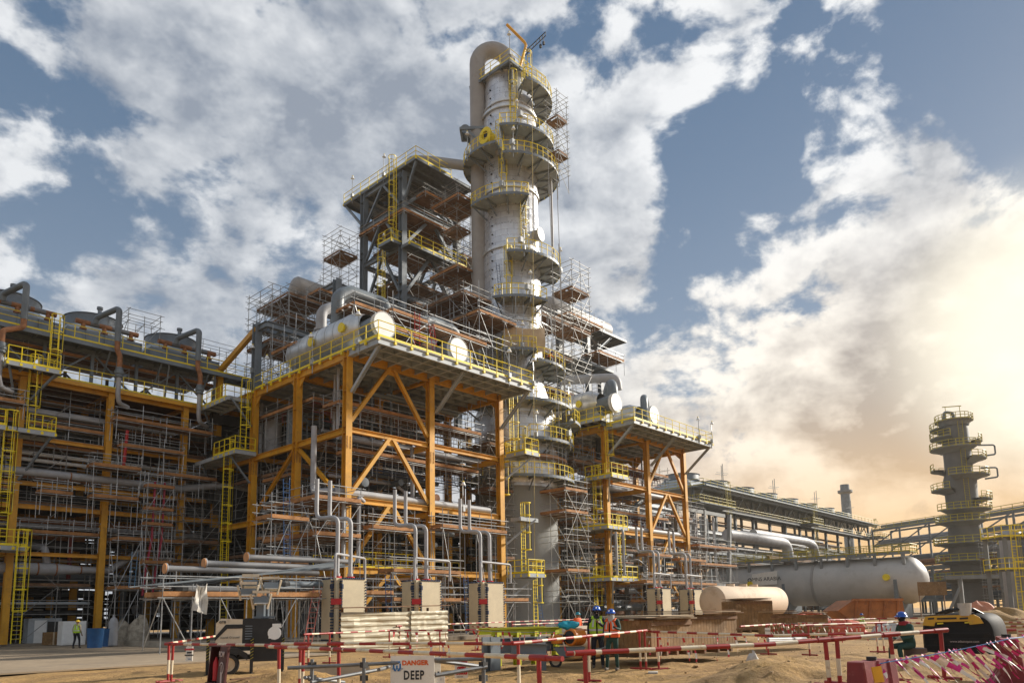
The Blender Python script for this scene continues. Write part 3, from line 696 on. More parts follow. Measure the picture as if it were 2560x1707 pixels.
pipe_thing('arched_pipe', 'dark grey arched pipe above the second silver exchanger', 'pipe', [(38.5, 46, DZ), (38.5, 46, 25.9), (39.6, 46, 26.5), (42.0, 46, 26.6), (42.8, 46, 26.2), (42.9, 46, DZ)], .5, DPIPE, 1.0, 16)
pipe_thing('elbow_pipe', 'grey elbow pipe joining the top of the corner exchanger', 'pipe', [(30.85, 48.6, 23.7), (30.85, 48.6, 25.6), (32.2, 48.6, 26.4), (36, 48.6, 26.4)], .42, PIPE, 1.0, 14, flanges=(((30.85, 48.6, 24.0), (0, 0, 1)),))
pipe_thing('elbow_pipe', 'pale grey elbow pipe on top of the exchanger beside the column', 'pipe', [ats(1545, 975, Y=45), ats(1541, 945, Y=45), ats(1512, 945, Y=46), ats(1395, 952, Y=50)], .5, PIPE, 1.2, 16)
pipe_thing('elbow_pipe', 'dark grey hooked pipe above the exchangers of the right deck', 'pipe', [(62.0, 42.8, 23.0), (62.0, 42.8, 24.6), (62.6, 43.4, 25.6), (63.4, 44.4, 25.0), (63.4, 44.4, 22.4)], .55, DPIPE, .9, 14)
pipe_thing('elbow_pipe', 'dark grey bent pipe at the far exchanger of the right deck', 'pipe', [(68.2, 43, 22.6), (68.2, 43, 24.8), (69.2, 43.6, 25.4), (70.2, 44, 24.8), (70.2, 44, 21)], .42, DPIPE, .9, 14)
# ---------------------------------------------------------------- the two horizontal drums high up
def drum(label, x0, x1, y, z, R, m, left_dome=True):
    t = thing('horizontal_drum', label, 'vessel', (x0, y, z - R), 'horizontal drums on steel'); b = MB()
    pr_ = [(0, -.45 * R), (.5 * R, -.38 * R), (.82 * R, -.2 * R), (R, 0.05), (R, (x1 - x0)), (.82 * R, (x1 - x0) + .25 * R), (.5 * R, (x1 - x0) + .42 * R), (0, (x1 - x0) + .5 * R)]
    b.lathe(pr_, (x0, y, z), (1, 0, 0), 36); b.build('shell', m, t, True)
    for f in (.2, .75):
        b = MB(); b.box((x0 + (x1 - x0) * f, y, z - R * .9), (.35, R * 1.7, R * .7)); b.build('saddle', GSTEEL, t)
    return t
drum('grey drum sticking out to the left above the grey portal frame', 36.4, 43.6, 62.0, 33.75, 1.05, DRUM)
drum('tan grey drum on the steel frame to the right of the tall column', 70.0, 82.6, 58.0, 40.75, 1.35, DRUM)
rs = thing('steel_tower', 'grey steel frame under the drum to the right of the column', 'steel tower', (76, 58, DZ))
for x, y in ((75.4, 55.8), (82.0, 58.6), (69.5, 55.8), (69.5, 61)):
    b = MB(); icol(b, x, y, DZ, 38.3, .62, (37.4, 33.9, 30.1)); b.build('column', GSTEEL, rs)
for zz in (38.5, 33.5, 29.3, 25):
    beam('beam', GSTEEL, (69.5, 55.8, zz), (75.2, 55.8, zz), .3, .5, rs); beam('beam', GSTEEL, (75.5, 56, zz), (82, 58.5, zz), .3, .5, rs); beam('beam', GSTEEL, (69.5, 56, zz), (69.5, 61, zz), .3, .5, rs)
plat(rs, 68.8, 84.0, 55.4, 60.4, 39.25, [[(68.8, 60.2), (80, 60.2)]])
beam('strut', GSTEEL, (75.5, 55.8, 34.5), (80.6, 55.6, 38.8), .26, .28, rs)
plat(rs, 69.0, 80.0, 55.0, 60.0, 33.8, [])
# ---------------------------------------------------------------- bolted cream plate exchangers at the foot of the modules
HX = 24.15; HY = 36.0
def plate_exchanger(x, y, z0=.38, z1=3.9, wx=2.05, wy=1.35):
    t = thing('plate_exchanger', 'cream box exchanger', 'heat exchanger', (x, y, z0), 'cream plate exchangers'); h = z1 - z0; zc = (z0 + z1) / 2
    b = MB()
    for px_, py_ in ((x, y), (x + wx, y), (x, y + wy), (x + wx, y + wy)): b.box((px_ + (.09 if px_ == x else -.09), py_ + (.09 if py_ == y else -.09), zc), (.2, .2, h))
    b.box((x + wx / 2, y + wy / 2, z1 - .1), (wx - .02, wy - .02, .2)); b.box((x + wx / 2, y + wy / 2, z0 + .08), (wx - .02, wy - .02, .2)); b.build('frame', CREAM, t)
    # front panel (towards -Y) and side panel (towards -X), each in its bolted rim
    for nm, c, sx, sy in (('front_panel', (x + wx / 2 + .05, y - .10, zc), wx - .50, .16), ('side_panel', (x - .10, y + wy / 2 + .05, zc), .16, wy - .42)):
        b = MB(); b.box(c, (sx, sy, h - .12)); p = b.build(nm, CREAM, t)
        g = MB(); nb = 20
        for k in range(nb):
            zz = z0 + .12 + (h - .24) * (k + .5) / nb
            for s in (-1, 1):
                if sx > sy: g.box((c[0] + s * (sx / 2 + .05), c[1] - .02, zz), (.075, .19, .085))
                else: g.box((c[0] - .02, c[1] + s * (sy / 2 + .05), zz), (.19, .075, .085))
        m = int((sx if sx > sy else sy) / .14)
        for k in range(m):
            q = (k + .5) / m - .5
            for zz in (z1 - .03, z0 + .03):
                if sx > sy: g.box((c[0] + q * sx, c[1] - .02, zz), (.08, .2, .1))
                else: g.box((c[0] - .02, c[1] + q * sy, zz), (.2, .08, .1))
        for zz in (z0 + .3, zc - .3, z1 - .5):
            if sx > sy: g.box((c[0] - sx / 2 - .02, c[1] - .04, zz), (.1, .19, .26))
            else: g.box((c[0] - .04, c[1] - sy / 2 - .02, zz), (.19, .1, .26))
        g.build('bolt_row', NAVYB, p)
    b = MB(); b.bar((x - .24, y + .14, zc + .42), (x + .16, y - .26, zc + .42), .03, .34); b.build('lifting_plate', REDP, t)
    for xx in (x + .55, x + 1.45):
        b = MB(); b.cyl((xx, y + wy * .55, z1 - .02), (xx, y + wy * .55, z1 + .12), .26, 12); b.build('nozzle_flange', REDP, t, True)
    return t
hx = plate_exchanger(HX, HY); HXL = ['cream plate exchanger with navy bolts, leftmost, beside the red ladder', 'cream plate exchanger with navy bolts, behind the right half of the sheet metal fence', 'cream plate exchanger with navy bolts, in front of the tall column skirt',
       'cream plate exchanger right of the two men, at the foot of the right module', 'cream plate exchanger half hidden behind the dusty cream tank']
hx['label'] = HXL[0]; hx.name = 'plate_exchanger'
for k, (dx, dy) in enumerate(((5.85, 0), (11.7, 0), (36.6, 1.6), (42.6, 1.6))): dup(hx, (HX + dx, HY + dy, .38), HXL[k + 1])
# pipes that drop into the exchangers
def dropper(x, y, label, ztop=7.5, back=1.5, zb=4.0, s=-.5):
    return pipe_thing('dropper_pipe', label, 'pipe', [(x, y, zb), (x, y, ztop), (x + s, y + back, ztop), (x + s, y + back, 9.9)], .125, PIPE, .45, 12, 'pipes dropping into the plate exchangers', flanges=(((x, y, zb + .12), (0, 0, 1)),))
names = ['leftmost', 'second', 'third', 'fourth', 'fifth', 'sixth']
for k in range(3):
    for q in (0, 1): dropper(HX + k * 5.85 + .55 + .9 * q, HY + .75, f'grey dropper pipe with a top elbow, {names[k * 2 + q]} of those into the left exchangers')
for k in range(2):
    for q in (0, 1): dropper(HX + 36.6 + k * 6.0 + .55 + .9 * q, HY + 2.35, f'grey dropper pipe with a top elbow, {names[k * 2 + q]} of those at the right module')
for k in range(3):
    x = HX + k * 5.85; pipe_thing('drain_pipe', f'thin grey hooped pipe over the {("left", "middle", "right")[k]} cream exchanger', 'pipe', [(x + .1, HY + .3, 3.9), (x + .1, HY + .3, 5.3), (x + 3.1, HY + .3, 5.2), (x + 3.1, HY + .3, 3.9)] if k else [(x + .1, HY + .3, 3.9), (x + .1, HY + .3, 5.3), (x + 2.9, HY + 1.3, 5.2), (x + 2.9, HY + 1.3, 3.6)], .075, PIPE, .2, 8, 'hooped drain pipes')
for k in range(2): 
    x = HX + 36.6 + 6 * k; pipe_thing('drain_pipe', f'thin grey hooped pipe over the {("nearer", "farther")[k]} cream exchanger of the right module', 'pipe', [(x - .3, HY + 1.9, 3.9), (x - .3, HY + 1.9, 5.3), (x + 2.7, HY + 1.9, 5.2), (x + 2.7, HY + 1.9, 3.9)], .075, PIPE, .2, 8, 'hooped drain pipes')
def module_fill(M, X0, seed, full=True):
    """pipes, floors and vessels inside a module: they belong to its frame"""
    r_ = random.Random(seed)
    def run(pts, r, m, nm='pipe', n=8): b = MB(); b.path(pts, r, n); b.build(nm, m, M, True)
    run([(X0 + 1.5, 46, 15.05), (X0 + 17.5, 46, 15.05)], .28, PIPE, n=12); run([(X0 - .8, 42.95, 10.25), (X0 + 14.3, 42.95, 10.25)], .26, PIPE, n=12)
    run([(X0 - .8, 42.95, 10.25), (X0 - 1.4, 43.6, 10.25), (X0 - 1.4, 44.6, 10.25), (X0 - 1.4, 44.6, 15)], .2, PIPE, n=12)
    run([(X0 - 1.6, 40.6, 5.2), (X0 - 1.6, 40.6, 9.3)], .13, PIPE, n=10); run([(X0 - .4, 40.6, 5.2), (X0 - .4, 40.6, 9.6), (X0 + 1, 42, 9.6)], .13, PIPE, n=10)
    for z in (5.0, 10.0, 15.0):
        b = MB(); y0 = 47.2 if z > 6 else 50
        b.box((X0 + 7.8, (y0 + 62.2) / 2, z + .08), (14.6, 62.2 - y0, .06)); b.build('floor', GRATE, M)
    for k in range(58 if full else 40):
        z = r_.choice((2.2, 3.4, 6.3, 7.4, 8.2, 11.4, 12.2, 13.1, 16.2, 17.3, 18.6)); rr = r_.choice((.08, .1, .14, .2, .28, .36)); m = r_.choice((PIPE, DPIPE, DPIPE, DARKM, RUST, DPIPE))  # pipe colours weighted dark, interior shade put into the paint
        if r_.random() < .55:
            y = r_.uniform(44.2, 61); a = X0 + r_.uniform(.6, 6); run([(a, y, z), (a + r_.uniform(5, 9), y, z), (a + r_.uniform(9, 9.5), y, z + r_.choice((-1.5, 1.5)))] if r_.random() < .4 else [(a, y, z), (a + r_.uniform(7, 9.4), y, z)], rr, m)
        else:
            x = X0 + r_.uniform(.7, 14.8); y = r_.uniform(44, 50); run([(x, y, z), (x, y + r_.uniform(5, 11), z)], rr, m)
    for k in range(34 if full else 22):
        x = X0 + r_.uniform(.8, 14.8); y = r_.uniform(44.2, 60); z0 = r_.choice((.4, 5, 10, 15)); run([(x, y, z0), (x, y, z0 + 4.9)], r_.choice((.07, .1, .16, .22)), r_.choice((PIPE, DPIPE, DPIPE, DARKM)))
    for k in range(12):
        x = X0 + r_.uniform(1.5, 13); y = r_.uniform(51, 60); z0 = r_.choice((.3, 5.2, 10.2, 15.2)); h = r_.uniform(1.5, 3.6); b = MB()
        b.cyl((x, y, z0), (x, y, z0 + h), r_.uniform(.5, 1.1), 14); b.build('drum', r_.choice((DPIPE, PIPE, DARKM)), M, True)
    b = MB()   # cable ladders and panels at the back, added to darken the inside
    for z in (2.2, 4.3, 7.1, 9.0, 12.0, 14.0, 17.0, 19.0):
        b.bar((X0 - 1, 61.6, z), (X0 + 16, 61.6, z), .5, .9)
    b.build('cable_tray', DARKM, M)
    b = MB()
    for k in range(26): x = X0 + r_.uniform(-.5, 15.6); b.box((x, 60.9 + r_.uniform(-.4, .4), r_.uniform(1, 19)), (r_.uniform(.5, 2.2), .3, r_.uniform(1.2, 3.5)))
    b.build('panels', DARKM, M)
module_fill(M1, 29.3, 5); module_fill(M2, 60.0, 9, False)
for z_, X0, M in ((10.35, 29.3, M1),):
    handrail(M, [(X0 + .5, 47.4, 5.1), (X0 + 15, 47.4, 5.1)], step=1.6); handrail(M, [(X0 + 1.4, YC + .4, 5.1), (X0 + 7.2, YC + .4, 5.1)], step=1.4)
# ---------------------------------------------------------------- left pipe rack with its air coolers
rk = thing('pipe_rack', 'long orange and grey pipe rack under the air coolers on the left', 'pipe rack', (18, 66, .2))
RX = [2.4, 8.4, 14.4, 20.45, 26.4]; RYS = [62.4, 68.4, 74.4, 80.4]; RZ = 20.0
for j, y in enumerate(RYS):
    for x in RX:
        b = MB(); icol(b, x, y, .2, RZ - .1, .46, (19.4, 14.9, 10.2, 6.9) if j == 0 else ()); b.build('column', ORANGE, rk)
for y in RYS:
    for z, d in ((RZ - .35, .5), (11.8, .32), (10.1, .34), (6.65, .28), (15.2, .3)):
        for a, e in zip(RX[:-1], RX[1:]): beam('beam', ORANGE, (a + .24, y, z), (e - .24, y, z), .26, d, rk)
        beam('beam', ORANGE, (RX[-1] + .24, y, z), (29.1, y, z), .26, d, rk)
for x in RX + [29.3]:
    for z in (RZ - .35, 15.2, 10.1, 6.65):
        for a, e in zip(RYS[:-1], RYS[1:]): beam('beam', ORANGE, (x, a + .24, z), (x, e - .24, z), .24, .34, rk)
# grey upper storey and walkways
for y in (63.2, 70, 80.0):
    for k in range(9): x = 2.4 + 3.36 * k; beam('post', GSTEEL, (x, y, RZ), (x, y, 23.1), .22, .22, rk, up=(0, 1, 0))
    for k in range(8):
        x = 2.4 + 3.36 * k
        if k % 2 == 0: bar('brace', GSTEEL, (x, y, RZ), (x + 3.3, y, 22.9), .14, .14, rk)
        else: bar('brace', GSTEEL, (x + 3.3, y, RZ), (x, y, 22.9), .14, .14, rk)
for k in range(7): x = 4 + 4 * k; bar('brace', GSTEEL, (x, 63.1, 21.3), (x, 61.7, 23.0), .12, .12, rk); bar('brace', GSTEEL, (x + .9, 63.1, 20.2), (x + .6, 61.7, 23.0), .12, .12, rk)
plat(rk, 0, 33, 61.55, 63.3, 23.25, [[(0, 61.6), (33, 61.6)]], step=1.7)
plat(rk, 0, 28.9, 61.9, 63.4, RZ + .03, [[(14.8, 62.0), (27.6, 62.0)]], m=ORANGE, step=1.65)
for z, m in ((RZ - .08, PLANKD), (15.5, GRATE), (10.4, GRATE), (17.0, PLANKD)):
    b = MB(); b.box((15, 71.6, z), (30, 17.4, .07)); b.build('floor', m, rk)
r_ = random.Random(3)
def run(P, pts, r, m, nm='pipe', n=10, bend=None): b = MB(); b.path(pts, r, n, bend); return b.build(nm, m, P, True)
run(rk, [(-6, 61.9, 12.58), (21, 61.9, 12.58), (26.3, 61.9, 12.58), (28.6, 61.2, 13.0), (33, 60.4, 13.0)], .29, PIPE, n=16)
for x in (17.8, 24.5): b = MB(); b.lathe([(.295, -.05), (.31, -.05), (.31, .05), (.295, .05)], (x, 61.9, 12.58), (1, 0, 0), 16); b.build('weld_band', RUST, rk)
b = MB(); b.lathe([(.45, -24), (.45, 1.0), (.45, 2.0), (.27, 3.9), (.27, 4.6)], (15.4, 62.9, 5.62), (1, 0, 0), 20); b.build('pipe', PIPE, rk, True)
run(rk, [(20.0, 62.9, 5.62), (21.2, 62.9, 5.62), (22.6, 62.9, 6.6), (23.5, 62.9, 7.2)], .27, PIPE, n=14, bend=.6); run(rk, [(17.0, 63.0, 5.7), (16.8, 63.2, 7.2), (16.0, 65.5, 7.6)], .26, PIPE, n=14, bend=.5)
for x in (16.3, 17.5, 19.2): b = MB(); R = .455 if x < 18 else .30; b.lathe([(R, -.05), (R + .02, -.05), (R + .02, .05), (R, .05)], (x, 62.9, 5.62), (1, 0, 0), 20); b.build('weld_band', RUST, rk)
run(rk, [(13.5, 63.5, 17.55), (21, 63.5, 17.55), (26, 63.5, 17.55)], .27, PIPE, n=14)
for z, y in ((14.38, 64), (13.95, 64.3)): run(rk, [(2, y, z), (20.3, y, z), (29, y, z)], .16, WHITE, 'insulated_pipe', 10)
run(rk, [(2, 64, 8.9), (29, 64, 8.9)], .2, PIPE, n=12); run(rk, [(2, 63.6, 3.1), (20.2, 63.6, 3.1)], .12, LSTEEL)
for k in range(120):
    z = r_.choice((1.6, 2.4, 4.2, 5.2, 7.6, 8.3, 9.3, 11.2, 12.9, 13.6, 14.6, 16, 16.6, 18, 18.6, 19.2)); y = r_.uniform(64.5, 80); a = r_.uniform(0, 12)
    run(rk, [(a, y, z), (a + r_.uniform(8, 18), y, z)], r_.choice((.08, .12, .16, .22, .3, .4)), r_.choice((PIPE, DPIPE, DARKM, RUST, DARKM, DPIPE)), n=7)  # darker pipe paints stand in for shade inside the rack
for k in range(40):
    x = r_.uniform(1, 29); y = r_.uniform(64, 78); z = r_.choice((.2, 5, 10.4, 15.5)); run(rk, [(x, y, z), (x, y, z + 4.6)], r_.choice((.07, .1, .16, .24)), r_.choice((DARKM, DPIPE, DPIPE, MAROON)), n=7)
# dense lattice of trays, pipes and scaffolds added behind the rack to darken it: bits of daylight show between
fb = thing('cable_racks', 'added dark bank of cable racks and scaffolds closing the far side of the left pipe rack', 'cable rack', (14, 86, .2))
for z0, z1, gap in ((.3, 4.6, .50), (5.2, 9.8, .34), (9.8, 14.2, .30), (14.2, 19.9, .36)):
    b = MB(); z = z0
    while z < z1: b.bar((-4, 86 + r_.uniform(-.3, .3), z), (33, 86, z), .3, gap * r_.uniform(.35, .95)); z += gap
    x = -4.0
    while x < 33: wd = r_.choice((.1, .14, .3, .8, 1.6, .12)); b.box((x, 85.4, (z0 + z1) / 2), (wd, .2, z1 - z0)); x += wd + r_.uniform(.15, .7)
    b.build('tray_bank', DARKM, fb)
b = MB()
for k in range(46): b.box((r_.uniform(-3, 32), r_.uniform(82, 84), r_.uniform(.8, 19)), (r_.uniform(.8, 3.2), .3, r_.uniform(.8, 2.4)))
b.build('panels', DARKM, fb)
def cooler(x0, x1, label):
    t = thing('air_cooler', label, 'air cooler', ((x0 + x1) / 2, 66, 23.3), 'air coolers on the left rack'); xc = (x0 + x1) / 2; y0, y1 = 63.35, 70.2
    b = MB(); b.box((xc, (y0 + y1) / 2, 24.05), (x1 - x0, y1 - y0, 1.45)); 
    for k in range(5): b.box((x0 + (x1 - x0) * k / 4, y0 - .04, 24.05), (.12, .1, 1.4))
    b.build('tube_bundle', GSTEEL, t)
    b = MB(); y2 = y0 + .5; R = 2.15; m = 24; top = []; base = []; yc = 66.6
    for k in range(m):
        a = 2 * pi * k / m; top.append((xc + R * cos(a), yc + R * sin(a), 25.9)); s = max(abs(cos(a)) / ((x1 - x0) / 2 - .1), abs(sin(a)) / (yc - y2)); base.append((xc + cos(a) / s, yc + sin(a) / s, 24.8))
    b.add(base + top, [(k, (k + 1) % m, m + (k + 1) % m, m + k) for k in range(m)]); b.build('plenum', LSTEEL, t)
    b = MB(); b.lathe([(R, 25.9), (R - .05, 26.2), (R + .02, 26.75), (R + .12, 26.8), (R + .02, 26.86), (R - .1, 26.8), (R - .1, 25.9)], (xc, yc, 0), n=36); b.build('fan_ring', GSTEEL, t, True)
    b = MB(); b.cyl((xc, yc, 26.0), (xc, yc, 26.5), .35, 12)
    for k in range(6): a = pi * k / 3; b.bar((xc, yc, 26.3), (xc + 1.95 * cos(a), yc + 1.95 * sin(a), 26.36), .3, .04)
    b.build('fan', DPIPE, t); b = MB(); b.cyl((xc - .2, yc - R, 26.7), (xc - .2, yc - R, 27.25), .16, 10); b.cyl((xc - .2, yc - R, 27.2), (xc - .2, yc - R, 27.4), .24, 10); b.build('lamp', GSTEEL, t, True)
    b = MB(); b.path([(x0 + .6, 63.5, 25.45), (x1 - .25, 63.5, 25.45)], .2, 10)
    for f in (.12, .45, .88): x = x0 + .6 + (x1 - x0 - .85) * f; b.cyl((x, 63.5, 24.8), (x, 63.5, 25.4), .17, 10); b.cyl((x, 63.5, 24.82), (x, 63.5, 24.95), .27, 10)
    h = b.build('header_pipe', RUST, t, True)
    b = MB()
    for a, e in ((.22, .36), (.56, .62), (.68, .84)): b.cyl((x0 + .6 + (x1 - x0 - .85) * a, 63.5, 25.45), (x0 + .6 + (x1 - x0 - .85) * e, 63.5, 25.45), .206, 10)
    b.build('painted_length', DPIPE, h, True)
    return t
cooler(5.0, 10.8, 'grey air cooler with a round fan ring, leftmost on the rack'); cooler(11.2, 16.8, 'grey air cooler with a round fan ring behind the caged yellow ladder'); cooler(17.3, 22.9, 'grey air cooler with a round fan ring in the middle of the left rack'); cooler(23.7, 29.6, 'grey air cooler with a round fan ring next to the sloping orange beam')
def riser(x, label, low=18.3, dx=.0):
    t = thing('riser_pipe', label, 'pipe', (x, 61, low), 'riser pipes of the air coolers'); b = MB()
    b.path([(x - .9, 63.4, 25.5), (x - .9, 63.3, 26.0), (x - .1, 61.2, 26.35), (x, 61.0, 26.2), (x, 61.0, 23.6)], .23, 12, .5); b.build('hooked_top', DPIPE, t, True)
    b = MB(); b.path([(x, 61, 23.6), (x, 61, 23.0), (x + .25 + dx, 61, 22.4), (x + .25 + dx, 61, 21.5)], .2, 12, .35); b.build('offset_bend', RUST, t, True)
    q = x + .25 + dx; b = MB(); b.lathe([(.2, 20.7), (.3, 20.75), (.3, 20.95), (.36, 21.0), (.36, 21.25), (.28, 21.3), (.28, 21.5), (.2, 21.55)], (q, 61, 0), n=14); b.build('valve', DPIPE, t, True)
    b = MB(); b.path([(q, 61, 20.8), (q, 61, low + .6), (q + .2, 61.2, low), (q + 1.0, 61.6, low - .1)], .18, 12, .4); b.build('lower_pipe', PIPE, t, True)
    return t
riser(13.85, 'hooked riser pipe at the leftmost caged ladder', dx=-1.5); riser(20.25, 'hooked riser pipe in the middle of the left rack', 18.7); riser(26.7, 'hooked riser pipe beside the small yellow platform of the module')
# ladder towers fixed to the rack and to the modules
def landing(parent, X0, X1, Y0, Y1, z, pts, step=.9): return plat(parent, X0, X1, Y0, Y1, z, [pts], m=LSTEEL, step=step, joist=1.0)
lt = thing('ladder_tower', 'yellow caged ladders and landings on the left pipe rack', 'ladder', (14, 61, .2))
landing(lt, 12.9, 16.2, 60.3, 62.1, 20.15, [(12.9, 62), (12.9, 60.3), (16.2, 60.3), (16.2, 61.9)]); landing(lt, 12.0, 16.1, 60.0, 62.1, 15.35, [(14.4, 60.0), (16.1, 60.0), (16.1, 62.0)]); handrail(lt, [(12.0, 60.0, 15.35), (13.1, 60.0, 15.35)], step=.8)
landing(lt, 11.5, 14.85, 60.0, 62.1, 7.0, [(11.5, 60.0), (14.85, 60.0), (14.85, 61)])
for p, q in (((13.0, 60.4, 20), (13.9, 62.1, 17.8)), ((16.1, 60.4, 20), (14.5, 62.1, 17.4)), ((12.1, 60.1, 15.2), (13.9, 62.1, 12.6)), ((16.0, 60.1, 15.2), (14.5, 62.1, 11.9))): bar('strut', GSTEEL, p, q, .14, .14, lt)
ladder(lt, 15.9, 60.9, 20.15, 23.3, -pi / 2, cage=21.6); ladder(lt, 14.9, 61.6, 15.35, 20.1, -pi / 2, cage=17.3); ladder(lt, 13.4, 60.5, 7.0, 15.4, -pi / 2, cage=9.2, w_=.6); ladder(lt, 14.5, 59.7, .3, 7.0, -pi / 2, cage=2.5, w_=.55)
l2 = thing('ladder_tower', 'yellow caged ladders and landings at the left edge of the left module', 'ladder', (28, 56, .2))
for z in (19.7, 15.0): landing(l2, 27.3, 29.0, 54.9 if z < 16 else 56.4, 62.0, z, [(27.3, 62), (27.3, 55.9 if z < 16 else 57), (28.6, 55.9 if z < 16 else 57)] if z > 16 else [(27.3, 58.6), (27.3, 55), (29, 55)])
for z in (19.5, 14.8): bar('strut', GSTEEL, (27.4, 56.2, z), (29.1, 55.9, z - 2.2), .14, .14, l2); bar('strut', GSTEEL, (27.4, 61, z), (29.1, 62.2, z - 2.6), .14, .14, l2)
ladder(l2, 28.1, 55.3, 15.0, 19.8, -pi / 2, cage=17.0); ladder(l2, 27.6, 56.9, 5.6, 15.0, -pi / 2, cage=7.8); ladder(l2, 27.9, 57.2, .4, 7, -pi / 2)
l3 = thing('ladder_tower', 'yellow caged ladders and landings between the left module and the column skirt', 'ladder', (45.6, 42, .2))
landing(l3, 45.2, 46.9, 40.2, 42.6, 15.2, [(45.2, 42.4), (45.2, 40.2), (46.9, 40.2), (46.9, 42)]); landing(l3, 45.2, 47.4, 40.9, 41.9, 9.7, []); landing(l3, 45.2, 47.2, 40.1, 42.6, 5.0, [(45.2, 42.4), (45.2, 40.1), (47.2, 40.1), (47.2, 42.2)])
ladder(l3, 46.1, 42.5, 15.2, 20.2, -pi / 2, cage=16.6); ladder(l3, 46.2, 41.5, 5.0, 9.9, -pi / 2, cage=7.0); ladder(l3, 47.6, 41.5, .3, 5.0, -pi / 2, cage=2.6); ladder(l3, 45.6, 43.3, 9.7, 15.2, -pi / 2, cage=11.8)
for z in (15.0, 9.5, 4.8): bar('strut', LSTEEL, (46.6, 40.4, z), (45.0, 42.3, z - 2.0), .14, .14, l3)
l4 = thing('ladder_tower', 'yellow caged ladders and landings at the near corner of the right module', 'ladder', (60, 42, .2))
landing(l4, 58.6, 61.2, 42.0, 45.6, 20.9, [(58.6, 45.5), (58.6, 42.0), (59.4, 42.0)]); landing(l4, 58.4, 61.2, 40.8, 44.4, 15.0, [(58.4, 44), (58.4, 40.8), (61.2, 40.8), (61.2, 42)]); landing(l4, 57.6, 60.9, 40.9, 45.6, 9.95, [(57.6, 45), (57.6, 40.9), (60.9, 40.9)]); landing(l4, 57.6, 62.2, 40.8, 45.2, 5.0, [(57.6, 45), (57.6, 40.8), (62.2, 40.8), (62.2, 42)])
ladder(l4, 59.9, 42.3, 15.0, 21, -pi / 2, cage=17.2); ladder(l4, 58.8, 43.2, 9.95, 15, -pi / 2, cage=11.8); ladder(l4, 60.3, 41.6, 5.0, 10, -pi / 2, cage=7.3); ladder(l4, 59.0, 43.6, .4, 5.0, -pi / 2, cage=2.4)
for z in (14.8, 9.75, 4.8): bar('strut', LSTEEL, (58.6, 41.2, z), (60.0, 42.4, z - 2.2), .14, .14, l4)
# ---------------------------------------------------------------- tube scaffolds
def truss(parent, p0, p1, h=.75, m=None, w_=None):
    m = m or MAROON; p0, p1 = V(p0), V(p1); b = MB(); Z = V((0, 0, h)); L = (p1 - p0).length; k = max(2, int(L / .6))
    b.cyl(p0, p1, .035, 5); b.cyl(p0 + Z, p1 + Z, .035, 5)
    for j in range(k + 1): q = p0.lerp(p1, j / k); b.cyl(q, q + Z, .025, 4)
    return b.build('lattice_girder', m, parent)
G1 = 'scaffolds hung in the left module'; G2 = 'scaffolds in the right module'; G3 = 'scaffolds in the left pipe rack'; G4 = 'scaffolds round the tall column'; G5 = 'scaffolds at the foot of the left module'
def hung(label, x0, y0, x1, y1, z, group, hang=1.6, m=None, bay=1.9, h=1.1, tr=True, toe=None, org=None):
    """a scaffold lift hung from the steel above: posts reach down past the boards"""
    s = scaffold(label, x0, y0, x1, y1, z - hang, [z], top=h, bay=bay, m=m or GALV, brace=False, group=group, toe=toe)
    if tr:
        for q in range(3):
            y = y0 + (y1 - y0) * q / 2; truss(s, (x0, y, z - .85), (x1, y, z - .85), .7, rnd.choice((MAROON, NAVY, DGALV, DGALV)))
    return s
hung('boarded scaffold with maroon girders just under the left deck, behind the chevron brace', 29.9, 44.5, 44.3, 46.6, 17.0, G1)
hung('boarded scaffold with maroon girders between the two upper cross beams of the left module', 31.0, 44.5, 43.9, 46.4, 13.6, G1)
hung('boarded scaffold along the left side of the left module below the deck', 29.9, 48.0, 31.6, 56.8, 18.0, G1, 2.6)
hung('boarded scaffold low on the left side of the left module', 29.8, 48.0, 31.4, 57.2, 7.9, G1, 2.0, tr=False)
hung('boarded scaffold at the second left column of the left module', 30.0, 51.0, 31.4, 55.4, 12.6, G1, 2.0, tr=False)
scaffold('scaffold wrapped round the dropper pipes at the corner column, upper lift', 25.3, 40.0, 28.6, 46.5, .4, [6.7, 9.0], top=1.4, group=G5, bay=1.7)
scaffold('narrow scaffold with a ladder on the left of the corner column', 22.6, 40.6, 25.1, 42.4, .4, [4.9, 7.6], top=1.2, group=G5, bay=1.3)
scaffold('scaffold in front of the A shaped brace of the left module', 30.5, 41.2, 34.2, 42.2, 4.95, [7.6], top=1.2, group=G5, bay=1.8, brace=False)
scaffold('scaffold between the middle and right columns of the left module', 36.6, 40.9, 43.5, 42.2, .4, [8.1], top=1.2, group=G5, bay=1.75)
scaffold('long low scaffold carrying the capped dark pipes at the left', 14.8, 36.6, 23.4, 38.6, .2, [2.75], top=1.0, group=G5, bay=1.45)
scaffold('low scaffold behind the red ladder and the leftmost cream exchanger', 24.0, 38.6, 30.2, 40.4, .4, [3.0], top=1.1, group=G5, bay=1.6)
scaffold('low scaffold behind the middle cream exchanger', 30.4, 38.8, 36.4, 40.4, .4, [2.6, 4.5], top=.8, group=G5, bay=1.7)
scaffold('low scaffold behind the right cream exchanger at the skirt', 37.0, 38.8, 43.6, 40.2, .4, [2.6], top=1.4, group=G5, bay=1.7)
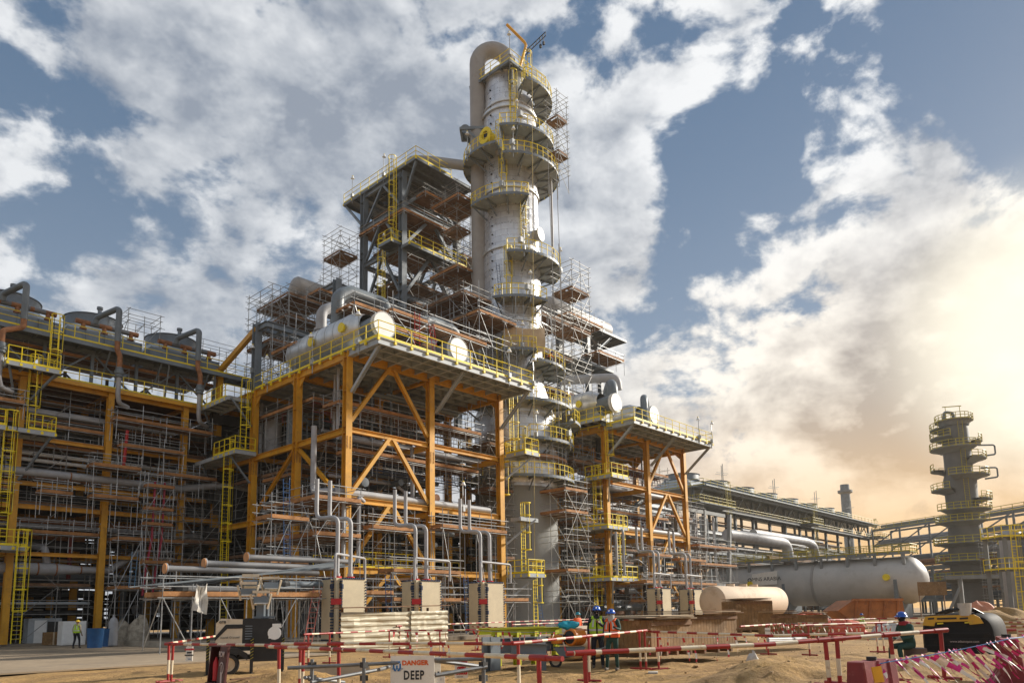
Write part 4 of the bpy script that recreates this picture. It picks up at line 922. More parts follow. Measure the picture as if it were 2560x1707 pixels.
# left rack
hung('boarded scaffold hung at the middle of the left rack below the walkway', 20.4, 60.6, 28.0, 61.9, 17.2, G3, 1.4, tr=False)
hung('short boarded scaffold hung at the left edge of the picture', 9.0, 60.8, 14.2, 61.9, 17.2, G3, 1.2, tr=False)
hung('short boarded scaffold below the thick grey pipe, nearer the caged ladder', 15.6, 60.5, 17.6, 61.6, 10.9, G3, 1.6, tr=False, bay=1.0)
hung('boarded scaffold below the thick grey pipe at the orange column', 19.0, 60.4, 22.2, 61.6, 10.9, G3, 2.2, tr=False, bay=1.5)
hung('boarded scaffold with a red tube, above the thick grey pipe', 18.9, 60.4, 22.3, 61.8, 13.3, G3, 1.8, tr=False, bay=1.6)
scaffold('tall scaffold between the right columns of the left rack', 20.9, 60.3, 25.8, 61.9, .3, [4.05, 7.8], top=1.3, group=G3, bay=1.6)
scaffold('tall narrow scaffold carrying red hoses at the left rack', 22.6, 59.6, 24.6, 60.3, 4.2, [6.0, 9.0, 10.2, 12.0], top=1.4, group=G3, bay=1.0)
hung('boarded scaffold in front of the barrels behind the caged ladder', 14.9, 62.5, 20.2, 63.4, 8.15, G3, 1.3, tr=False)
hung('long boarded scaffold under the fan walkway of the left rack', 10.0, 63.6, 29.4, 65.0, 22.4, G3, 1.0, tr=False, bay=2.4)
hung('boarded scaffold below the grey pipe in the left rack', 14.6, 63.6, 22.0, 65.0, 14.9, G3, 1.0, tr=False, bay=2.2)
hung('boarded scaffold right of the orange rack column', 24.2, 60.8, 28.6, 61.9, 13.3, G3, 1.8, tr=False, bay=1.5)
hung('boarded scaffold low behind the drum skip', 24.5, 60.8, 28.8, 62.2, 6.0, G3, 2.2, tr=False, bay=1.5)
# bare tube scaffolds standing over the racks
def cageframe(label, x0, y0, x1, y1, z0, z1, group, lift=2.0, m=None, bay=1.6, boards=()):
    lv = []; z = z0 + lift
    while z < z1: lv.append(z); z += lift
    return scaffold(label, x0, y0, x1, y1, z0, lv or [z1], top=.9, bay=bay, m=m or DGALV, planks=bool(boards), group=group, rail=True, toe=PLANKD, skip=tuple(q for i, q in enumerate(lv) if i not in boards))  # toe boards in the darker wood: interior shade is put into their colour
cageframe('bare tube scaffold standing over the middle air cooler', 22.0, 64, 24.6, 66, 24.8, 27.4, G3); cageframe('bare tube scaffold behind the right air cooler', 28.5, 68, 33.5, 70.0, 23.4, 27.6, G3)
# around the grey tower and the exchangers
G6 = 'scaffolds on the left deck and the grey tower'
scaffold('boarded scaffold over the corner exchanger', 30.3, 43.4, 33.9, 46.0, DZ, [24.3], top=1.6, group=G6, bay=1.7)
scaffold('boarded scaffold beside the white cover of the corner exchanger', 33.2, 42.6, 36.6, 45.6, DZ, [23.0, 24.4], top=1.3, group=G6, bay=1.6)
scaffold('boarded scaffold over the second silver exchanger', 37.4, 42.8, 43.4, 45.6, DZ, [24.4], top=1.2, group=G6, bay=1.9)
scaffold('boarded scaffold at the far end of the corner exchanger', 29.7, 50.4, 33.6, 54.0, DZ, [23.0], top=2.6, group=G6, bay=1.8)
cageframe('bare tube scaffold against the small grey portal column', 29.8, 54.4, 36.2, 58.4, DZ, 29.0, G6, 2.0, boards=(1,))
cageframe('tube scaffold under the grey drum with a black ladder', 33.0, 57.4, 36.6, 63.0, DZ, 32.0, G6, 2.0, boards=(3, 4))
hung('boarded scaffold with maroon girders beside the grey drum', 36.0, 57.0, 38.4, 63.4, 31.6, G6, 1.0)
cageframe('tall bare tube scaffold on the left side of the grey tower', 42.2, 63.2, 44.4, 66.2, 28.5, 43.0, G6, 1.9, boards=(2, 5))
hung('boarded scaffold under the top platform of the grey tower', 46.4, 54.2, 48.6, 56.4, 44.6, G6, .4, tr=False)
hung('wide boarded scaffold half way up the grey tower', 44.4, 55.2, 52.4, 62.8, 42.3, G6, .3, tr=False, bay=2.6)
hung('boarded scaffold bridge from the grey tower to the column, top', 47.6, 50.6, 51.2, 54.6, 43.4, G6, .6, tr=False)
hung('boarded scaffold bridge from the grey tower to the column, middle', 47.3, 50.4, 51.0, 54.6, 35.6, G6, .6, tr=False)
hung('boarded scaffold bridge from the grey tower to the column, lower', 45.4, 49.6, 50.8, 53.4, 31.4, G6, 2.8, tr=False)
cageframe('tube scaffold tower between the grey tower and the column', 48.3, 51.6, 50.2, 53.6, 28.0, 46.0, G6, 2.1, boards=(1, 3, 5))
hung('boarded scaffold with navy girders inside the grey tower', 43.4, 54.6, 52.0, 60.0, 30.4, G6, 1.4, m=DGALV)
hung('boarded scaffold inside the left deck steelwork behind the exchangers', 36.5, 50.0, 46.0, 55.0, 28.2, G6, 1.6)
scaffold('tangle of tube scaffold between the deck and the silver column', 44.2, 44.4, 49.0, 49.4, DZ - 2, [22.4, 25.4, 28.2], top=2.6, group=G6, bay=1.6, skip=(25.4,))
# round the column
for z, lab in ((30.6, 'ring of bare tube scaffold round the column under its middle platform'), (27.0, 'ring of bare tube scaffold round the column above the tan sheet')):
    t = thing('scaffold', lab, 'scaffold', (TX, TY, z), G4)
    for k in range(14):
        a = -105 + 15 * k; p, q = tp(a, 3.9, 0), tp(a + 15, 3.9, 0)
        for h in (-1.2, 0, 1.0): tube('ledger', GALV, p + V((0, 0, z + h)), q + V((0, 0, z + h)), .028, t, 5)
        tube('standard', GALV, p + V((0, 0, z - 1.6)), p + V((0, 0, z + 1.4)), .03, t, 5)
        if k % 2: tube('brace', GALV, p + V((0, 0, z - 1.2)), q + V((0, 0, z + 1.0)), .026, t, 5)
cageframe('tall tube scaffold climbing the right side of the column, upper part', TX + 1.5, TY - 5.2, TX + 3.0, TY - 3.8, 43.5, 54.5, G4, 1.9, boards=(1, 3))
cageframe('tall tube scaffold on the right side of the column, lower part', TX + 1.5, TY - 6.4, TX + 4.2, TY - 4.0, 22.5, 36.0, G4, 2.0, boards=(2, 4, 6))
scaffold('silver tube scaffold tower standing at the right of the column skirt', 51.4, 41.0, 54.6, 44.6, .3, [2.7, 5.3, 8.1, 10.6, 12.6], top=1.3, group=G4, bay=1.6, m=mat('bright scaffold tube', (.55, .55, .52), .35, .5, .2, 3, (.3, .25, .2), .3), skip=(2.7, 8.1))
t = thing('scaffold', 'boarded ring scaffold low on the column above the skirt', 'scaffold', (TX, TY, 15.6), G4)
for k in range(9):
    p, q = tp(8 + 9 * k, 5.0, 15.9), tp(17 + 9 * k, 5.0, 15.9)
    for h in (.1, .7, 1.2): tube('ledger', GALV, p + V((0, 0, h)), q + V((0, 0, h)), .028, t, 5)
    tube('standard', GALV, p - V((0, 0, 1.2)), p + V((0, 0, 1.5)), .03, t, 5); bar('toe_board', PLANK, p + V((0, 0, .15)), q + V((0, 0, .15)), .04, .25, t)
b = MB(); a0, a1 = tang(8), tang(90); a1 += 2 * pi if a1 < a0 else 0; b.lathe([(3.97, 15.85), (4.95, 15.85), (4.95, 15.92), (3.97, 15.92)], (TX, TY, 0), n=14, a0=a0, a1=a1); b.build('plank_deck', PLANKD, t)
# right of the column and the right module
hung('boarded scaffold under the tan drum, its end in the sky', 74.8, 53.6, 80.5, 56.4, 34.7, G2, 1.8, tr=False)
hung('boarded scaffold below the tan drum nearer the column', 66.8, 52.0, 73.6, 55.6, 37.0, G2, .8, tr=False)
cageframe('bare tube scaffold behind the grey steel under the tan drum', 79.6, 57.5, 83.6, 61.0, 22.0, 33.0, G2, 2.0)
cageframe('tube scaffold between the column and the right deck', 60.5, 51.5, 66.6, 56.0, DZ, 36.0, G2, 2.1, boards=(1, 2, 4, 6))
hung('boarded scaffold with maroon girders under the right deck', 60.6, 44.5, 75.0, 46.6, 17.0, G2)
hung('boarded scaffold with maroon girders in the middle of the right module', 61.0, 44.5, 74.6, 46.4, 12.0, G2)
hung('boarded scaffold in front of the right module at its middle column', 64.6, 41.0, 69.0, 42.2, 7.3, G2, 2.2, tr=False, bay=1.5)
hung('boarded scaffold in front of the right module at its right column', 71.0, 41.0, 76.4, 42.2, 7.1, G2, 2.2, tr=False, bay=1.5)
scaffold('low scaffold behind the right cream exchangers', 61.5, 39.4, 75.6, 41.2, .4, [2.6, 4.4], top=1.0, group=G2, bay=2.0)
scaffold('scaffold right of the right module in front of the far rack', 77.0, 42.0, 86.0, 44.6, .4, [4.0, 6.9, 9.0], top=1.2, group=G2, bay=1.9)
# ladders leaning in the scaffolds
def lean(label, x, y, z0, z1, m, dx=.3, w_=.42, ux=1, uy=0):
    t = thing('access_ladder', label, 'ladder', (x, y, z0), 'leaning ladders'); n = int((z1 - z0) / .28)
    for s in (-.5, .5): tube('stile', m, (x + ux * s * w_, y + uy * s * w_, z0), (x + dx + ux * s * w_, y + .5 + uy * s * w_, z1), .028, t, 5)
    b = MB()
    for k in range(1, n): f = k / n; q = V((x + dx * f, y + .5 * f, z0 + (z1 - z0) * f)); d = V((ux, uy, 0)) * w_ * .5; b.cyl(q - d, q + d, .016, 4)
    b.build('rungs', m, t); return t
SALM = mat('faded red ladder', (.42, .12, .09), .55, 0, .15, 3); LBLUE = mat('pale blue ladder', (.16, .34, .52), .5, 0, .12, 3)
lean('faded red ladder leaning left of the leftmost cream exchanger', 22.5, 36.2, .25, 3.4, SALM, .9, .5); lean('pale blue ladder on the low lift of the left rack', 22.0, 60.2, 4.2, 7.0, LBLUE)
lean('blue ladder left of the corner column', 23.6, 40.4, 5.0, 10.2, BLUE, .1); lean('blue ladder behind the sheet metal fence beside the middle exchanger', 29.2, 37.6, .4, 4.3, BLUE, .2); lean('blue ladder beside the right cream exchanger', 36.0, 37.6, .4, 4.4, BLUE, .25)
lean('blue ladder at the foot of the column skirt', 47.4, 40.6, .3, 3.4, BLUE, .1); lean('navy ladder against the upper shell of the column', tp(-24, 3.4, 0).x, tp(-24, 3.4, 0).y - .4, 31.6, 35.4, NAVY, .1); lean('black ladder sticking up at the grey portal frame', 33.5, 58.5, 27.5, 30.6, BLACK, .2)
lean('red ladder frame on the left deck between the exchangers', 35.1, 42.0, DZ, 25.0, mat('red tube', (.45, .03, .03), .5), .4, .5); lean('red ladder frame on the left deck nearer the column', 37.4, 42.2, DZ, 24.6, MATS['red tube'], -.3, .5)
lean('tall navy ladder mast right of the column', 57.5, 46.0, 16, 28, NAVY, .2, .5)
# hoses, ropes and sheets
def rope(label, pts, r, m, name='rope', cat='rope', group=None):
    t = thing(name, label, cat, tuple(pts[0]), group); b = MB(); b.path(pts, r, 5, .3); b.build('strand', m, t); return t
HOSE = mat('red fire hose', (.36, .03, .06), .6)
for k, (xx, lab) in enumerate(((22.75, 'red hose hanging through the left rack scaffold, thicker and bent'), (23.5, 'red hose hanging straight in the left rack scaffold'))):
    rope(lab, [(xx + .5, 59.9, 12.6), (xx + .45, 59.9, 8.0), (xx + .1, 59.9, 5.5), (xx, 60, 3.6)], .09, HOSE, 'hose', 'hose', 'red hoses')
rope('upright red tube standing on the boards above the thick grey pipe', [(21.2, 61.0, 13.4), (21.35, 61.0, 16.6)], .12, MATS['red tube'], 'hose', 'hose', 'red hoses')
ROPE = mat('hoist rope', (.5, .42, .2), .8); GREYR = mat('grey hoist rope', (.22, .22, .22), .7)
for k, (x0, x1, y0, y1, m, lab) in enumerate(((1222, 1228, 120, 1290, ROPE, 'yellowish hoist rope down the front of the column'), (1257, 1285, 330, 1000, GREYR, 'grey hoist rope hanging right of the column'), (1276, 1300, 350, 940, GREYR, 'grey hoist rope beside the right edge of the ring platforms'), (1283, 1297, 560, 900, GREYR, 'short grey hoist rope right of the column'))):
    rope(lab, [at(x0, y0, D=68), at(x1, y1, D=66)], .028, m, group='hoist ropes')
pipe_thing('standpipe', 'slim grey standpipe along the right side of the column', 'pipe', [tp(80, 4.2, 36), tp(80, 4.2, 45.5)], .11, PIPE)
def cloth(label, quad, nu, nv, m, sag, name='sheet', cat='sheet'):
    t = thing(name, label, cat, tuple(quad[0])); a, b_, c, d = [V(q) for q in quad]; vv = []; n_ = (b_ - a).cross(d - a).normalized(); th = .012
    for side in (0, 1):
        for j in range(nv + 1):
            for i in range(nu + 1):
                u, v = i / nu, j / nv; p = a.lerp(b_, u).lerp(d.lerp(c, u), v); p = p + n_ * (sag * NZ.noise(V((u * 3.4, v * 1.6, sag * 9))) + sag * .5 * NZ.noise(V((u * 9, v * 2.5, 4))) + side * th); vv.append(p + V((0, 0, -sag * .8 * sin(pi * u) * (1 - v))))
    w1 = nu + 1; s_ = w1 * (nv + 1); ff = []
    for side in (0, 1):
        for j in range(nv):
            for i in range(nu): q = (side * s_ + j * w1 + i, side * s_ + j * w1 + i + 1, side * s_ + (j + 1) * w1 + i + 1, side * s_ + (j + 1) * w1 + i); ff.append(q if side else q[::-1])
    part('fabric', mesh_of('fabric', vv, ff, [m], smooth=True), MX.Identity(4), t); return t
TARP = mat('tan tarpaulin', (.56, .44, .30), .85, 0, .1, 1, (.40, .30, .19), .4); RAG = mat('grey white tarpaulin', (.52, .49, .44), .85, 0, .12, 2, (.34, .31, .27), .5)
cloth('tan tarpaulin tied up on a ring platform of the column', [tp(-10, 4.5, 28.6), tp(42, 4.5, 28.6), tp(42, 4.4, 26.2), tp(-14, 4.4, 26.2)], 16, 8, TARP, .35)
cloth('grey white tarpaulin hanging from the low scaffold on the left', [at(451, 1340, Y=36.3), at(478, 1338, Y=36.3), at(472, 1411, Y=36.2), at(442, 1400, Y=36.2)], 10, 14, RAG, .22)
MIDP = mat('mid grey stored pipe', (.20, .20, .205), .5, 0, .15, 1, (.2, .16, .12), .4)
# capped pipes stored along the low scaffolds
CAPW = mat('plywood cap', (.62, .30, .13), .8, 0, .1, 3)
for k, (sx, sy, ex, lab) in enumerate(((378, 1305, 25.5, 'long grey pipe with a plywood end cap, leftmost of three'), (468, 1293, 26.5, 'long grey pipe with a plywood end cap, middle of three'), (565, 1279, 28, 'long grey pipe with a plywood end cap, rightmost of three'))):
    p = at(sx, sy, Y=40); t = thing('capped_pipe', lab, 'pipe', tuple(p), 'capped pipes in store'); b = MB(); b.cyl(p, (ex, 40, p.z), .17, 14); b.build('pipe_run', MIDP, t, True)
    b = MB(); b.lathe([(.2, .1), (.29, .1), (.29, .04), (.2, .04)], p, (1, 0, 0), 16); b.build('flange', PIPE, t, True); b = MB(); b.cyl(p + V((-.02, 0, 0)), p + V((.05, 0, 0)), .28, 16); b.build('end_cap', CAPW, t, True)
for k, (sx, sy, ex, lab) in enumerate(((420, 1352, 19.5, 'grey pipe with its end wrapped in black sheet, left one'), (560, 1348, 22.5, 'grey pipe with its end wrapped in black sheet, middle one'), (655, 1341, 26, 'grey pipe with its end wrapped in black sheet, right one'))):
    p = at(sx, sy, Y=37.2); t = thing('capped_pipe', lab, 'pipe', tuple(p), 'capped pipes in store'); b = MB(); b.cyl(p, (ex, 37.2, p.z), .18, 14); b.build('pipe_run', DPIPE if k else MIDP, t, True)
    b = MB(); b.lathe([(.0, -.5), (.14, -.52), (.2, -.4), (.24, -.1), (.2, .1), (.19, .2)], p, (1, 0, 0), 9); b.build('black_wrap', BLACK, t)
for k in range(7):
    y = 37.0 + .28 * k; z = 3.55 + .06 * (k % 2); t = thing('tray_length', 'length of grey cable tray laid along the low scaffold', 'cable tray', (12.5, y, z), 'cable trays laid on the low scaffold')
    b = MB(); b.bar((13.4 + .6 * k, y, z - .3 + .1 * k * .2), (26, y + .4, 4.7 + .06 * k), .16, .06); b.build('tray', DPIPE, t)
# floodlights on bent poles
def floodlight(p, ang, label):
    t = thing('floodlight', label, 'floodlight', p, 'floodlights on bent poles'); x, y, z = p; d = V((cos(ang), sin(ang), 0)); P = V(p)
    b = MB(); b.path([P + V((0, 0, -.7)), P + V((0, 0, .9)), P + V((0, 0, 1.25)) + d * .1, P + V((0, 0, 2.0)) + d * .02], .04, 6, .1); b.build('pole', GALV, t)
    b = MB(); h = P + V((0, 0, 2.15)) + d * .28; b.lathe([(0, .15), (.09, .14), (.11, .05), (.22, -.11), (.21, -.13), (0, -.08)], h, (d.x * .15, d.y * .15, 1), 14); l = b.build('lamp_head', WHITE, t, True)
    b = MB(); b.cyl(h + V((0, 0, .11)), h + V((0, 0, .22)), .075, 10); b.build('yellow_cap', YELLOW, l, True)
    b = MB(); b.box(P + V((0, 0, .15)) + d * .05, (.28, .28, .38)); b.build('control_box', LSTEEL, t); return t
fl = floodlight((29.15, 41.2, DZ), -pi * .75, 'floodlight at the near corner of the left deck')
FLS = [((29.15, 47.0, DZ), 'floodlight on the left rail of the left deck beside a yellow nozzle cap'), ((29.15, 53.6, DZ), 'floodlight on the left rail of the left deck, farthest back'), ((29.2, 56.2, 22.0), 'floodlight on the small grey portal column'), ((28.9, 62.2, 20.6), 'floodlight beside the sloping orange beam'),
       ((42.0, 38.9, DZ), 'floodlight on the front rail of the left deck, nearest the column'), ((44.9, 38.9, DZ), 'floodlight at the right end of the left deck'), ((72.4, 38.8, DZ), 'floodlight on the front rail of the right deck'), ((75.2, 38.8, DZ), 'floodlight at the right end of the right deck'),
       ((44.5, 64.4, GT + .1), 'floodlight on the grey tower top, leftmost'), ((44.5, 58.8, GT + .1), 'floodlight on the grey tower top beside the ladder'), ((44.6, 58.9, 38.9), 'floodlight half way up the grey tower'), ((36.9, 58.5, 30.0), 'floodlight under the grey drum'), ((76.2, 59.0, 42.2), 'floodlight above the tan drum'),
       (tuple(tp(-62, 4.8, 47.3)), 'floodlight at the left edge of the column platforms'), (tuple(tp(10, 4.5, 49.1)), 'floodlight on the upper front platform of the column'), (tuple(tp(4, 4.9, 45.9)), 'floodlight on the second front platform of the column'), (tuple(tp(96, 4.9, 45.9)), 'floodlight at the right edge of the column high up'),
       (tuple(tp(14, 4.9, 35.8)), 'floodlight in front of the column shell at mid height'), (tuple(tp(88, 4.9, 35.8)), 'floodlight at the right edge of the column at mid height'), (tuple(tp(22, 4.6, 31.5)), 'floodlight on the platform above the tan tarpaulin'), (tuple(tp(10, 4.9, 26.2)), 'floodlight on the tarpaulin platform'), (tuple(tp(20, 5.6, 17.6)), 'floodlight above the lower silver shell'),
       (tuple(tp(66, 5.7, 17.6)), 'floodlight between the column and the right deck'), (tuple(tp(70, 5.5, 21.2)), 'floodlight at the right of the wide ring platform'), ((39.9, 42.2, 9.8), 'floodlight low on the cross beam of the left module'), (tuple(tp(8, 3.1, 54.4)), 'floodlight under the square top platform')]
for p, lab in FLS: dup(fl, p, lab, rz=rnd.uniform(-.5, .5))
fo = floodlight((TX - 3.0, TY - 3.0, Z57), -pi * .8, 'floodlight at the top of the column beside the curved pipe')

# more bare scaffolds deep in the steelwork
cageframe('bare tube scaffold filling the front of the left module behind the braces', 30.4, 46.9, 44.0, 48.4, .4, 16.4, G1, 2.0, bay=1.9, boards=(1, 3, 6)); cageframe('bare tube scaffold down the left side of the left module', 30.0, 49.6, 31.6, 62.0, .4, 19.0, G1, 2.1, bay=2.0, boards=(2, 5))
cageframe('bare tube scaffold deep between the columns of the left rack', 2.6, 63.2, 20.0, 64.4, .3, 19.0, G3, 2.0, bay=2.1, boards=(1, 4)); cageframe('bare tube scaffold deep at the right bay of the left rack', 20.9, 63.0, 28.6, 64.6, .3, 19.0, G3, 1.9, bay=1.7, boards=(1, 3, 5, 7)); cageframe('bare tube scaffold in front of the right bay of the left rack', 25.9, 60.6, 28.9, 62.0, .3, 12.0, G3, 1.9, bay=1.5, boards=(1, 3))
cageframe('bare tube scaffold filling the front of the right module', 61.0, 46.9, 75.0, 48.2, .4, 16.4, G2, 2.0, bay=2.0, boards=(1, 3, 5)); cageframe('bare tube scaffold right of the right module, taller', 77.5, 45.0, 84.0, 46.6, .4, 15.0, G2, 2.0, bay=1.8, boards=(2, 4))
cageframe('bare tube scaffold between the left module and the column skirt', 45.4, 44.6, 48.4, 47.0, .4, 18.0, G4, 2.0, bay=1.5, boards=(2, 5, 7)); cageframe('bare tube scaffold between the column skirt and the right module', 56.6, 44.0, 59.6, 47.0, .4, 19.0, G4, 2.0, bay=1.5, boards=(1, 4, 7))
hung('boarded scaffold at mid height in the right bay of the left rack', 21.0, 60.9, 25.8, 61.8, 15.2, G3, 1.4, tr=False, bay=1.4); hung('long boarded scaffold deep in the left rack above the white pipes', 3.0, 62.8, 20.2, 63.6, 16.3, G3, .8, tr=False, bay=2.4); hung('boarded scaffold on the front of the rack at the second level', 8.8, 60.9, 14.0, 61.8, 11.0, G3, 1.4, tr=False, bay=1.7)

cageframe('dense bare tube scaffold inside the grey tower, upper part', 45.4, 56.6, 51.6, 61.6, 33.6, 46.6, G6, 2.1, bay=2.0, boards=(0, 2, 4)); cageframe('dense bare tube scaffold inside the grey tower, lower part', 45.4, 54.6, 51.4, 60.6, DZ, 33.0, G6, 2.0, bay=2.0, boards=(1, 3, 5)); cageframe('bare tube scaffold standing behind the grey tower', 52.4, 55.0, 55.0, 60.0, DZ, 45.0, G6, 2.2, bay=1.9, boards=(2, 5, 8))
cageframe('bare tube scaffold between the second exchanger and the column', 43.8, 46.0, 47.4, 51.4, DZ, 32.0, G6, 2.0, bay=1.6, boards=(2, 4)); cageframe('low bare tube scaffold along the foot of the far rack', 118, 60.0, 208, 61.6, .2, 14.0, G2, 2.4, bay=4.2, boards=(1, 3)); cageframe('bare tube scaffold at the foot of the distant column', 139, 22, 146, 26, .2, 13.0, G2, 2.2, bay=2.2, boards=(1, 3)); cageframe('bare tube scaffold right of the distant column', 144, 12, 152, 17, .2, 10.0, G2, 2.2, bay=2.4, boards=(1, 2))
for z, x0, x1 in ((29.3, 44.9, 52), (36.2, 44.9, 52), (40.9, 44.9, 52), (45.0, 44.9, 52)):
    for y in (57.6, 59.2, 60.8): beam('beam', GSTEEL, (x0, y, z), (x1, y, z), .2, .3, gs)
# ---------------------------------------------------------------- far side on the right
STEELF = mat('far grey steel', (.20, .21, .21), .6, 0, .15, .4, (.16, .13, .10), .4)
FARY = mat('far yellow rails', (.42, .33, .015), .5, 0, .1, 1)  # safety yellow darkened; the backlit shade is put into the colour
fr = thing('pipe_rack', 'long far pipe rack with a row of fan coolers running away on the right', 'pipe rack', (118, 62, .2))
FX0, FX1, FY = 117, 212, 62.4; FZ = 23.7
r_ = random.Random(21)
b = MB(); b.box(((FX0 + FX1) / 2, FY + 9, FZ - .1), (FX1 - FX0, 19, .2)); b.build('fan_deck', UNDER, fr)
for k in range(13):
    x = FX0 + .6 + 7.8 * k
    for y in (FY + 2.4, FY + 16): beam('column', STEELF, (x, y, .2), (x, y, FZ - .4), .5, .5, fr, up=(0, 1, 0))
    bar('brace', STEELF, (x, FY + 2.4, FZ - 3.6), (x, FY + .2, FZ - .4), .22, .22, fr); bar('brace', STEELF, (x, FY + 2.4, FZ - 3.8), (x + 3.5, FY + 2.4, FZ - .5), .22, .22, fr); bar('brace', STEELF, (x, FY + 2.4, FZ - 3.8), (x - 3.5, FY + 2.4, FZ - .5), .22, .22, fr)
for z, d in ((FZ - .45, .6), (FZ - 3.9, .5), (14.5, .5), (9.5, .5), (5, .5)):
    for y in (FY + .2, FY + 2.4): beam('beam', STEELF, (FX0, y, z), (FX1, y, z), .3, d, fr)
for z, y in ((FZ, FY), (FZ - 3.7, FY + 1.2)):
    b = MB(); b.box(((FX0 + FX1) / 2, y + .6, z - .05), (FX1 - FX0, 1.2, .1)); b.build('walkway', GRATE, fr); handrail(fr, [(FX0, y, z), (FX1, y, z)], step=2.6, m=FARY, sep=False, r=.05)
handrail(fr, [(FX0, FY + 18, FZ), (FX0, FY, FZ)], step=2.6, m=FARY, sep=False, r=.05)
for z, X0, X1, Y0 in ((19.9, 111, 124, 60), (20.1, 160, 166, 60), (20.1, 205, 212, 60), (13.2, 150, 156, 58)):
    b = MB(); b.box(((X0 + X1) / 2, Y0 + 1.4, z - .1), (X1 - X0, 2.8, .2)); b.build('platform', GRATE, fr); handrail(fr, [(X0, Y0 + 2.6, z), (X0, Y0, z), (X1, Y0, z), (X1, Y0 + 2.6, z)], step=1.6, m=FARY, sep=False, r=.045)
for x in (124, 165, 206): ladder(fr, x, FY - .8, 8 if x < 150 else 13, FZ, -pi / 2, cage=10, m=FARY, w_=.7)
for k in range(70):
    z = r_.choice((2, 4, 6.5, 8, 10.5, 12, 13.4, 15.4, 17, 18.6)); y = r_.uniform(FY + 1, FY + 16); a = r_.uniform(FX0 - 6, FX0 + 60); run(fr, [(a, y, z), (min(FX1, a + r_.uniform(20, 60)), y, z)], r_.choice((.15, .25, .4, .6)), r_.choice((PIPE, DPIPE, RUST, PLANKD, GALV)), n=7)
b = MB()
for z in (3.4, 7.3, 11.2, 14.9, 17.8): b.bar((FX0 + 3, FY + 13, z), (FX1, FY + 13, z), .6, 1.7)
b.build('cable_tray', DARKM, fr)
for k in range(8):
    x = FX0 + 6.5 + 11.6 * k; t = thing('fan_cooler', 'grey fan ring in the long row on the far rack', 'air cooler', (x, FY + 8, FZ), 'fan coolers on the far rack')
    if k == 0: t['label'] = 'nearest grey fan ring on the far rack, largest of the row'
    b = MB(); b.lathe([(7.0, 0), (6.6, .6), (3.4, 2.3)], (x, FY + 8, FZ), n=4, a0=pi / 4, a1=pi / 4 + 2 * pi); b.build('plenum', LSTEEL, t); b = MB(); b.lathe([(3.4, 2.3), (3.3, 3.3), (3.5, 3.4), (3.2, 3.4), (3.2, 2.3)], (x, FY + 8, FZ), n=22); b.build('fan_ring', DPIPE, t, True)
    if k % 2 == 0:
        for s in range(2): q = V((x + 5 + 1.5 * s, FY + 2 + s, FZ)); tube('mast', STEELF, q, q + V((0, 0, 5.5)), .07, t, 5); tube('mast', STEELF, q + V((-2.4, 0, 3.6)), q + V((2.2, 0, 3.9)), .05, t, 5)
# big grey vessel pointing at the photographer, with its railed top walkway
bv = thing('storage_vessel', 'huge grey horizontal vessel with a railed yellow walkway along its top', 'vessel', (122.5, 44, 2)); VX, VZ, VR = 122.0, 5.75, 3.55; VY0, VY1 = 31.5, 64
b = MB(); b.lathe([(0, -1.9), (.9, -1.82), (1.8, -1.5), (2.6, -.95), (3.15, -.4), (3.45, .2), (VR, .8), (VR, VY1 - VY0)], (VX, VY0, VZ), (0, 1, 0), 44); b.build('shell', mat('pale vessel grey', (.46, .44, .41), .5, 0, .1, .25, (.34, .31, .27), .4), bv, True)
b = MB(); b.lathe([(VR, -.22), (VR + .13, -.18), (VR + .13, .18), (VR, .22)], (VX, 45.4, VZ), (0, 1, 0), 44); b.build('stiffening_ring', DRUM, bv, True)
b = MB(); b.cyl((VX - VR + .2, 34.3, VZ + .4), (VX - VR - .35, 34.3, VZ + .4), .5, 16); b.build('nozzle_cap', YELLOW, bv, True); b = MB(); b.cyl((VX - VR + .2, 55.5, VZ + .2), (VX - VR - .35, 55.5, VZ + .2), .5, 16); b.build('nozzle_cap', YELLOW, bv, True)
for y in (33.2, 50, 61): b = MB(); b.box((VX, y, 1.6), (5.4, .7, 3.2)); b.box((VX - 3.3, y, 3), (.5, .5, 5.6)); b.build('saddle', DPIPE, bv)
b = MB(); b.box((VX - 1.2, 47.5, VZ + VR + .55), (3.2, 33, .12)); b.bar((VX - 2.8, 31, VZ + VR + .35), (VX - 2.8, 64, VZ + VR + .35), .2, .4)
for y in range(32, 64, 4): b.bar((VX - 2.7, y, VZ + 2.2), (VX - 2.7, y, VZ + VR + .4), .3, .4)
b.build('walkway', STEELF, bv); handrail(bv, [(VX - 2.9, 64, VZ + VR + .6), (VX - 2.9, 31, VZ + VR + .6), (VX + 1, 31, VZ + VR + .6)], step=1.5, m=FARY, r=.055); handrail(bv, [(VX + .6, 64, VZ + VR + .6), (VX + .6, 31, VZ + VR + .6)], step=1.5, m=FARY, r=.055, sep=False)
# banner on the vessel
def text_mesh(s, size, ext=.004, spacing=1.0, bold=0):
    cu = bpy.data.curves.new('lettering', 'FONT'); cu.body = s; cu.size = size; cu.align_x = 'CENTER'; cu.align_y = 'CENTER'; cu.extrude = ext; cu.offset = bold; cu.space_character = spacing; cu.resolution_u = 3
    return evaluated_mesh(bpy.data.objects.new('lettering', cu))
def lettering(parent, s, c, xdir, size, m, ydir=(0, 0, 1), spacing=1.0, bold=0, name='lettering', sx=1.0):
    """lettering lying on a face; xdir: reading direction"""
    x = V(xdir).normalized(); y = V(ydir).normalized(); z = x.cross(y); me = text_mesh(s, size, .004, spacing, bold); me.materials.clear(); me.materials.append(m)
    M = MX(((x.x * sx, y.x, z.x, c[0]), (x.y * sx, y.y, z.y, c[1]), (x.z * sx, y.z, z.z, c[2]), (0, 0, 0, 1))); return part(name, me, M, parent)
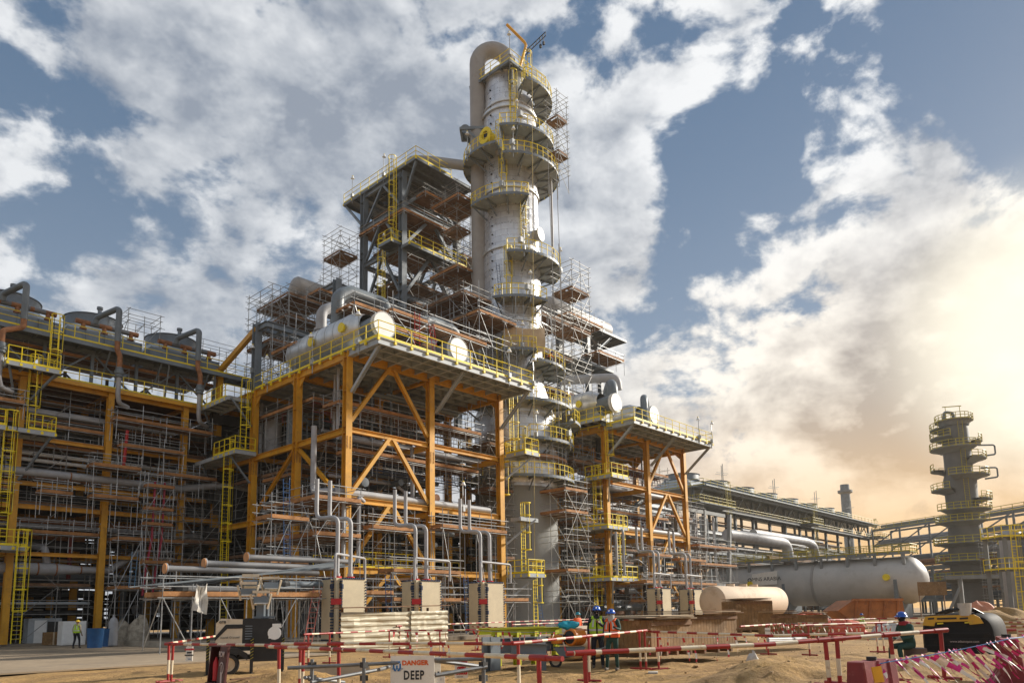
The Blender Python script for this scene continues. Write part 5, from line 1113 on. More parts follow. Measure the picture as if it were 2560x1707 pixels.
INK = mat('black print', (.02, .02, .022), .6); ORINK = mat('orange print', (.72, .12, .02), .6); REDINK = mat('red print', (.60, .02, .03), .6); BLUINK = mat('blue print', (.02, .16, .42), .6); SIGNW = mat('white sign board', (.80, .76, .68), .5, 0, .05, 2, (.5, .4, .28), .35)
bn = thing('banner', 'white lettered banner tied to the side of the huge grey vessel', 'banner', (118, 54, 5)); q = [at(1727, 1318, X=118.2), at(1785, 1310, X=118.2), at(1785, 1341, X=118.2), at(1727, 1345, X=118.2)]
vv = [p for p in q] + [p + V((.04, 0, 0)) for p in q]; part('cloth', mesh_of('cloth', vv, [(0, 1, 2, 3), (7, 6, 5, 4), (0, 4, 5, 1), (1, 5, 6, 2), (2, 6, 7, 3), (3, 7, 4, 0)], [SIGNW]), MX.Identity(4), bn)
c_ = (q[0] + q[2]) / 2; lettering(bn, 'MNS ARABIA', (c_.x - .03, c_.y - .35, c_.z), (0, -1, 0), .86, INK); lettering(bn, 'O', (c_.x - .03, c_.y + 2.55, c_.z - .1), (0, -1, 0), .9, INK, bold=.03, name='emblem')
# far column, stack and pipe bridges
def farcol(label, x, y, prof, decks, m=mat('far column grey', (.15, .14, .125), .7, 0, .12, .4)):  # shell grey is dark, a backlit silhouette put into the colour
    t = thing('distillation_column', label, 'column', (x, y, 0)); b = MB(); b.lathe(prof, (x, y, 0), n=32); b.build('shell', m, t, True); ang = atan2(-y, -x)
    for z, f0, f1, R in decks:
        b = MB(); a0, a1 = ang + RAD(f0), ang + RAD(f1); rr = 2.3; b.lathe([(rr, z - .9), (R - .4, z - .12), (R, z - .12), (R, z + .06), (rr, z + .06)], (x, y, 0), n=18, a0=a0, a1=a1); o = b.build('platform', STEELF, t)
        k = max(4, int((a1 - a0) / .25)); handrail(o, [(x + R * cos(a0 + (a1 - a0) * j / k), y + R * sin(a0 + (a1 - a0) * j / k), z) for j in range(k + 1)], step=1.6, m=FARY, sep=False, r=.06)
    return t
fc = at(2224, 1290, D=130); FCX, FCY = fc.x, fc.y
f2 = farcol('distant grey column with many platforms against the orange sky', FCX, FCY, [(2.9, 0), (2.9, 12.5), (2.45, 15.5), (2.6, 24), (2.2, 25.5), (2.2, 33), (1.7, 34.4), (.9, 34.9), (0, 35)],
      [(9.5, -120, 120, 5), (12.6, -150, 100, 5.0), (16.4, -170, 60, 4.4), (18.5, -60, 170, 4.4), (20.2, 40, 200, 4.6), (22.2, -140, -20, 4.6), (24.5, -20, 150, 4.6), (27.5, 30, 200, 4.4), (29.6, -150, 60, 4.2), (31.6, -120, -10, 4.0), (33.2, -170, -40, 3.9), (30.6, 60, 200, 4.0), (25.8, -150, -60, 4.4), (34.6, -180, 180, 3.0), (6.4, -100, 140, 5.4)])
b = MB()
for z in (25.5, 29.6): p = V((FCX + 2.6 * sin(YAW + 1.4), FCY - 3, z)); q = p + _r * 2.9; b.path([p + V((0, 0, .5)), q + V((0, 0, .5)), q + V((0, 0, -1.2)), p + _r * .6 + V((0, 0, -1.5))], .15, 6, .4)
b.path([(FCX, FCY, 34.5), (FCX, FCY, 36.2), tuple(V((FCX, FCY, 36.4)) - _r * 1.6), tuple(V((FCX, FCY, 33)) - _r * 1.9)], .28, 8, .6); b.build('side_pipe', DPIPE, f2, True); ladder(f2, FCX - 2.4, FCY - 1.4, 16, 33, atan2(-FCY, -FCX), m=FARY, w_=.7)
b = MB(); p = V((FCX, FCY, 35)); 
for s in (-1, 1): b.bar(p + _r * s * 1.3, p + _r * s * 1.3 + V((0, 0, 2.4)), .1, .1)
b.bar(p + _r * -1.8 + V((0, 0, 2.3)), p + _r * 1.6 + V((0, 0, 2.5)), .1, .14); b.build('davit_arm', FARY, f2)
sk = at(1946, 1190, D=330); t = thing('stack', 'distant dark chimney stack with a collar platform', 'chimney', (sk.x, sk.y, 0)); zt = at(1945, 1111, D=330).z; b = MB(); b.lathe([(2.0, 0), (2.0, zt - 7), (1.9, zt), (1.6, zt)], (sk.x, sk.y, 0), n=20); b.build('shell', DPIPE, t, True)
b = MB(); b.lathe([(2.0, zt - 4.2), (3.1, zt - 3.6), (3.1, zt - 2.6), (2.95, zt - 2.6), (2.95, zt - 3.5), (2, zt - 3.9)], (sk.x, sk.y, 0), n=16); b.build('platform', STEELF, t)
def bridge(label, p0, p1, zs, seed, wd=6, yl=True, legs=True):
    t = thing('pipe_bridge', label, 'pipe bridge', (p0[0], p0[1], 0), 'distant pipe bridges'); r2 = random.Random(seed); a, e = V((p0[0], p0[1], 0)), V((p1[0], p1[1], 0)); d = (e - a); L = d.length; d /= L; n_ = V((-d.y, d.x, 0)); m = max(2, int(L / 7))
    for j in range(m + 1):
        for s in (0, wd): q = a + d * (L * j / m) + n_ * s; bar('column', STEELF, q, q + V((0, 0, zs[-1])), .4, .4, t)
        if j < m:
            for z0, z1 in zip(zs[:-1], zs[1:]):
                q = a + d * (L * j / m); bar('brace', STEELF, q + V((0, 0, z0)), q + d * (L / m) + V((0, 0, z1)), .22, .22, t)
    for z in zs:
        for s in (0, wd): bar('beam', STEELF, a + n_ * s + V((0, 0, z)), e + n_ * s + V((0, 0, z)), .3, .45, t)
        for k in range(5): s = r2.uniform(.4, wd - .4); zz = z + r2.uniform(.3, 1.3); b = MB(); b.cyl(a + n_ * s + V((0, 0, zz)), e + n_ * s + V((0, 0, zz)), r2.choice((.15, .25, .35, .5)), 7); b.build('pipe', r2.choice((DPIPE, PIPE, RUST, DPIPE)), t, True)
    if yl: handrail(t, [a + V((0, 0, zs[-1] + .3)), e + V((0, 0, zs[-1] + .3))], step=2.5, m=FARY, sep=False, r=.06)
    return t
def gpt(x, d): q = at(x, 1410, D=d); return (q.x, q.y)
bridge('distant pipe bridge between the far rack and the far column', gpt(2020, 190), gpt(2230, 165), (5, 9, 13, 17.5, 21.5), 1); bridge('distant pipe bridge to the right of the far column', gpt(2205, 150), gpt(2440, 128), (4, 8, 12, 16, 19), 2); bridge('low distant pipe bridge behind the huge vessel', gpt(2080, 150), gpt(2420, 118), (3, 6, 9.4), 3, yl=False)
b_ = bridge('dark pipe rack at the right edge of the picture', gpt(2310, 92), gpt(2440, 78), (3.5, 6.4, 9), 4)
mh = thing('pipe_rack', 'mass of pipework behind the right module and before the far rack', 'pipe rack', (96, 50, 0))
for k in range(3):
    for y in (46, 52, 58): bar('column', STEELF, (79 + 6 * k, y, .2), (79 + 7 * k, y, 14.5), .45, .45, mh)
for z in (5, 9.5, 14.2):
    for y in (46, 52, 58): bar('beam', STEELF, (77, y, z), (91.5, y, z), .3, .45, mh)
for k in range(70):
    z = r_.choice((1.6, 3, 4.2, 6, 7.2, 8.4, 10.4, 11.6, 13, 15)); y = r_.uniform(45, 62); a = r_.uniform(76, 82); run(mh, [(a, y, z), (a + r_.uniform(5, 9.5), y, z)], r_.choice((.1, .16, .25, .4)), r_.choice((PIPE, DPIPE, GALV, RUST, LSTEEL)), n=7)
for k in range(26): x = r_.uniform(78, 91); y = r_.uniform(45, 60); run(mh, [(x, y, .2), (x, y, r_.choice((5, 9, 14)))], r_.choice((.1, .16, .25)), r_.choice((PIPE, DPIPE, LSTEEL)), n=7)
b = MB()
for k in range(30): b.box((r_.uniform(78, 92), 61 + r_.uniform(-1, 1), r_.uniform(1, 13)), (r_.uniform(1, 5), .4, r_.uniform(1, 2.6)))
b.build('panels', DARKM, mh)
pipe_thing('vapour_pipe', 'fat grey pipe curving down into the huge vessel', 'pipe', [(100, 50, 12.6), (118, 50, 12.6), (121, 50, 12.4), (121.6, 50, 9.0)], .85, PIPE, 2.4, 16)
pipe_thing('vapour_pipe', 'fat grey pipe running level in front of the far rack', 'pipe', [(126, 58, 15.2), (150, 58, 15.2), (154, 58, 14.6), (155, 58, 12)], .8, PIPE, 2.0, 16)
def portal(label, x, d, w_, h):
    q = at(x, 1400, D=d); t = thing('steel_portal', label, 'steel frame', (q.x, q.y, 0)); p0 = V((q.x, q.y, 0)); p1 = p0 + _r * w_
    for p in (p0, p1): bar('column', STEELF, p, p + V((0, 0, h)), .5, .5, t); bar('brace', STEELF, p + _r * (2.4 if p is p1 else -2.4), p + V((0, 0, h * .8)), .28, .28, t)
    bar('beam', STEELF, p0 + V((0, 0, h)) - _r * 2, p1 + V((0, 0, h)) + _r * 2, .5, .5, t); return t
portal('grey steel portal right of the huge vessel', 2212, 100, 6.5, 5.6)

def backmass(label, X0, X1, Y0, Y1, ztop, seed, step=7.5):
    t = thing('process_rack', label, 'pipe rack', ((X0 + X1) / 2, Y0, .2), 'racks behind the modules'); r2 = random.Random(seed); nx = max(1, int((X1 - X0) / step)); ny = max(1, int((Y1 - Y0) / step)); lv = [z for z in (4.9, 9.6, 14.4, 19.6) if z <= ztop]
    for i in range(nx + 1):
        for j in range(ny + 1): bar('column', ORANGE if j == 0 else STEELF, (X0 + (X1 - X0) * i / nx, Y0 + (Y1 - Y0) * j / ny, .2), (X0 + (X1 - X0) * i / nx, Y0 + (Y1 - Y0) * j / ny, lv[-1]), .45, .45, t)
    for z in lv:
        b = MB(); b.box(((X0 + X1) / 2, (Y0 + Y1) / 2, z), (X1 - X0, Y1 - Y0, .16)); b.build('floor', GRATE, t)
        for j in range(ny + 1): bar('beam', ORANGE if j == 0 else STEELF, (X0, Y0 + (Y1 - Y0) * j / ny - .1, z - .3), (X1, Y0 + (Y1 - Y0) * j / ny - .1, z - .3), .3, .45, t)
        for k in range(9): y = r2.uniform(Y0 + .5, Y1); zz = z - r2.uniform(.8, 4.2); b = MB(); b.path([(X0 + r2.uniform(0, 3), y, zz), (X1 - r2.uniform(0, 3), y, zz)], r2.choice((.12, .2, .3, .45)), 8); b.build('pipe', r2.choice((PIPE, DPIPE, RUST, DPIPE, GALV)), t, True)
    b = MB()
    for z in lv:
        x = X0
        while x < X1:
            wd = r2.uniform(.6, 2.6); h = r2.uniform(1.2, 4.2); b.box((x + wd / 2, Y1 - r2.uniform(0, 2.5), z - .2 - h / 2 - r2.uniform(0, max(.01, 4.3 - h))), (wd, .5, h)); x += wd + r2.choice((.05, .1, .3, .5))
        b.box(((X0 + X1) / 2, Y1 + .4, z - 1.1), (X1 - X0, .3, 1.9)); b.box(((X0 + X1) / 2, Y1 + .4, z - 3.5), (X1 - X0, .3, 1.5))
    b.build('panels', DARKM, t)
    return t
backmass('dark multi storey process rack behind the left module and its exchangers', 29.8, 60, 63.5, 86, 19.6, 31)
backmass('dark multi storey process rack behind the column and the right module', 60.6, 110, 63.5, 80, 14.4, 33)
backmass('distant process floors on the right behind the far column', 196, 224, 0, 62, 9.6, 37, 9)
backmass('dark floors at the back of the left pipe rack', -8, 29.0, 87.5, 100, 19.6, 35)

# railed access tower cut by the right edge, valve platform on the far racks
q = at(2325, 1400, D=72); at_ = thing('access_tower', 'grey access tower with yellow rails and ladder cut by the right edge', 'steel tower', (q.x, q.y, 0)); q = V((q.x, q.y, 0))
for a in (0, 4.2):
    for bb in (0, 3): bar('column', STEELF, q + _r * a + _f * bb, q + _r * a + _f * bb + V((0, 0, 8.6)), .36, .36, at_)
for z in (5.2, 8.4):
    b = MB(); b.box(q + _r * 2.1 + _f * 1.5 + V((0, 0, z)), (5, 3.6, .16), 0, MX((_r, _f, V((0, 0, 1)))).transposed()); b.build('platform', GRATE, at_); handrail(at_, [q + _r * -.4 + _f * 3 + V((0, 0, z)), q + _r * -.4 - _f * .3 + V((0, 0, z)), q + _r * 4.6 - _f * .3 + V((0, 0, z))], step=1.1, sep=False, r=.04)
p = q + _r * .6 - _f * .4; ladder(at_, p.x, p.y, .2, 8.4, TOCAM if 'TOCAM' in globals() else atan2(-_f.y, -_f.x), cage=3)
c = at(2330, 1300, D=88); t = thing('vertical_drum', 'slim grey upright drum at the right edge beside the access tower', 'vessel', (c.x, c.y, 0)); b = MB(); b.lathe([(1.3, 0), (1.3, 9.6), (1.1, 10.2), (.6, 10.6), (0, 10.7)], (c.x, c.y, 0), n=24); b.build('shell', DRUM, t, True)
# ---------------------------------------------------------------- the foreground of the site
def gp(x, y, dz_=0.0):
    """ground point seen at photo position x, y"""
    z = 0.0
    for _ in range(12):
        p = at(x, y, Z=z); z += .6 * (gz(p.x, p.y) - z)
    return V((p.x, p.y, gz(p.x, p.y) + dz_))
def gd(x, D):
    p = at(x, 1410, D=D); return V((p.x, p.y, gz(p.x, p.y)))
TOCAM = atan2(-_f.y, -_f.x); TOLEFT = atan2(-_r.y, -_r.x)
# ---- red and white tube barriers
def striped(b, p, q, r, seg=.44, n=10, off=0.0):
    p, q = V(p), V(q); L = (q - p).length; d = (q - p) / L; s = -off; k = 0
    while s < L:
        a, e = max(0, s), min(L, s + seg)
        if e > a + 1e-4: b.cyl(p + d * a, p + d * e, r, n, mi=k % 2, cap=(a == 0 or e == L))
        s += seg; k += 1
def barrier(label, pts, Zs, posts, r=.034, foot=True, seg=.44, group='red and white tube barriers', h=None):
    """pts: photo positions of the rail; Zs: its height there; posts: photo x of its posts"""
    if not isinstance(Zs, (list, tuple)): Zs = [Zs] * len(pts)
    W3 = [at(x, y, Z=z) for (x, y), z in zip(pts, Zs)]
    t = thing('barrier', label, 'barrier', (W3[0].x, W3[0].y, gz(W3[0].x, W3[0].y)), group)
    for p, q in zip(W3[:-1], W3[1:]): b = MB(); striped(b, p, q, r, seg, off=rnd.uniform(0, .4)); b.build('rail', [RED, CHALK], t, True)
    for px in posts:
        for (x0, y0), (x1, y1), p, q in zip(pts[:-1], pts[1:], W3[:-1], W3[1:]):
            if min(x0, x1) - 8 <= px <= max(x0, x1) + 8:
                # perspective-true position along the straight rail
                lo, hi = -.05, 1.05
                for _ in range(30):
                    m = (lo + hi) / 2; c = p.lerp(q, m); v = c - CAMP; sx = (1280 + FPX * v.dot(RT) / v.dot(FW)) / K
                    if (sx < px) == (x1 > x0): lo = m
                    else: hi = m
                c = p.lerp(q, m); g = gz(c.x, c.y); b = MB(); d = (q - p).normalized(); zt = c.z
                lean_ = d * rnd.uniform(-.05, .05)
                for a, e, mi in ((0, .42, 0), (.42, .78, 1), (.78, 1.0, 0)): b.cyl(V((c.x, c.y, zt + (g - zt) * a)) + lean_ * a, V((c.x, c.y, zt + (g - zt) * e)) + lean_ * e, r * .95, 10, mi=mi)
                b.cyl(c - d * .16, c + d * .16, r * 1.22, 10, mi=0); po = b.build('post', [RED, CHALK], t, True)
                if foot:
                    b = MB(); n_ = V((-d.y, d.x, 0)); b.cyl(V((c.x, c.y, g + .04)) + lean_ - n_ * .32, V((c.x, c.y, g + .04)) + lean_ + n_ * .32, r * .8, 8); b.build('foot', RED, po, True)
                break
    return t
barrier('nearest barrier rail, carrying the big DANGER DEEP sign', [(614, 1484), (1176, 1507), (1292, 1512)], [1.06, 1.06, 1.06], [641, 697, 778, 1237], .036)
barrier('thick near rail running right from the middle, below the two men', [(1301, 1500), (1765, 1479), (2174, 1446)], [1.10, 1.12, 1.25], [1343, 1895, 1922, 2044, 2160], .036)
barrier('rail in front of the light tower trailer, left end of the foreground', [(384, 1478), (622, 1481)], 1.05, [388, 398], .034, seg=.36)
barrier('short rail going back from the left corner behind the small white sign', [(386, 1477), (501, 1459), (530, 1461)], [1.05, 1.12, 1.12], [499], .032)
barrier('long rail behind the DANGER sign, from the trailer to the trench', [(622, 1478), (1176, 1477), (1244, 1471)], [1.06, 1.06, 1.08], [690, 778, 1190], .036)
barrier('rail rising to the men in the middle, its feet in view', [(1182, 1476), (1484, 1447)], [1.06, 1.12], [1190, 1352, 1480, 1468], .033)
barrier('rail from the men past the timber crates', [(1410, 1441), (1500, 1450), (1765, 1459), (2072, 1452)], [1.12, 1.08, 1.05, 1.06], [1510], .033)
barrier('rail behind the men, over the cream cylinder', [(1085, 1438), (1176, 1442), (1400, 1447)], [1.12, 1.10, 1.08], [1098, 1196], .033)
barrier('rail before the white sheet metal fence', [(698, 1456), (896, 1447), (1028, 1447), (1146, 1444)], 1.1, [708, 757, 894, 1010], .033)
barrier('rail at the right end of the sheet metal fence', [(911, 1437), (1176, 1427), (1382, 1420)], [1.18, 1.2, 1.24], [918, 1176, 1240], .033)
barrier('upper rail in front of the column scaffold', [(1176, 1434), (1380, 1426)], [1.17, 1.2], [1250, 1330], .033)
barrier('far rail by the cream exchangers, right of the men', [(1433, 1423), (1651, 1412)], [1.22, 1.4], [1520, 1600], .033)
barrier('rail with a NO ENTRY sign behind the seated man', [(1824, 1436), (2053, 1428), (2135, 1431)], 1.1, [1856, 2012, 2024], .033)
barrier('rail crossing the sand left of the seated man', [(1700, 1438), (1824, 1430), (1930, 1432)], [1.1, 1.1, 1.1], [1760], .033)
barrier('rail at the far left under the rack', [(-10, 1449), (122, 1448)], .95, [45, 116], .05)
barrier('short rail at the blue bins on the left', [(150, 1448), (226, 1448)], .95, [152, 160, 236], .05)
for k, (x0, y0, x1, y1, z0) in enumerate(((2180, 1424, 2352, 1429, .86), (2250, 1434, 2360, 1438, .92), (2200, 1417, 2360, 1421, .84), (2262, 1447, 2360, 1445, .98), (1990, 1420, 2150, 1418, .98), (1880, 1424, 2010, 1420, 1.0))):
    barrier(('upper', 'middle', 'uppermost', 'lowest', 'farthest', 'left')[k] + ' of the crowded barrier rails beyond the compressor', [(x0, y0), (x1, y1)], z0, [x0 + 30, (x0 + x1) // 2], .034)
# ---- grey scaffold tube guard in the foreground
SCG = mat('grey scaffold tube', (.17, .175, .18), .5, .4, .2, 4, (.20, .14, .08), .4)
t = thing('tube_guard', 'grey scaffold tube guard round the trench, behind the DANGER sign', 'barrier', tuple(gp(715, 1566)))
for a, e in (((660, 1533), (1108, 1512)), ((715, 1566), (870, 1537)), ((700, 1555), (790, 1566)), ((870, 1537), (905, 1527))):
    p, q = at(*a, D=13.4), at(*e, D=14.6); tube('tube', SCG, p, q, .034, t, 8)
for a, e, d0, d1 in (((998, 1515), (1110, 1512), 12.4, 12.6), ((1004, 1517), (1108, 1530), 12.4, 13), ((1000, 1550), (1118, 1530), 12.0, 12.6)): tube('tube', SCG, at(*a, D=d0), at(*e, D=d1), .034, t, 8)
for x, y0, D in ((717, 1513, 13.6), (836, 1510, 13.8), (1110, 1508, 12.6)):
    p = at(x, y0, D=D); tube('upright', SCG, p, (p.x, p.y, gz(p.x, p.y) - .1), .034, t, 8)
    for yy in (1526, 1556):
        b = MB(); b.box(at(x, yy, D=D), (.11, .11, .1)); b.build('clamp', DARKM, t)
# ---- signs
def sign(label, x0, y0, x1, y1, D, lines, hang=None, yawoff=0.0, m=None, emblem=False):
    tl = at(x0, y0, D=D); br_ = at(x1, y1, D=D); w_ = (br_ - tl).dot(_r); h = tl.z - br_.z; c = (tl + br_) / 2; x = (_r * cos(yawoff) + _f * sin(yawoff)).normalized(); n_ = V((x.y, -x.x, 0))
    t = thing('sign', label, 'sign', (c.x, c.y, c.z - h / 2), 'warning signs'); Rm = MX((x, -n_, V((0, 0, 1)))).transposed(); b = MB(); b.box(c, (w_, .02, h), 0, Rm); b.build('board', m or SIGNW, t)
    for s, fx, fy, size, ink, kw in lines:
        p = c + x * (fx * w_) + V((0, 0, fy * h)) + n_ * .0135; lettering(t, s, p, x, size * h, ink, **kw)
    if hang:
        b = MB()
        for f in (-.4, .4): q = c + x * f * w_ + V((0, 0, h / 2)); b.cyl(q - V((0, 0, .03)), q + V((0, 0, hang)), .006, 5)
        b.build('wire', SCG, t)
    if emblem:
        b = MB(); o = c - x * .36 * w_ + V((0, 0, .28 * h)) + n_ * .0135; u = V((0, 0, 1)); E_ = .20 * h
        def st(a, e, th=.035): b.bar(o + x * a[0] * E_ + u * a[1] * E_, o + x * e[0] * E_ + u * e[1] * E_, th * h, .004, up=n_)
        st((-.32, .45), (-.32, -.2)); st((-.32, -.2), (-.1, -.5)); st((-.5, .25), (-.1, .25)); st((-.05, .45), (.4, .45)); st((.38, .3), (.38, -.2)); st((.38, -.2), (.15, -.5)); st((.03, .1), (.03, -.35))
        b.build('emblem', BLUINK, t)
    return t
sign('big white DANGER DEEP sign with a blue emblem hanging from the nearest rail', 896, 1506, 999, 1612, 14.0, [('DANGER', .06, .345, .135, ORINK, dict(bold=.006, spacing=1.05)), ('DEEP', .03, .08, .26, INK, dict(bold=.007, sx=.68, spacing=1.16)), ('EXCAVATION', .0, -.25, .2, INK, dict(bold=.01, sx=.7)), ('TECNICAS REUNIDAS', -.345, .225, .034, BLUINK, dict(sx=.75)), ('FOR SAFETY', -.34, .185, .03, BLUINK, {})], .06, emblem=True)
sign('second white DANGER sign half hidden behind the big one', 985, 1508, 1013, 1600, 14.3, [('N', .12, .05, .2, INK, dict(bold=.01)), ('O', .12, .42, .1, INK, {})], .08)
sign('small white sign with red print low behind the big DANGER sign', 1004, 1553, 1022, 1585, 13.8, [('SAFE', 0, -.1, .2, REDINK, {}), ('i', .0, .3, .25, BLUINK, {})])
sign('small white DANGER DEEP EXCAVATION sign at the left end of the barriers', 427, 1484, 443, 1517, 17.6, [('DANGER', 0, .30, .16, REDINK, dict(bold=.004)), ('DEEP', 0, .08, .14, INK, dict(bold=.004)), ('EXCAVATION', 0, -.1, .12, INK, dict(bold=.003, sx=.8)), ('SAFETY', .1, -.36, .07, BLUINK, {})], .05)
sign('white DANGER OPEN MANHOLE sign tied to the grey tubes', 1044, 1516, 1075, 1556, 12.9, [('DANGER', 0, .36, .2, REDINK, dict(bold=.006, sx=.85)), ('OPEN', 0, .06, .2, REDINK, dict(bold=.006, sx=.9)), ('MANHOLE', 0, -.22, .19, REDINK, dict(bold=.006, sx=.72)), ('SAFETY FIRST', -.1, -.42, .06, INK, {})], .03, .25)
sign('white NO ENTRY sign left of the seated man', 2066, 1434, 2092, 1446, 27, [('NO', 0, .2, .38, REDINK, dict(bold=.006)), ('ENTRY', 0, -.26, .38, INK, dict(bold=.008, sx=.95))], .05)
sign('framed notice board on the right edge above the pink streamers', 2336, 1443, 2357, 1464, 18, [('NOTICE', 0, .2, .2, REDINK, {}), ('KEEP OUT', 0, -.15, .16, REDINK, {})], m=TARP)
sign('white paper notice on the side of the timber crate', 1757, 1461 - 20, 1770, 1461, 24, [('TOOLS', 0, .15, .2, INK, {}), ('SAFETY', 0, -.3, .16, BLUINK, {})])
# ---- maroon fire point box
MARB = mat('maroon fire box', (.06, .013, .014), .5, 0, .12, 2, (.2, .09, .06), .3)
t = thing('fire_point', 'maroon fire point box with white FCW lettering beside the trailer', 'fire box', tuple(gp(480, 1560))); q = at(480, 1560, D=17.5); o = V((q.x, q.y, 0)); ax2, ay2 = (_r * .86 - _f * .5).normalized(), (_r * .5 + _f * .86).normalized(); H_ = 1.02
gz0 = gz(q.x, q.y); L0 = o + V((0, 0, gz0))
def fpt(a, bb, c): return L0 + ax2 * (a - .10 + .13 * c / H_) + ay2 * bb + V((0, 0, c))
b = MB(); w2 = .36; d2 = .26
for (a0, a1) in ((0, .025), (w2 - .025, w2)):
    pts = [fpt(a0, 0, 0), fpt(a1, 0, 0), fpt(a1, d2, 0), fpt(a0, d2, 0), fpt(a0, 0, H_), fpt(a1, 0, H_), fpt(a1, d2, H_), fpt(a0, d2, H_)]
    b.add(pts, [(0, 1, 5, 4), (1, 2, 6, 5), (2, 3, 7, 6), (3, 0, 4, 7), (4, 5, 6, 7), (3, 2, 1, 0)])
pts = [fpt(.025, d2 - .02, 0), fpt(w2 - .025, d2 - .02, 0), fpt(w2 - .025, d2, 0), fpt(.025, d2, 0), fpt(.025, d2 - .02, H_), fpt(w2 - .025, d2 - .02, H_), fpt(w2 - .025, d2, H_), fpt(.025, d2, H_)]
b.add(pts, [(0, 1, 5, 4), (1, 2, 6, 5), (2, 3, 7, 6), (3, 0, 4, 7), (4, 5, 6, 7), (3, 2, 1, 0)])
for c0, c1 in ((H_, H_ + .03), (0, .2)): 
    pts = [fpt(-.03, -.03, c0), fpt(w2 + .03, -.03, c0), fpt(w2 + .03, d2, c0), fpt(-.03, d2, c0), fpt(-.03, -.03, c1), fpt(w2 + .03, -.03, c1), fpt(w2 + .03, d2, c1), fpt(-.03, d2, c1)]; b.add(pts, [(0, 1, 5, 4), (1, 2, 6, 5), (2, 3, 7, 6), (3, 0, 4, 7), (4, 5, 6, 7), (3, 2, 1, 0)])
b.build('casing', MARB, t)
b = MB(); pts = [fpt(w2 + .002, -.03, .2), fpt(w2 + .02, .56, .0), fpt(w2 + .02, .56, H_), fpt(w2 + .002, -.03, H_)]; pts = [p for p in pts] + [p + ax2 * .02 for p in pts]; 
side = [fpt(w2, 0, 0), fpt(w2 + .42, -.16, 0), fpt(w2 + .42, -.16, H_), fpt(w2, 0, H_)]; sn = (side[1] - side[0]).cross(side[3] - side[0]).normalized(); sd2 = [p - sn * .02 for p in side]
b.add(side + sd2, [(0, 1, 2, 3), (7, 6, 5, 4), (0, 4, 5, 1), (1, 5, 6, 2), (2, 6, 7, 3), (3, 7, 4, 0)]); b.build('side_door', MARB, t)
fx = (side[1] - side[0]).normalized(); c0 = (side[0] + side[2]) / 2 + sn * .012; PALE = mat('pale stencil paint', (.55, .45, .42), .6)
lettering(t, 'FCW', c0 + V((0, 0, .34)), fx, .17, PALE, bold=.004)
b = MB(); b.box(c0 + V((0, 0, -.22)), (.10, .008, .32), 0, MX((fx, sn, V((0, 0, 1)))).transposed()); b.lathe([(.12, -.004), (.15, -.004), (.15, .004), (.12, .004), (.12, -.004)], c0 + V((0, 0, .02)), tuple(sn), 18, a0=-.3, a1=pi + .3); b.box(c0 + V((0, 0, .02)), (.04, .008, .16), 0, MX((fx, sn, V((0, 0, 1)))).transposed()); b.build('emblem', PALE, t)
b = MB(); ex_ = fpt(.17, .11, .22); b.lathe([(0, 0), (.075, .01), (.075, .42), (.04, .5), (.02, .56), (0, .56)], ex_, n=12); b.build('extinguisher', REDP, t, True)
# ---- towed light tower
g0 = gp(568, 1548); GN = V((g0.x, g0.y, gz(g0.x, g0.y))); gx = (_r * .93 + _f * .36).normalized(); gy = V((-gx.y, gx.x, 0))
def gl_(a, bb, c): return GN + gx * a + gy * bb + V((0, 0, c))
GR = MX((gx, gy, V((0, 0, 1)))).transposed()
t = thing('light_tower', 'towed cream and black light tower trailer with folded lamps', 'light tower', tuple(GN))
CREAMG = mat('cream plastic hood', (.66, .56, .42), .5, 0, .06, 2, (.4, .3, .2), .4)
b = MB(); b.box(gl_(-.05, .45, .78), (1.72, 1.0, .16), 0, GR); b.box(gl_(.55, .45, .62), (.9, .9, .5), 0, GR); b.box(gl_(-.1, .45, .5), (1.5, .8, .12), 0, GR); b.build('chassis', BLACK, t)
def prism(prof, y0, y1, mi=0):
    n = len(prof); vv = [gl_(a, y0, c) for a, c in prof] + [gl_(a, y1, c) for a, c in prof]; return vv, [tuple(range(n)), tuple(range(2 * n - 1, n - 1, -1))] + [(k, n + k, n + (k + 1) % n, (k + 1) % n)[::1] for k in range(n)]
b = MB(); b.add(*prism([(-.92, .86), (-.18, .86), (-.18, 1.63), (-.78, 1.66), (-.92, 1.52)], -.06, .98)); h = b.build('hood', CREAMG, t)
b = MB(); b.add(*prism([(-.94, 1.12), (-.94, 1.0), (-.6, 1.36), (-.18, 1.36), (-.18, 1.48), (-.65, 1.48)], -.075, -.055)); b.build('black_band', BLACK, h)
lettering(h, 'GTB', gl_(-.74, -.085, 1.55), gx, .10, INK, bold=.003); lettering(h, 'meridi O kraed', gl_(-.52, -.085, 1.10), gx, .085, INK); pass
b = MB(); b.add(*prism([(-.18, .86), (.98, .86), (.92, 1.52), (.70, 1.63), (-.08, 1.66), (-.18, 1.6)], -.05, .97)); e = b.build('engine_cover', BLACK, t)
b = MB()
for k in range(6): b.box(gl_(.0, -.06, 1.05 + .075 * k), (.2, .03, .03), 0, GR)
b.build('louvre', GSTEEL, e)
b = MB(); b.lathe([(0, 0), (.17, .004), (.2, 0)], gl_(.74, -.062, 1.2), tuple(-gy), 14); b.box(gl_(.80, -.06, 1.42), (.26, .012, .12), 0, GR); b.box(gl_(.72, -.06, 1.12), (.3, .012, .16), 0, GR); b.build('torn_sticker', WHITE, e)
b = MB(); b.add(*prism([(-1.0, .52), (-.94, .80), (-.32, .80), (-.02, .62), (-.02, .42), (-.26, .60), (-.84, .66)], -.3, .02)); b.build('mudguard', BLACK, t)
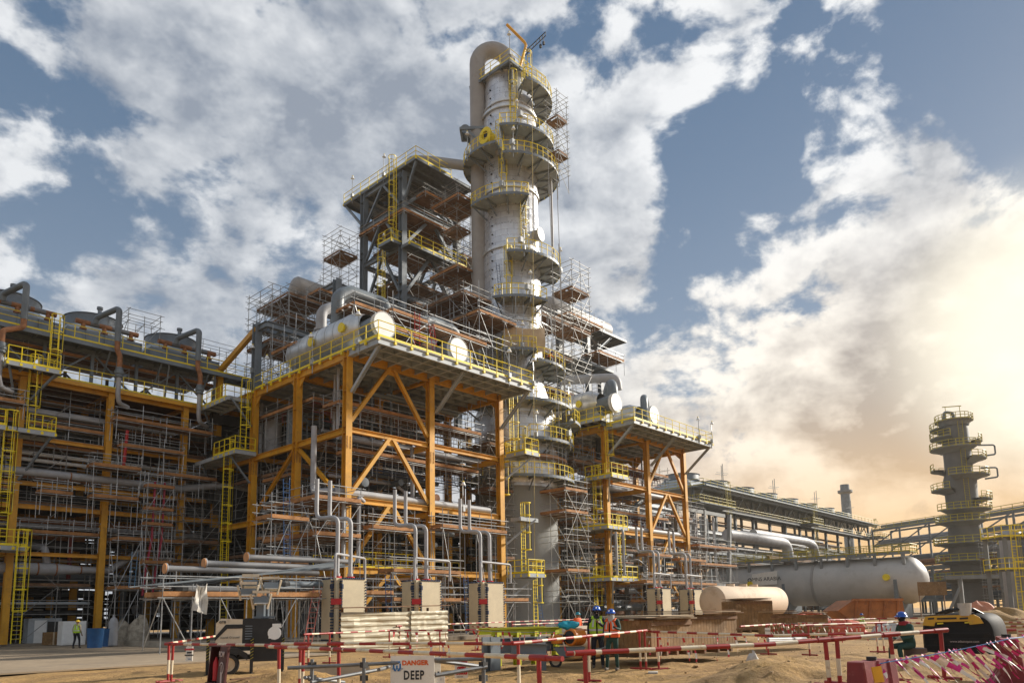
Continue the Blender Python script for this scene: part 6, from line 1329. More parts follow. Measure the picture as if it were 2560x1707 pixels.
def wheel(c, ax, r, w_, par):
    b = MB(); b.lathe([(r * .62, -w_ / 2), (r * .9, -w_ / 2), (r, -w_ * .3), (r, w_ * .3), (r * .9, w_ / 2), (r * .62, w_ / 2), (r * .62, -w_ / 2)], c, ax, 22); o = b.build('wheel', BLACK, par, True)
    b = MB(); b.lathe([(0, -w_ * .34), (r * .2, -w_ * .36), (r * .25, -w_ * .2), (r * .55, -w_ * .22), (r * .64, -w_ * .42), (r * .64, w_ * .4), (0, w_ * .3)], c, ax, 18); b.build('rim', TARP, o, True); return o
wheel(gl_(-.56, -.16, .32), tuple(gy), .33, .2, t); wheel(gl_(-.56, 1.06, .32), tuple(gy), .33, .2, t)
HAZ = mat('yellow hazard stripe', (.75, .60, .03), .5)
for a, bb in ((-1.12, .2), (.10, -.14), (1.0, .1)):
    b = MB(); b.box(gl_(a, bb, .58), (.09, .09, 1.0), 0, GR); b.cyl(gl_(a, bb, .02), gl_(a, bb, .2), .035, 8); b.box(gl_(a, bb, .02), (.16, .16, .03), 0, GR); l = b.build('stabiliser_leg', BLACK, t); b = MB()
    for k in range(7): b.bar(gl_(a - .045, bb - .05, .45 + .09 * k), gl_(a + .045, bb - .05, .51 + .09 * k), .03, .008)
    b.build('hazard_stripe', HAZ, l)
b = MB(); b.cyl(gl_(.42, .42, 1.64), gl_(.42, .42, 2.35), .07, 10); b.cyl(gl_(.55, .45, 1.6), gl_(.55, .45, 2.55), .05, 10); b.box(gl_(.3, .42, 1.85), (.16, .16, .4), 0, GR); b.box(gl_(.45, .42, 1.68), (.6, .4, .06), 0, GR); b.build('mast', DPIPE, t)
for a, bb, c, ty in ((-.05, .1, 2.45, .6), (.32, -.05, 2.18, .5), (.62, .3, 2.62, .4), (.02, .4, 2.7, .4)):
    Rr = GR @ MX.Rotation(ty + .9, 3, 'X'); b = MB(); b.box(gl_(a, bb, c), (.42, .18, .30), 0, Rr); l = b.build('lamp', DPIPE, t); b = MB(); b.box(gl_(a, bb, c) + Rr @ V((0, -.1, 0)), (.38, .03, .26), 0, Rr); b.build('lens', LENS, l)
    b = MB(); b.bar(gl_(a - .3, bb, c + .2), gl_(a - .2, bb + .12, c - .25), .05, .05); b.bar(gl_(a + .3, bb, c + .2), gl_(a + .2, bb + .12, c - .25), .05, .05); b.box(gl_(a, bb - .03, c + .26), (.5, .12, .08), 0, GR); b.build('bracket', CREAMG, l)
# ---- white sheet metal fence with a plank roof, slab lying in front
t = thing('sheet_fence', 'dented white corrugated sheet metal fence under a plank', 'fence', tuple(gp(905, 1500))); YS = 30.5
def sheetpanel(xa, xb, y, z0, z1, name):
    b = MB(); n = 28; vv = []
    for k in range(n + 1):
        z = z0 + (z1 - z0) * k / n; ph = (k % 4); d = (.0, .0, .045, .045)[ph]
        for j in range(13): x = xa + (xb - xa) * j / 12; w_ = .05 * NZ.noise(V((x * 1.3, z * 2.0, y))) + .03 * NZ.noise(V((x * 4, z * 4, 1))); vv.append((x, y - d + w_, z + .012 * sin(x * 2 + k)))
    ff = [(k * 13 + j, k * 13 + j + 1, (k + 1) * 13 + j + 1, (k + 1) * 13 + j) for k in range(n) for j in range(12)]
    m = len(vv); vv2 = vv + [(x, y_ + .02, z) for x, y_, z in vv]; ff2 = ff + [tuple(m + q for q in f[::-1]) for f in ff]; b.add(vv2, ff2); return b.build(name, SHEETW, t)
sheetpanel(20.75, 25.05, YS, .05, 1.9, 'sheet_panel'); sheetpanel(25.0, 27.55, YS - .08, .0, 1.93, 'sheet_panel')
b = MB(); b.bar((20.6, YS + .1, 2.12), (27.7, YS + .3, 2.22), .9, .05); b.build('roof_board', PLANKD, t)
for x in (20.9, 22.3, 23.6, 25.0, 26.3, 27.4): bar('timber_post', PLANKD, (x, YS + .12, 0), (x, YS + .12, 2.1), .09, .09, t)
t = thing('concrete_slab', 'flat concrete slab lying on the sand beside the trailer', 'slab', tuple(gp(760, 1552))); q = gp(760, 1548); Rm = MX((( _r * .92 + _f * .39), (_f * .92 - _r * .39), V((0, 0, 1)))).transposed(); b = MB(); b.box((q.x, q.y, q.z + .13), (2.1, 1.1, .24), 0, Rm); b.build('slab_block', CONC, t)
# ---- lime yellow spreader frame and grey girders in the trench behind
LIME = mat('lime yellow steel', (.50, .49, .018), .45, 0, .08, 2, (.4, .36, .1), .3)
t = thing('spreader_frame', 'lime yellow steel lifting frame behind the barriers, left of the men', 'lifting frame', tuple(gd(1200, 24)))
p, q = at(1128, 1452, D=24), at(1290, 1446, D=25.5); beam('girder', LIME, p, q, .2, .22, t); beam('girder', LIME, p + V((1, 1.6, 0)), q + V((1, 1.6, 0)), .2, .22, t)
for f in (.08, .35, .6, .9): c = p.lerp(q, f); beam('leg', LIME, (c.x, c.y, gz(c.x, c.y)), (c.x, c.y, c.z), .2, .2, t, up=(0, 1, 0))
t = thing('girder_stack', 'grey steel girders stacked in front of the lime yellow frame', 'girders', tuple(gd(1160, 22)))
for k, (a, e, d0, d1) in enumerate((((1112, 1490), (1270, 1482), 22, 23), ((1118, 1478), (1260, 1471), 22.5, 23.5), ((1175, 1488), (1255, 1490), 20.6, 21))): beam('girder', DPIPE, at(*a, D=d0), at(*e, D=d1), .26, .3, t)
for x in (1118, 1137, 1242): p = at(x, 1462, D=22); bar('plate', DPIPE, (p.x, p.y, gz(p.x, p.y)), p, .4, .05, t)
# ---- crates, tanks, skip and stores in the middle distance
def crate(label, x0, x1, yb, D, h, depth, lidm=True, rot=.0):
    a, e = at(x0, 1410, D=D), at(x1, 1410, D=D + rot); a = V((a.x, a.y, 0)); e = V((e.x, e.y, 0)); d = (e - a); L = d.length; d /= L; n_ = V((-d.y, d.x, 0)); n_ = n_ if n_.dot(_f) > 0 else -n_; zb = at((x0 + x1) / 2, yb, D=D).z
    t = thing('crate', label, 'crate', (a.x, a.y, zb), 'timber crates'); nb = int(L / .16); b = MB()
    for k in range(nb):
        q = a + d * (L * (k + .5) / nb); b.bar(q + V((0, 0, zb + .14)), q + V((0, 0, zb + h)), L / nb - .012, .03, up=n_)
    nb2 = int(depth / .16)
    for k in range(nb2):
        for s in (a, e): q = s + n_ * (depth * (k + .5) / nb2); b.bar(q + V((0, 0, zb + .14)), q + V((0, 0, zb + h)), .03, depth / nb2 - .012, up=n_)
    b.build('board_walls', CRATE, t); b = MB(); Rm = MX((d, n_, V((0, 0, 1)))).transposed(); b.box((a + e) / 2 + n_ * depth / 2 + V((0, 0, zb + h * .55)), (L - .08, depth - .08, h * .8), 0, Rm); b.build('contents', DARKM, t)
    b = MB()
    for k in range(4): q = a + d * (L * (k + .5) / 4); b.bar(q + V((0, 0, zb + .07)) - n_ * .02, q + n_ * depth + V((0, 0, zb + .07)), .1, .14)
    for zz in (zb + .25, zb + h - .12): b.bar(a - n_ * .035 + V((0, 0, zz)), e - n_ * .035 + V((0, 0, zz)), .04, .1)
    b.build('bearer', PLANKD, t)
    for k in range(3): b = MB(); Rk = Rm @ MX.Rotation(rnd.uniform(-.12, .12), 3, 'Z'); b.box((a + e) / 2 + n_ * (depth / 2 - .1) + V((rnd.uniform(-.2, .2), 0, zb + h + .04 + .045 * k)), (L * rnd.uniform(.8, 1.08), depth * 1.12, .022), 0, Rk); b.build('lid_board', (PLANKD, TARP, PLANKD)[k] if lidm else TARP, t)
    return t
crate('long pale lidded timber crate right of the two men', 1492, 1585, 1507, 22.5, 1.1, 2.2, False, 1.5); crate('dark lidded timber crate in the middle of the crates', 1566, 1690, 1502, 24, 1.28, 2.0, True, 2.0); crate('timber crate farther back under the cream tank', 1690, 1775, 1452, 40, 1.7, 2.6)
crate('brown timber crate on the right behind the streamers', 1770, 1830, 1466, 30, 1.0, 1.6); crate('small timber crate left of the seated man', 1850, 1900, 1464, 32, 1.0, 1.5)
p = at(1590, 1381, D=58); t = thing('storage_tank', 'dusty cream horizontal tank with a flat dished end', 'tank', (p.x, p.y, .3)); c = at(1636, 1381, D=58); R_ = 1.24; L_ = 9.2; ax = (_r * .76 + _f * .65).normalized()
b = MB(); b.lathe([(0, -.2), (R_ * .6, -.15), (R_ * .9, -.06), (R_ * .985, .02), (R_, .12), (R_, L_), (R_ * .85, L_ + .24), (R_ * .5, L_ + .4), (0, L_ + .45)], c, tuple(ax), 36); b.build('shell', TANKC, t, True)
for f in (1.5, L_ - 1.6): b = MB(); q = c + ax * f; b.box((q.x, q.y, (q.z - R_ * .8) / 2), (1.6, 1.4, q.z - R_ * .7)); b.build('saddle', TANKC, t)
for f in (2.6, 4.4, 6): b = MB(); q = c + ax * f + V((0, 0, R_ - .05)); b.cyl(q, q + V((0, 0, .22)), .35, 14); b.build('manhole', TANKC, t, True)
c = at(1268, 1478, D=26); t = thing('storage_tank', 'pale cream cylinder lying behind the wheelbarrow and the men', 'tank', (c.x, c.y, gz(c.x, c.y))); b = MB(); ax = (_r * .80 + _f * .60).normalized(); b.lathe([(0, -.25), (.3, -.2), (.55, 0), (.6, .2), (.6, 5.2), (.55, 5.4), (0, 5.6)], c + ax * .6, tuple(ax), 26); b.build('shell', TANKC, t, True)
SKIPO = mat('rusty orange skip', (.36, .125, .03), .6, 0, .2, 1.2, (.16, .06, .025), .6)
t = thing('skip', 'rusty orange waste skip in front of the huge vessel', 'skip', tuple(gd(1990, 62))); b = MB(); D = 62
pr = [at(x, y, D=D) for x, y in ((1925, 1402), (1960, 1377), (2072, 1376), (2078, 1404), (2060, 1421), (1950, 1421))]; n_ = V((_f.x, _f.y, 0)) * 3.2; m_ = len(pr); b.add(pr + [q + n_ for q in pr], [tuple(range(m_)), tuple(range(2 * m_ - 1, m_ - 1, -1))] + [(k, m_ + k, m_ + (k + 1) % m_, (k + 1) % m_) for k in range(m_)])
for x in (1968, 2000, 2034, 2064): p, q = at(x, 1378, D=D - .06), at(x - 3, 1419, D=D - .06); b.bar(p, q, .18, .14)
b.bar(at(1957, 1377, D=D - .08), at(2074, 1376, D=D - .08), .2, .2); b.build('body', SKIPO, t)
REDT = mat('orange red tarpaulin', (.55, .085, .035), .7, 0, .15, 1.5, (.4, .12, .06), .4)
def heap(label, x, D, w_, h, m, name='covered_stack', cat='stack', seed=1, dep=1.6):
    c = gd(x, D); t = thing(name, label, cat, tuple(c)); b = MB(); n, k = 20, 9; vv = []
    for j in range(k + 1):
        f = j / k; z = h * sin(f * pi / 2); s = cos(f * pi / 2) ** .7
        for i in range(n): a = 2 * pi * i / n; q = 1 + .22 * NZ.noise(V((cos(a) * 1.6 + seed, sin(a) * 1.6, f * 2.4))); vv.append(c + _r * (cos(a) * w_ / 2 * s * q) + _f * (sin(a) * dep / 2 * s * q) + V((0, 0, z * (1 + .3 * NZ.noise(V((cos(a) * 1.3, sin(a) * 1.3, seed)))) - .05)))
    b.add(vv, [(j * n + i, j * n + (i + 1) % n, (j + 1) * n + (i + 1) % n, (j + 1) * n + i) for j in range(k) for i in range(n)]); b.build('cover', m, t, name != 'covered_stack'); return t
heap('orange red tarpaulin over a stack, left of the rusty skip', 1850, 58, 4.4, 1.35, REDT, seed=2); heap('orange red tarpaulin nearer the skip', 1915, 52, 4.6, .95, REDT, seed=5); heap('crumpled salmon tarpaulin at the grey portal on the right', 2248, 60, 3.6, 2.0, mat('salmon tarpaulin', (.5, .2, .11), .7), seed=8)
heap('pointed heap of sand beyond the compressor', 2292, 48, 4.4, 1.45, SAND, 'sand_heap', 'sand heap', 4, 4)
heap('white sheet covered pile at the foot of the skip', 2040, 40, 2.2, .9, RAG, seed=11); heap('grey white sack at the foot of the timber crates', 1722, 21.5, .42, .5, RAG, 'sack', 'sack', 3, .45)
t = thing('plywood_board', 'brown plywood sheet propped in front of the huge vessel', 'board', tuple(gd(2140, 90))); p, q = at(2108, 1336, D=92), at(2174, 1366, D=92); c = (p + q) / 2; b = MB(); b.box(c, ((q - p).dot(_r), .12, p.z - q.z), 0, MX((_r, -_f * -1, V((0, 0, 1)))).transposed()); b.build('sheet', CRATE, t)
for x in (2112, 2168): p = at(x, 1366, D=92.2); bar('prop', PLANKD, (p.x, p.y, 0), p, .12, .12, t)
t = thing('pipe_store', 'stack of grey steel tubes lying behind the spoil bank', 'tubes', tuple(gd(1800, 22)))
for k in range(9): p, q = at(1764 + (k % 3), 1474 - 3.4 * (k // 3), D=24 + .16 * (k % 3)), at(1850, 1472 - 3.4 * (k // 3), D=27 + .16 * (k % 3)); tube('steel_tube', PIPE, p, q, .05, t, 8)
# ---- things under the left rack
BINB = mat('blue bin plastic', (.03, .12, .30), .45, 0, .12, 2, (.1, .12, .15), .3)
def binn(label, x, yb, w_, h):
    c = at(x, yb, Z=.02); t = thing('bin', label, 'bin', tuple(c), 'blue bins'); b = MB(); b.lathe([(0, .02), (w_ * .42, .02), (w_ * .5, h * .96), (w_ * .54, h), (w_ * .46, h), (w_ * .4, .08), (0, .08)], c, n=16); b.build('shell', BINB, t, True); return t
binn('big blue plastic bin at the left rack, left one', 217, 1488, 1.0, 1.25); binn('blue plastic bin behind the striped rail, right one', 245, 1485, .95, 1.2)
def box_thing(name, label, cat, x, yb, w_, d, h, m, parts=()):
    c = at(x, yb, Z=.1); t = thing(name, label, cat, tuple(c)); b = MB(); b.box(c + V((0, 0, h / 2)), (w_, d, h)); o = b.build('body', m, t)
    for nm, dx, z0, pw, ph, pm in parts: b = MB(); b.box(c + V((dx, -d / 2 - .015, z0)), (pw, .04, ph)); b.build(nm, pm, t)
    return t
box_thing('cabinet', 'white cabinet with a dark doorway under the left rack', 'cabinet', 95, 1478, 2.2, 1.2, 1.9, LSTEEL, (('door', -.3, .9, .8, 1.7, WHITE), ('opening_shade', .5, .95, .7, 1.4, DARKM)))  # doorway is a near-black plate, its inner shade put into the colour
box_thing('cabinet', 'white cabinet behind the man in the yellow vest', 'cabinet', 163, 1480, 1.5, 1.0, 1.65, WHITE, (('door', 0, .8, 1.3, 1.4, WHITE),)); box_thing('carton', 'brown carton on the slab beside the white cabinet', 'carton', 118, 1480, 1.0, .8, .9, CRATE, (('tape', 0, .45, .1, .88, TARP),))
ROPEB = mat('dirty rope bundle', (.36, .31, .24), .9, 0, .3, 3, (.18, .15, .11), .5)
heap('bundle of pale rope and bags on the slab at the left rack', 285, 57, 1.6, 1.7, ROPEB, 'bag_bundle', 'bags', 6, 1.0); heap('pale rope bundle beside it, nearer the scaffold', 320, 56, 1.8, 1.9, ROPEB, 'bag_bundle', 'bags', 9, 1.0)
t = thing('gas_cylinder', 'grey gas cylinder standing behind the blue bins', 'gas cylinder', tuple(at(258, 1482, Z=.1))); b = MB(); b.lathe([(0, 0), (.3, .02), (.3, 1.5), (.2, 1.75), (.08, 1.85), (.08, 2), (0, 2)], at(258, 1482, Z=.1), n=14); b.build('bottle', PIPE, t, True)
# ---- wheelbarrow with an orange engine
ORP = mat('orange engine casing', (.72, .21, .015), .4, 0, .1, 3, (.2, .1, .04), .4); TEAL = mat('teal cloth', (.01, .30, .38), .75, 0, .12, 4)
c = gp(1318, 1532); WB = V((c.x, c.y, gz(c.x, c.y))); t = thing('wheelbarrow', 'wheelbarrow carrying an orange engine under a teal cloth', 'wheelbarrow', tuple(WB)); wl = lambda a, bb, z: WB + _r * a + _f * bb + V((0, 0, z))
b = MB(); pr = [(-.62, .62), (.35, .62), (.2, .35), (-.42, .35)]; vv = [wl(a, y, z) for y in (-.28, .28) for a, z in pr]; b.add(vv, [(0, 1, 2, 3), (7, 6, 5, 4), (0, 3, 7, 4), (3, 2, 6, 7), (2, 1, 5, 6)]); b.build('tray', DPIPE, t); wheel(wl(-.55, 0, .2), tuple(_f), .2, .09, t)
for s in (-.25, .25): tube('handle', MATS['dull scaffold tube'], wl(-.5, s * .3, .25), wl(1.05, s, .62), .02, t, 6); tube('leg', MATS['dull scaffold tube'], wl(.25, s, .45), wl(.38, s, 0), .018, t, 6)
t = thing('engine', 'orange engine with a round fan grille riding in the wheelbarrow', 'engine', tuple(wl(0, 0, .62))); b = MB(); b.lathe([(0, 0), (.24, 0), (.27, .03), (.27, .5), (.24, .52), (0, .52)], wl(-.12, -.2, .92), tuple((_r * .7 + _f * .7)), 20); b.build('casing', ORP, t, True); b = MB(); b.lathe([(.0, -.012), (.2, -.012), (.2, .0)], wl(-.12, -.2, .92), tuple((_r * .7 + _f * .7)), 16); b.build('fan_grille', BLACK, t); b = MB(); b.lathe([(0, 0), (.18, .02), (.2, .25), (0, .3)], wl(-.5, -.1, .72), (0, 0, 1), 12); b.build('air_filter', ORP, t, True); b = MB(); b.box(wl(-.35, .05, .85), (.3, .3, .3)); b.build('motor_block', BLACK, t)
t = thing('cloth_bundle', 'teal cloth bundle lying on the orange engine', 'cloth', tuple(wl(-.1, 0, 1.2))); b = MB(); n = 14; vv = []
for j in range(7):
    f = j / 6 * pi - pi / 2
    for i in range(n): a = 2 * pi * i / n; q = 1 + .25 * NZ.noise(V((cos(a) * 2, sin(a) * 2, f))); vv.append(wl(-.12 + .34 * cos(a) * cos(f) * q, .22 * sin(a) * cos(f) * q, 1.26 + .12 * sin(f) * q + .04 * cos(a * 2)))
b.add(vv, [(j * n + i, j * n + (i + 1) % n, (j + 1) * n + (i + 1) % n, (j + 1) * n + i) for j in range(6) for i in range(n)]); b.build('cloth', TEAL, t, True)
# ---- red plastic road barriers
def roadblock(label, pos, ang, L=1.5):
    t = thing('road_barrier', label, 'road barrier', pos, 'red plastic road barriers'); x = V((cos(ang), sin(ang), 0)); y = V((-x.y, x.x, 0)); P = V(pos); pr = [(-.36, 0), (.36, 0), (.36, .16), (.17, .42), (.12, .95), (-.12, .95), (-.17, .42), (-.36, .16)]; n = len(pr); st = []; Ls = [0, .04, L * .3, L * .34, L * .42, L * .46, L * .62, L * .66, L * .74, L * .78, L - .04, L]; ins = [.9, 1, 1, .86, .86, 1, 1, .86, .86, 1, 1, .9]
    for s, k in zip(Ls, ins): st += [P + x * s + y * (a * k) + V((0, 0, c * (1 if k == 1 else .99))) for a, c in pr]
    m_ = len(Ls); ff = [(k * n + j, k * n + (j + 1) % n, (k + 1) * n + (j + 1) % n, (k + 1) * n + j) for k in range(m_ - 1) for j in range(n)] + [tuple(range(n))[::-1], tuple(range((m_ - 1) * n, m_ * n))]; b = MB(); b.add(st, ff); b.build('shell', PURPLE, t); b = MB(); b.cyl(P + x * L * .5 + V((0, 0, .94)), P + x * L * .5 + V((0, 0, 1.0)), .07, 10); b.build('filler_cap', BLACK, t, True); return t
p = at(1962, 1519, D=10.4); zg = p.z - .95; roadblock('dusty red plastic road barrier at the bottom edge, with a yellow tag', (p.x, p.y, zg), atan2((_r * .80 + _f * .6).y, (_r * .80 + _f * .6).x), .95)
p = at(2318, 1463, D=11.6); zg = p.z - .97; roadblock('dark red plastic road barrier at the right edge holding the streamer rope', (p.x, p.y, zg), atan2((_r * .5 + _f * .87).y, (_r * .5 + _f * .87).x), 1.3)
t = thing('yellow_tag', 'yellow cloth tag hanging on the dusty road barrier', 'tag', tuple(at(2018, 1560, D=10.3))); b = MB(); p, q = at(2012, 1530, D=10.25), at(2020, 1566, D=10.2); b.bar(p, q, .13, .03, up=_f); b.build('cloth', mat('yellow cloth', (.75, .36, .02), .7), t)
# ---- rope with pink and white streamers, and the plainer tape lines
PINK = mat('pink tape', (.62, .015, .19), .5, 0, .1, 5); TAPEW = mat('white tape', (.78, .68, .56), .5, 0, .08, 5); REDTP = mat('red tape', (.55, .03, .04), .5, 0, .1, 5)
def streamers(label, p, q, n, ln, drift, inks, wd=.05, sag=.05, rope_m=BLUINK, fan=.4, group='tape lines', seed=0):
    r2 = random.Random(seed); p, q = V(p), V(q); t = thing('streamer_line', label, 'tape line', tuple(p), group); b = MB(); b.path([p.lerp(q, k / 8) - V((0, 0, sag * sin(pi * k / 8))) for k in range(9)], .008, 5); b.build('cord', rope_m, t)
    dr = V(drift)
    for k in range(n):
        f = (k + r2.uniform(.1, .9)) / n; a = p.lerp(q, f) - V((0, 0, sag * sin(pi * f))); L = ln * r2.uniform(.6, 1.25); d = (dr + V((r2.uniform(-fan, fan), r2.uniform(-fan, fan), r2.uniform(-.25, .25)))).normalized(); s_ = d.cross(_f).normalized(); b = MB(); m_ = 9; vv = []
        ph = r2.uniform(0, 6)
        for j in range(m_ + 1): g = j / m_; c_ = a + d * (L * g) + V((0, 0, -.12 * L * g * g)) + _f * (.05 * sin(g * 7 + ph)) + s_ * (.03 * sin(g * 5 + ph)); w_ = wd * (.7 + .5 * abs(sin(g * 4 + ph))) * (1 - .4 * g); tw_ = s_ * cos(g * 3 + ph) * .5 + _f * sin(g * 3 + ph) * .4 + s_ * .5; vv += [c_ + tw_ * w_, c_ - tw_ * w_]
        e_ = [x + _f * .004 for x in vv]; o_ = len(vv); st_ = r2.randint(0, 1)
        for j in range(m_): b.add([vv[2 * j], vv[2 * j + 1], vv[2 * j + 3], vv[2 * j + 2], e_[2 * j], e_[2 * j + 1], e_[2 * j + 3], e_[2 * j + 2]], [(0, 1, 2, 3), (7, 6, 5, 4), (0, 4, 5, 1), (2, 6, 7, 3)], ((j + st_) // 2) % 2)
        b.build('streamer', inks, t)
    return t
streamers('blue cord with fluttering pink and white streamers in front of the compressor', at(2040, 1519, D=10.6), at(2318, 1466, D=11.4), 36, .66, tuple(_r * .78 - V((0, 0, .66))), [PINK, TAPEW], .030, .02, fan=.2, seed=4)
streamers('pink and white streamers leaving the right edge of the picture', at(2318, 1465, D=11.3), at(2400, 1450, D=12), 5, .45, tuple(_r * .8 - V((0, 0, .6))), [PINK, TAPEW], .03, .02, fan=.3, seed=6)
streamers('blue cord lying from the dusty road barrier to the streamers', at(1960, 1522, D=10.5), at(2040, 1519, D=10.6), 2, .4, tuple(_r * .3 - V((0, 0, .9))), [PINK, TAPEW], .04, .03, seed=8)
dn = (0.05, 0, -1)
streamers('red and white tape ends hanging in front of the timber crates', at(1484, 1462, D=20), at(1765, 1456, D=22), 13, .5, dn, [REDTP, TAPEW], .035, .05, GREYR, .25, seed=9); streamers('red and white tape ends hanging before the lime yellow frame', at(1080, 1446, D=22), at(1300, 1450, D=22), 13, .6, dn, [REDTP, TAPEW], .04, .04, GREYR, .2, seed=10)
streamers('dense red and white tape line left of the seated man', at(1765, 1430, D=26), at(1850, 1428, D=26), 16, .5, (.3, .1, -1), [REDTP, TAPEW], .035, .05, GREYR, .3, seed=11); streamers('red and white tape line behind the seated man', at(1850, 1436, D=27), at(2060, 1434, D=27), 22, .42, (.1, 0, -1), [REDTP, TAPEW], .03, .06, GREYR, .3, seed=12)
streamers('red and white tape ends hanging at the white sheet metal fence', at(895, 1449, D=24), at(1040, 1449, D=24), 6, .75, dn, [REDTP, TAPEW], .05, .03, GREYR, .15, seed=13)
# ---- yellow and black compressor
c = gp(2210, 1541); CP = V((c.x, c.y, gz(c.x, c.y))); cy_ = V((CP.x, CP.y, 0)).normalized(); cy_ = (cy_ + V((cy_.y, -cy_.x, 0)) * .16).normalized(); cx_ = V((cy_.y, -cy_.x, 0)); cl = lambda a, bb, z: CP + cx_ * a + cy_ * bb + V((0, 0, z)); D_ = (CP - CAMP).dot(FW); S_ = D_ * K / FPX   # metres per photo pixel at the compressor
t = thing('compressor', 'black and yellow portable air compressor with hoses on top', 'compressor', tuple(CP)); HALF = 76 * S_; HT = 133 * S_
COMPY = mat('compressor yellow', (.62, .33, .02), .45, 0, .08, 3, (.3, .2, .08), .3); COMPB = mat('compressor black plastic', (.02, .02, .021), .7, 0, .2, 1.5, (.06, .05, .035), .4, spec=.15)
def hull(f0, f1, sc): # rounded front outline scaled
    pts = []
    for k in range(25):
        a = pi * k / 24; x = cos(a); z = sin(a); pts.append((HALF * sc * (abs(x) ** .45) * (1 if x > 0 else -1), HT * (.30 + .70 * sc * abs(z) ** .42)))
    return [(HALF * .86 * sc, HT * .16)] + pts + [(-HALF * .86 * sc, HT * .16)]
b = MB(); ring0, ring1, ring2 = hull(0, 0, .93), hull(0, 0, 1), hull(0, 0, .97); n = len(ring0); vv = [cl(a, -.04, z) for a, z in ring0] + [cl(a, .10, z) for a, z in ring1] + [cl(a, 1.9, z) for a, z in ring1] + [cl(a, 2.05, z) for a, z in ring0]; b.add(vv, [tuple(range(n))[::-1], tuple(range(3 * n, 4 * n))] + [(k * n + j, (k + 1) * n + j, (k + 1) * n + (j + 1) % n, k * n + (j + 1) % n)[::-1] for k in range(3) for j in range(n)]); b.build('hood', COMPB, t, True)
u = S_; o = lambda px, py: (( px - 2210) * u, (1541 - py) * u)
def slab(poly, y0, y1, m, nm, par): q = [o(*p) for p in poly]; n = len(q); b = MB(); b.add([cl(a, y0, z) for a, z in q] + [cl(a, y1, z) for a, z in q], [tuple(range(n)), tuple(range(2 * n - 1, n - 1, -1))] + [(k, n + k, n + (k + 1) % n, (k + 1) % n) for k in range(n)]); return b.build(nm, m, par)
pn = slab([(2139, 1436), (2146, 1416), (2160, 1414), (2245, 1412), (2256, 1418), (2263, 1432), (2236, 1435), (2232, 1427), (2166, 1429), (2163, 1438)], -.10, -.02, COMPY, 'yellow_panel', t)
for x0, x1 in ((2152, 2165), (2171, 2211), (2217, 2234)): slab([(x0, 1423), (x0, 1419), (x1, 1418), (x1, 1422)], -.115, -.09, BLACK, 'vent', pn)
for y in (1455, 1468, 1482, 1496): slab([(2145, y + 5), (2146, y), (2272, y - 2), (2274, y + 3)], -.09, -.03, COMPB, 'grille_bar', t)
slab([(2170, 1434), (2170, 1431), (2182, 1430), (2182, 1433)], -.1, -.04, HAZ, 'warning_sticker', t); slab([(2226, 1432), (2226, 1429), (2240, 1428), (2240, 1431)], -.1, -.04, HAZ, 'warning_sticker', t)
p = o(2222, 1473); lettering(t, 'www.atlascopco.com', cl(p[0], -.10, p[1]), cx_, .075, PALE)
for s in (-1, 1): wheel(cl(s * HALF * .88, .9, .33), tuple(cx_), .34, .2, t)
slab([(2155, 1543), (2160, 1533), (2250, 1532), (2252, 1541)], -.35, -.05, DPIPE, 'drip_tray', t); b = MB()
for k in range(3): b.path([cl((-.45 + .1 * k), -.1, HT * .99), cl(-.15 + .1 * k, -.12, HT * 1.06), cl(.2 + .08 * k, .1, HT * 1.07), cl(.55, .3, HT * .97)], .03, 6, .15)
b.build('hose', BLACK, t, True); b = MB(); b.path([cl(-.2, -.12, .45), cl(.1, -.2, .38), cl(.5, -.2, .42)], .025, 6, .1); b.build('hose', BLACK, t, True)
t = thing('bucket', 'white plastic bucket lying on top of the compressor', 'bucket', tuple(cl(.3, 0, HT))); b = MB(); b.lathe([(0, 0), (.13, 0), (.16, .32), (.14, .32), (.12, .03), (0, .03)], cl(.20, -.02, HT * .95), n=14); b.build('shell', RAG, t, True)
# ---- seat drum
MANP = at(2088, 1500, D=18.3); SG = gz(MANP.x, MANP.y); MANP.z = at(2080, 1534, D=18.3).z
t = thing('drum_seat', 'rusty dark drum the seated man sits on', 'drum', (MANP.x, MANP.y, MANP.z)); b = MB(); q = V((MANP.x, MANP.y, 0)) + _r * .16 + V((0, 0, MANP.z - .1)); b.lathe([(0, 0), (.26, 0), (.26, .3), (.275, .32), (.26, .34), (.26, .58), (.2, .6), (0, .6)], q, n=18); b.build('shell', mat('rusty drum', (.09, .05, .035), .6, 0, .3, 3), t, True)

# ---- stones, clods and scraps trodden into the sand
STONE = mat('pale stones and clods', (.36, .24, .12), .95, 0, .3, 6, (.2, .13, .06), .5); b = MB(); r3 = random.Random(77)
for k in range(1500):
    D = 9.5 + 26 * r3.random() ** 1.6; lx = r3.uniform(-.75, .75) * D; c = _f * D + _r * lx; s_ = r3.choice((.006, .009, .012, .016, .024, .01)) * r3.uniform(.7, 1.5); z = gz(c.x, c.y) + s_ * .3
    v8 = [(c.x + s_ * r3.uniform(.5, 1.3) * sx, c.y + s_ * r3.uniform(.5, 1.3) * sy, z + s_ * r3.uniform(.3, .9) * sz) for sz in (-1, 1) for sx, sy in ((-1, -1), (1, -1), (1, 1), (-1, 1))]; b.add(v8, [(3, 2, 1, 0), (4, 5, 6, 7), (0, 1, 5, 4), (1, 2, 6, 5), (2, 3, 7, 6), (3, 0, 4, 7)])
o = b.build('gravel', STONE, None); tag(o, 'stones and sand clods scattered over the trodden ground', kind='stuff')
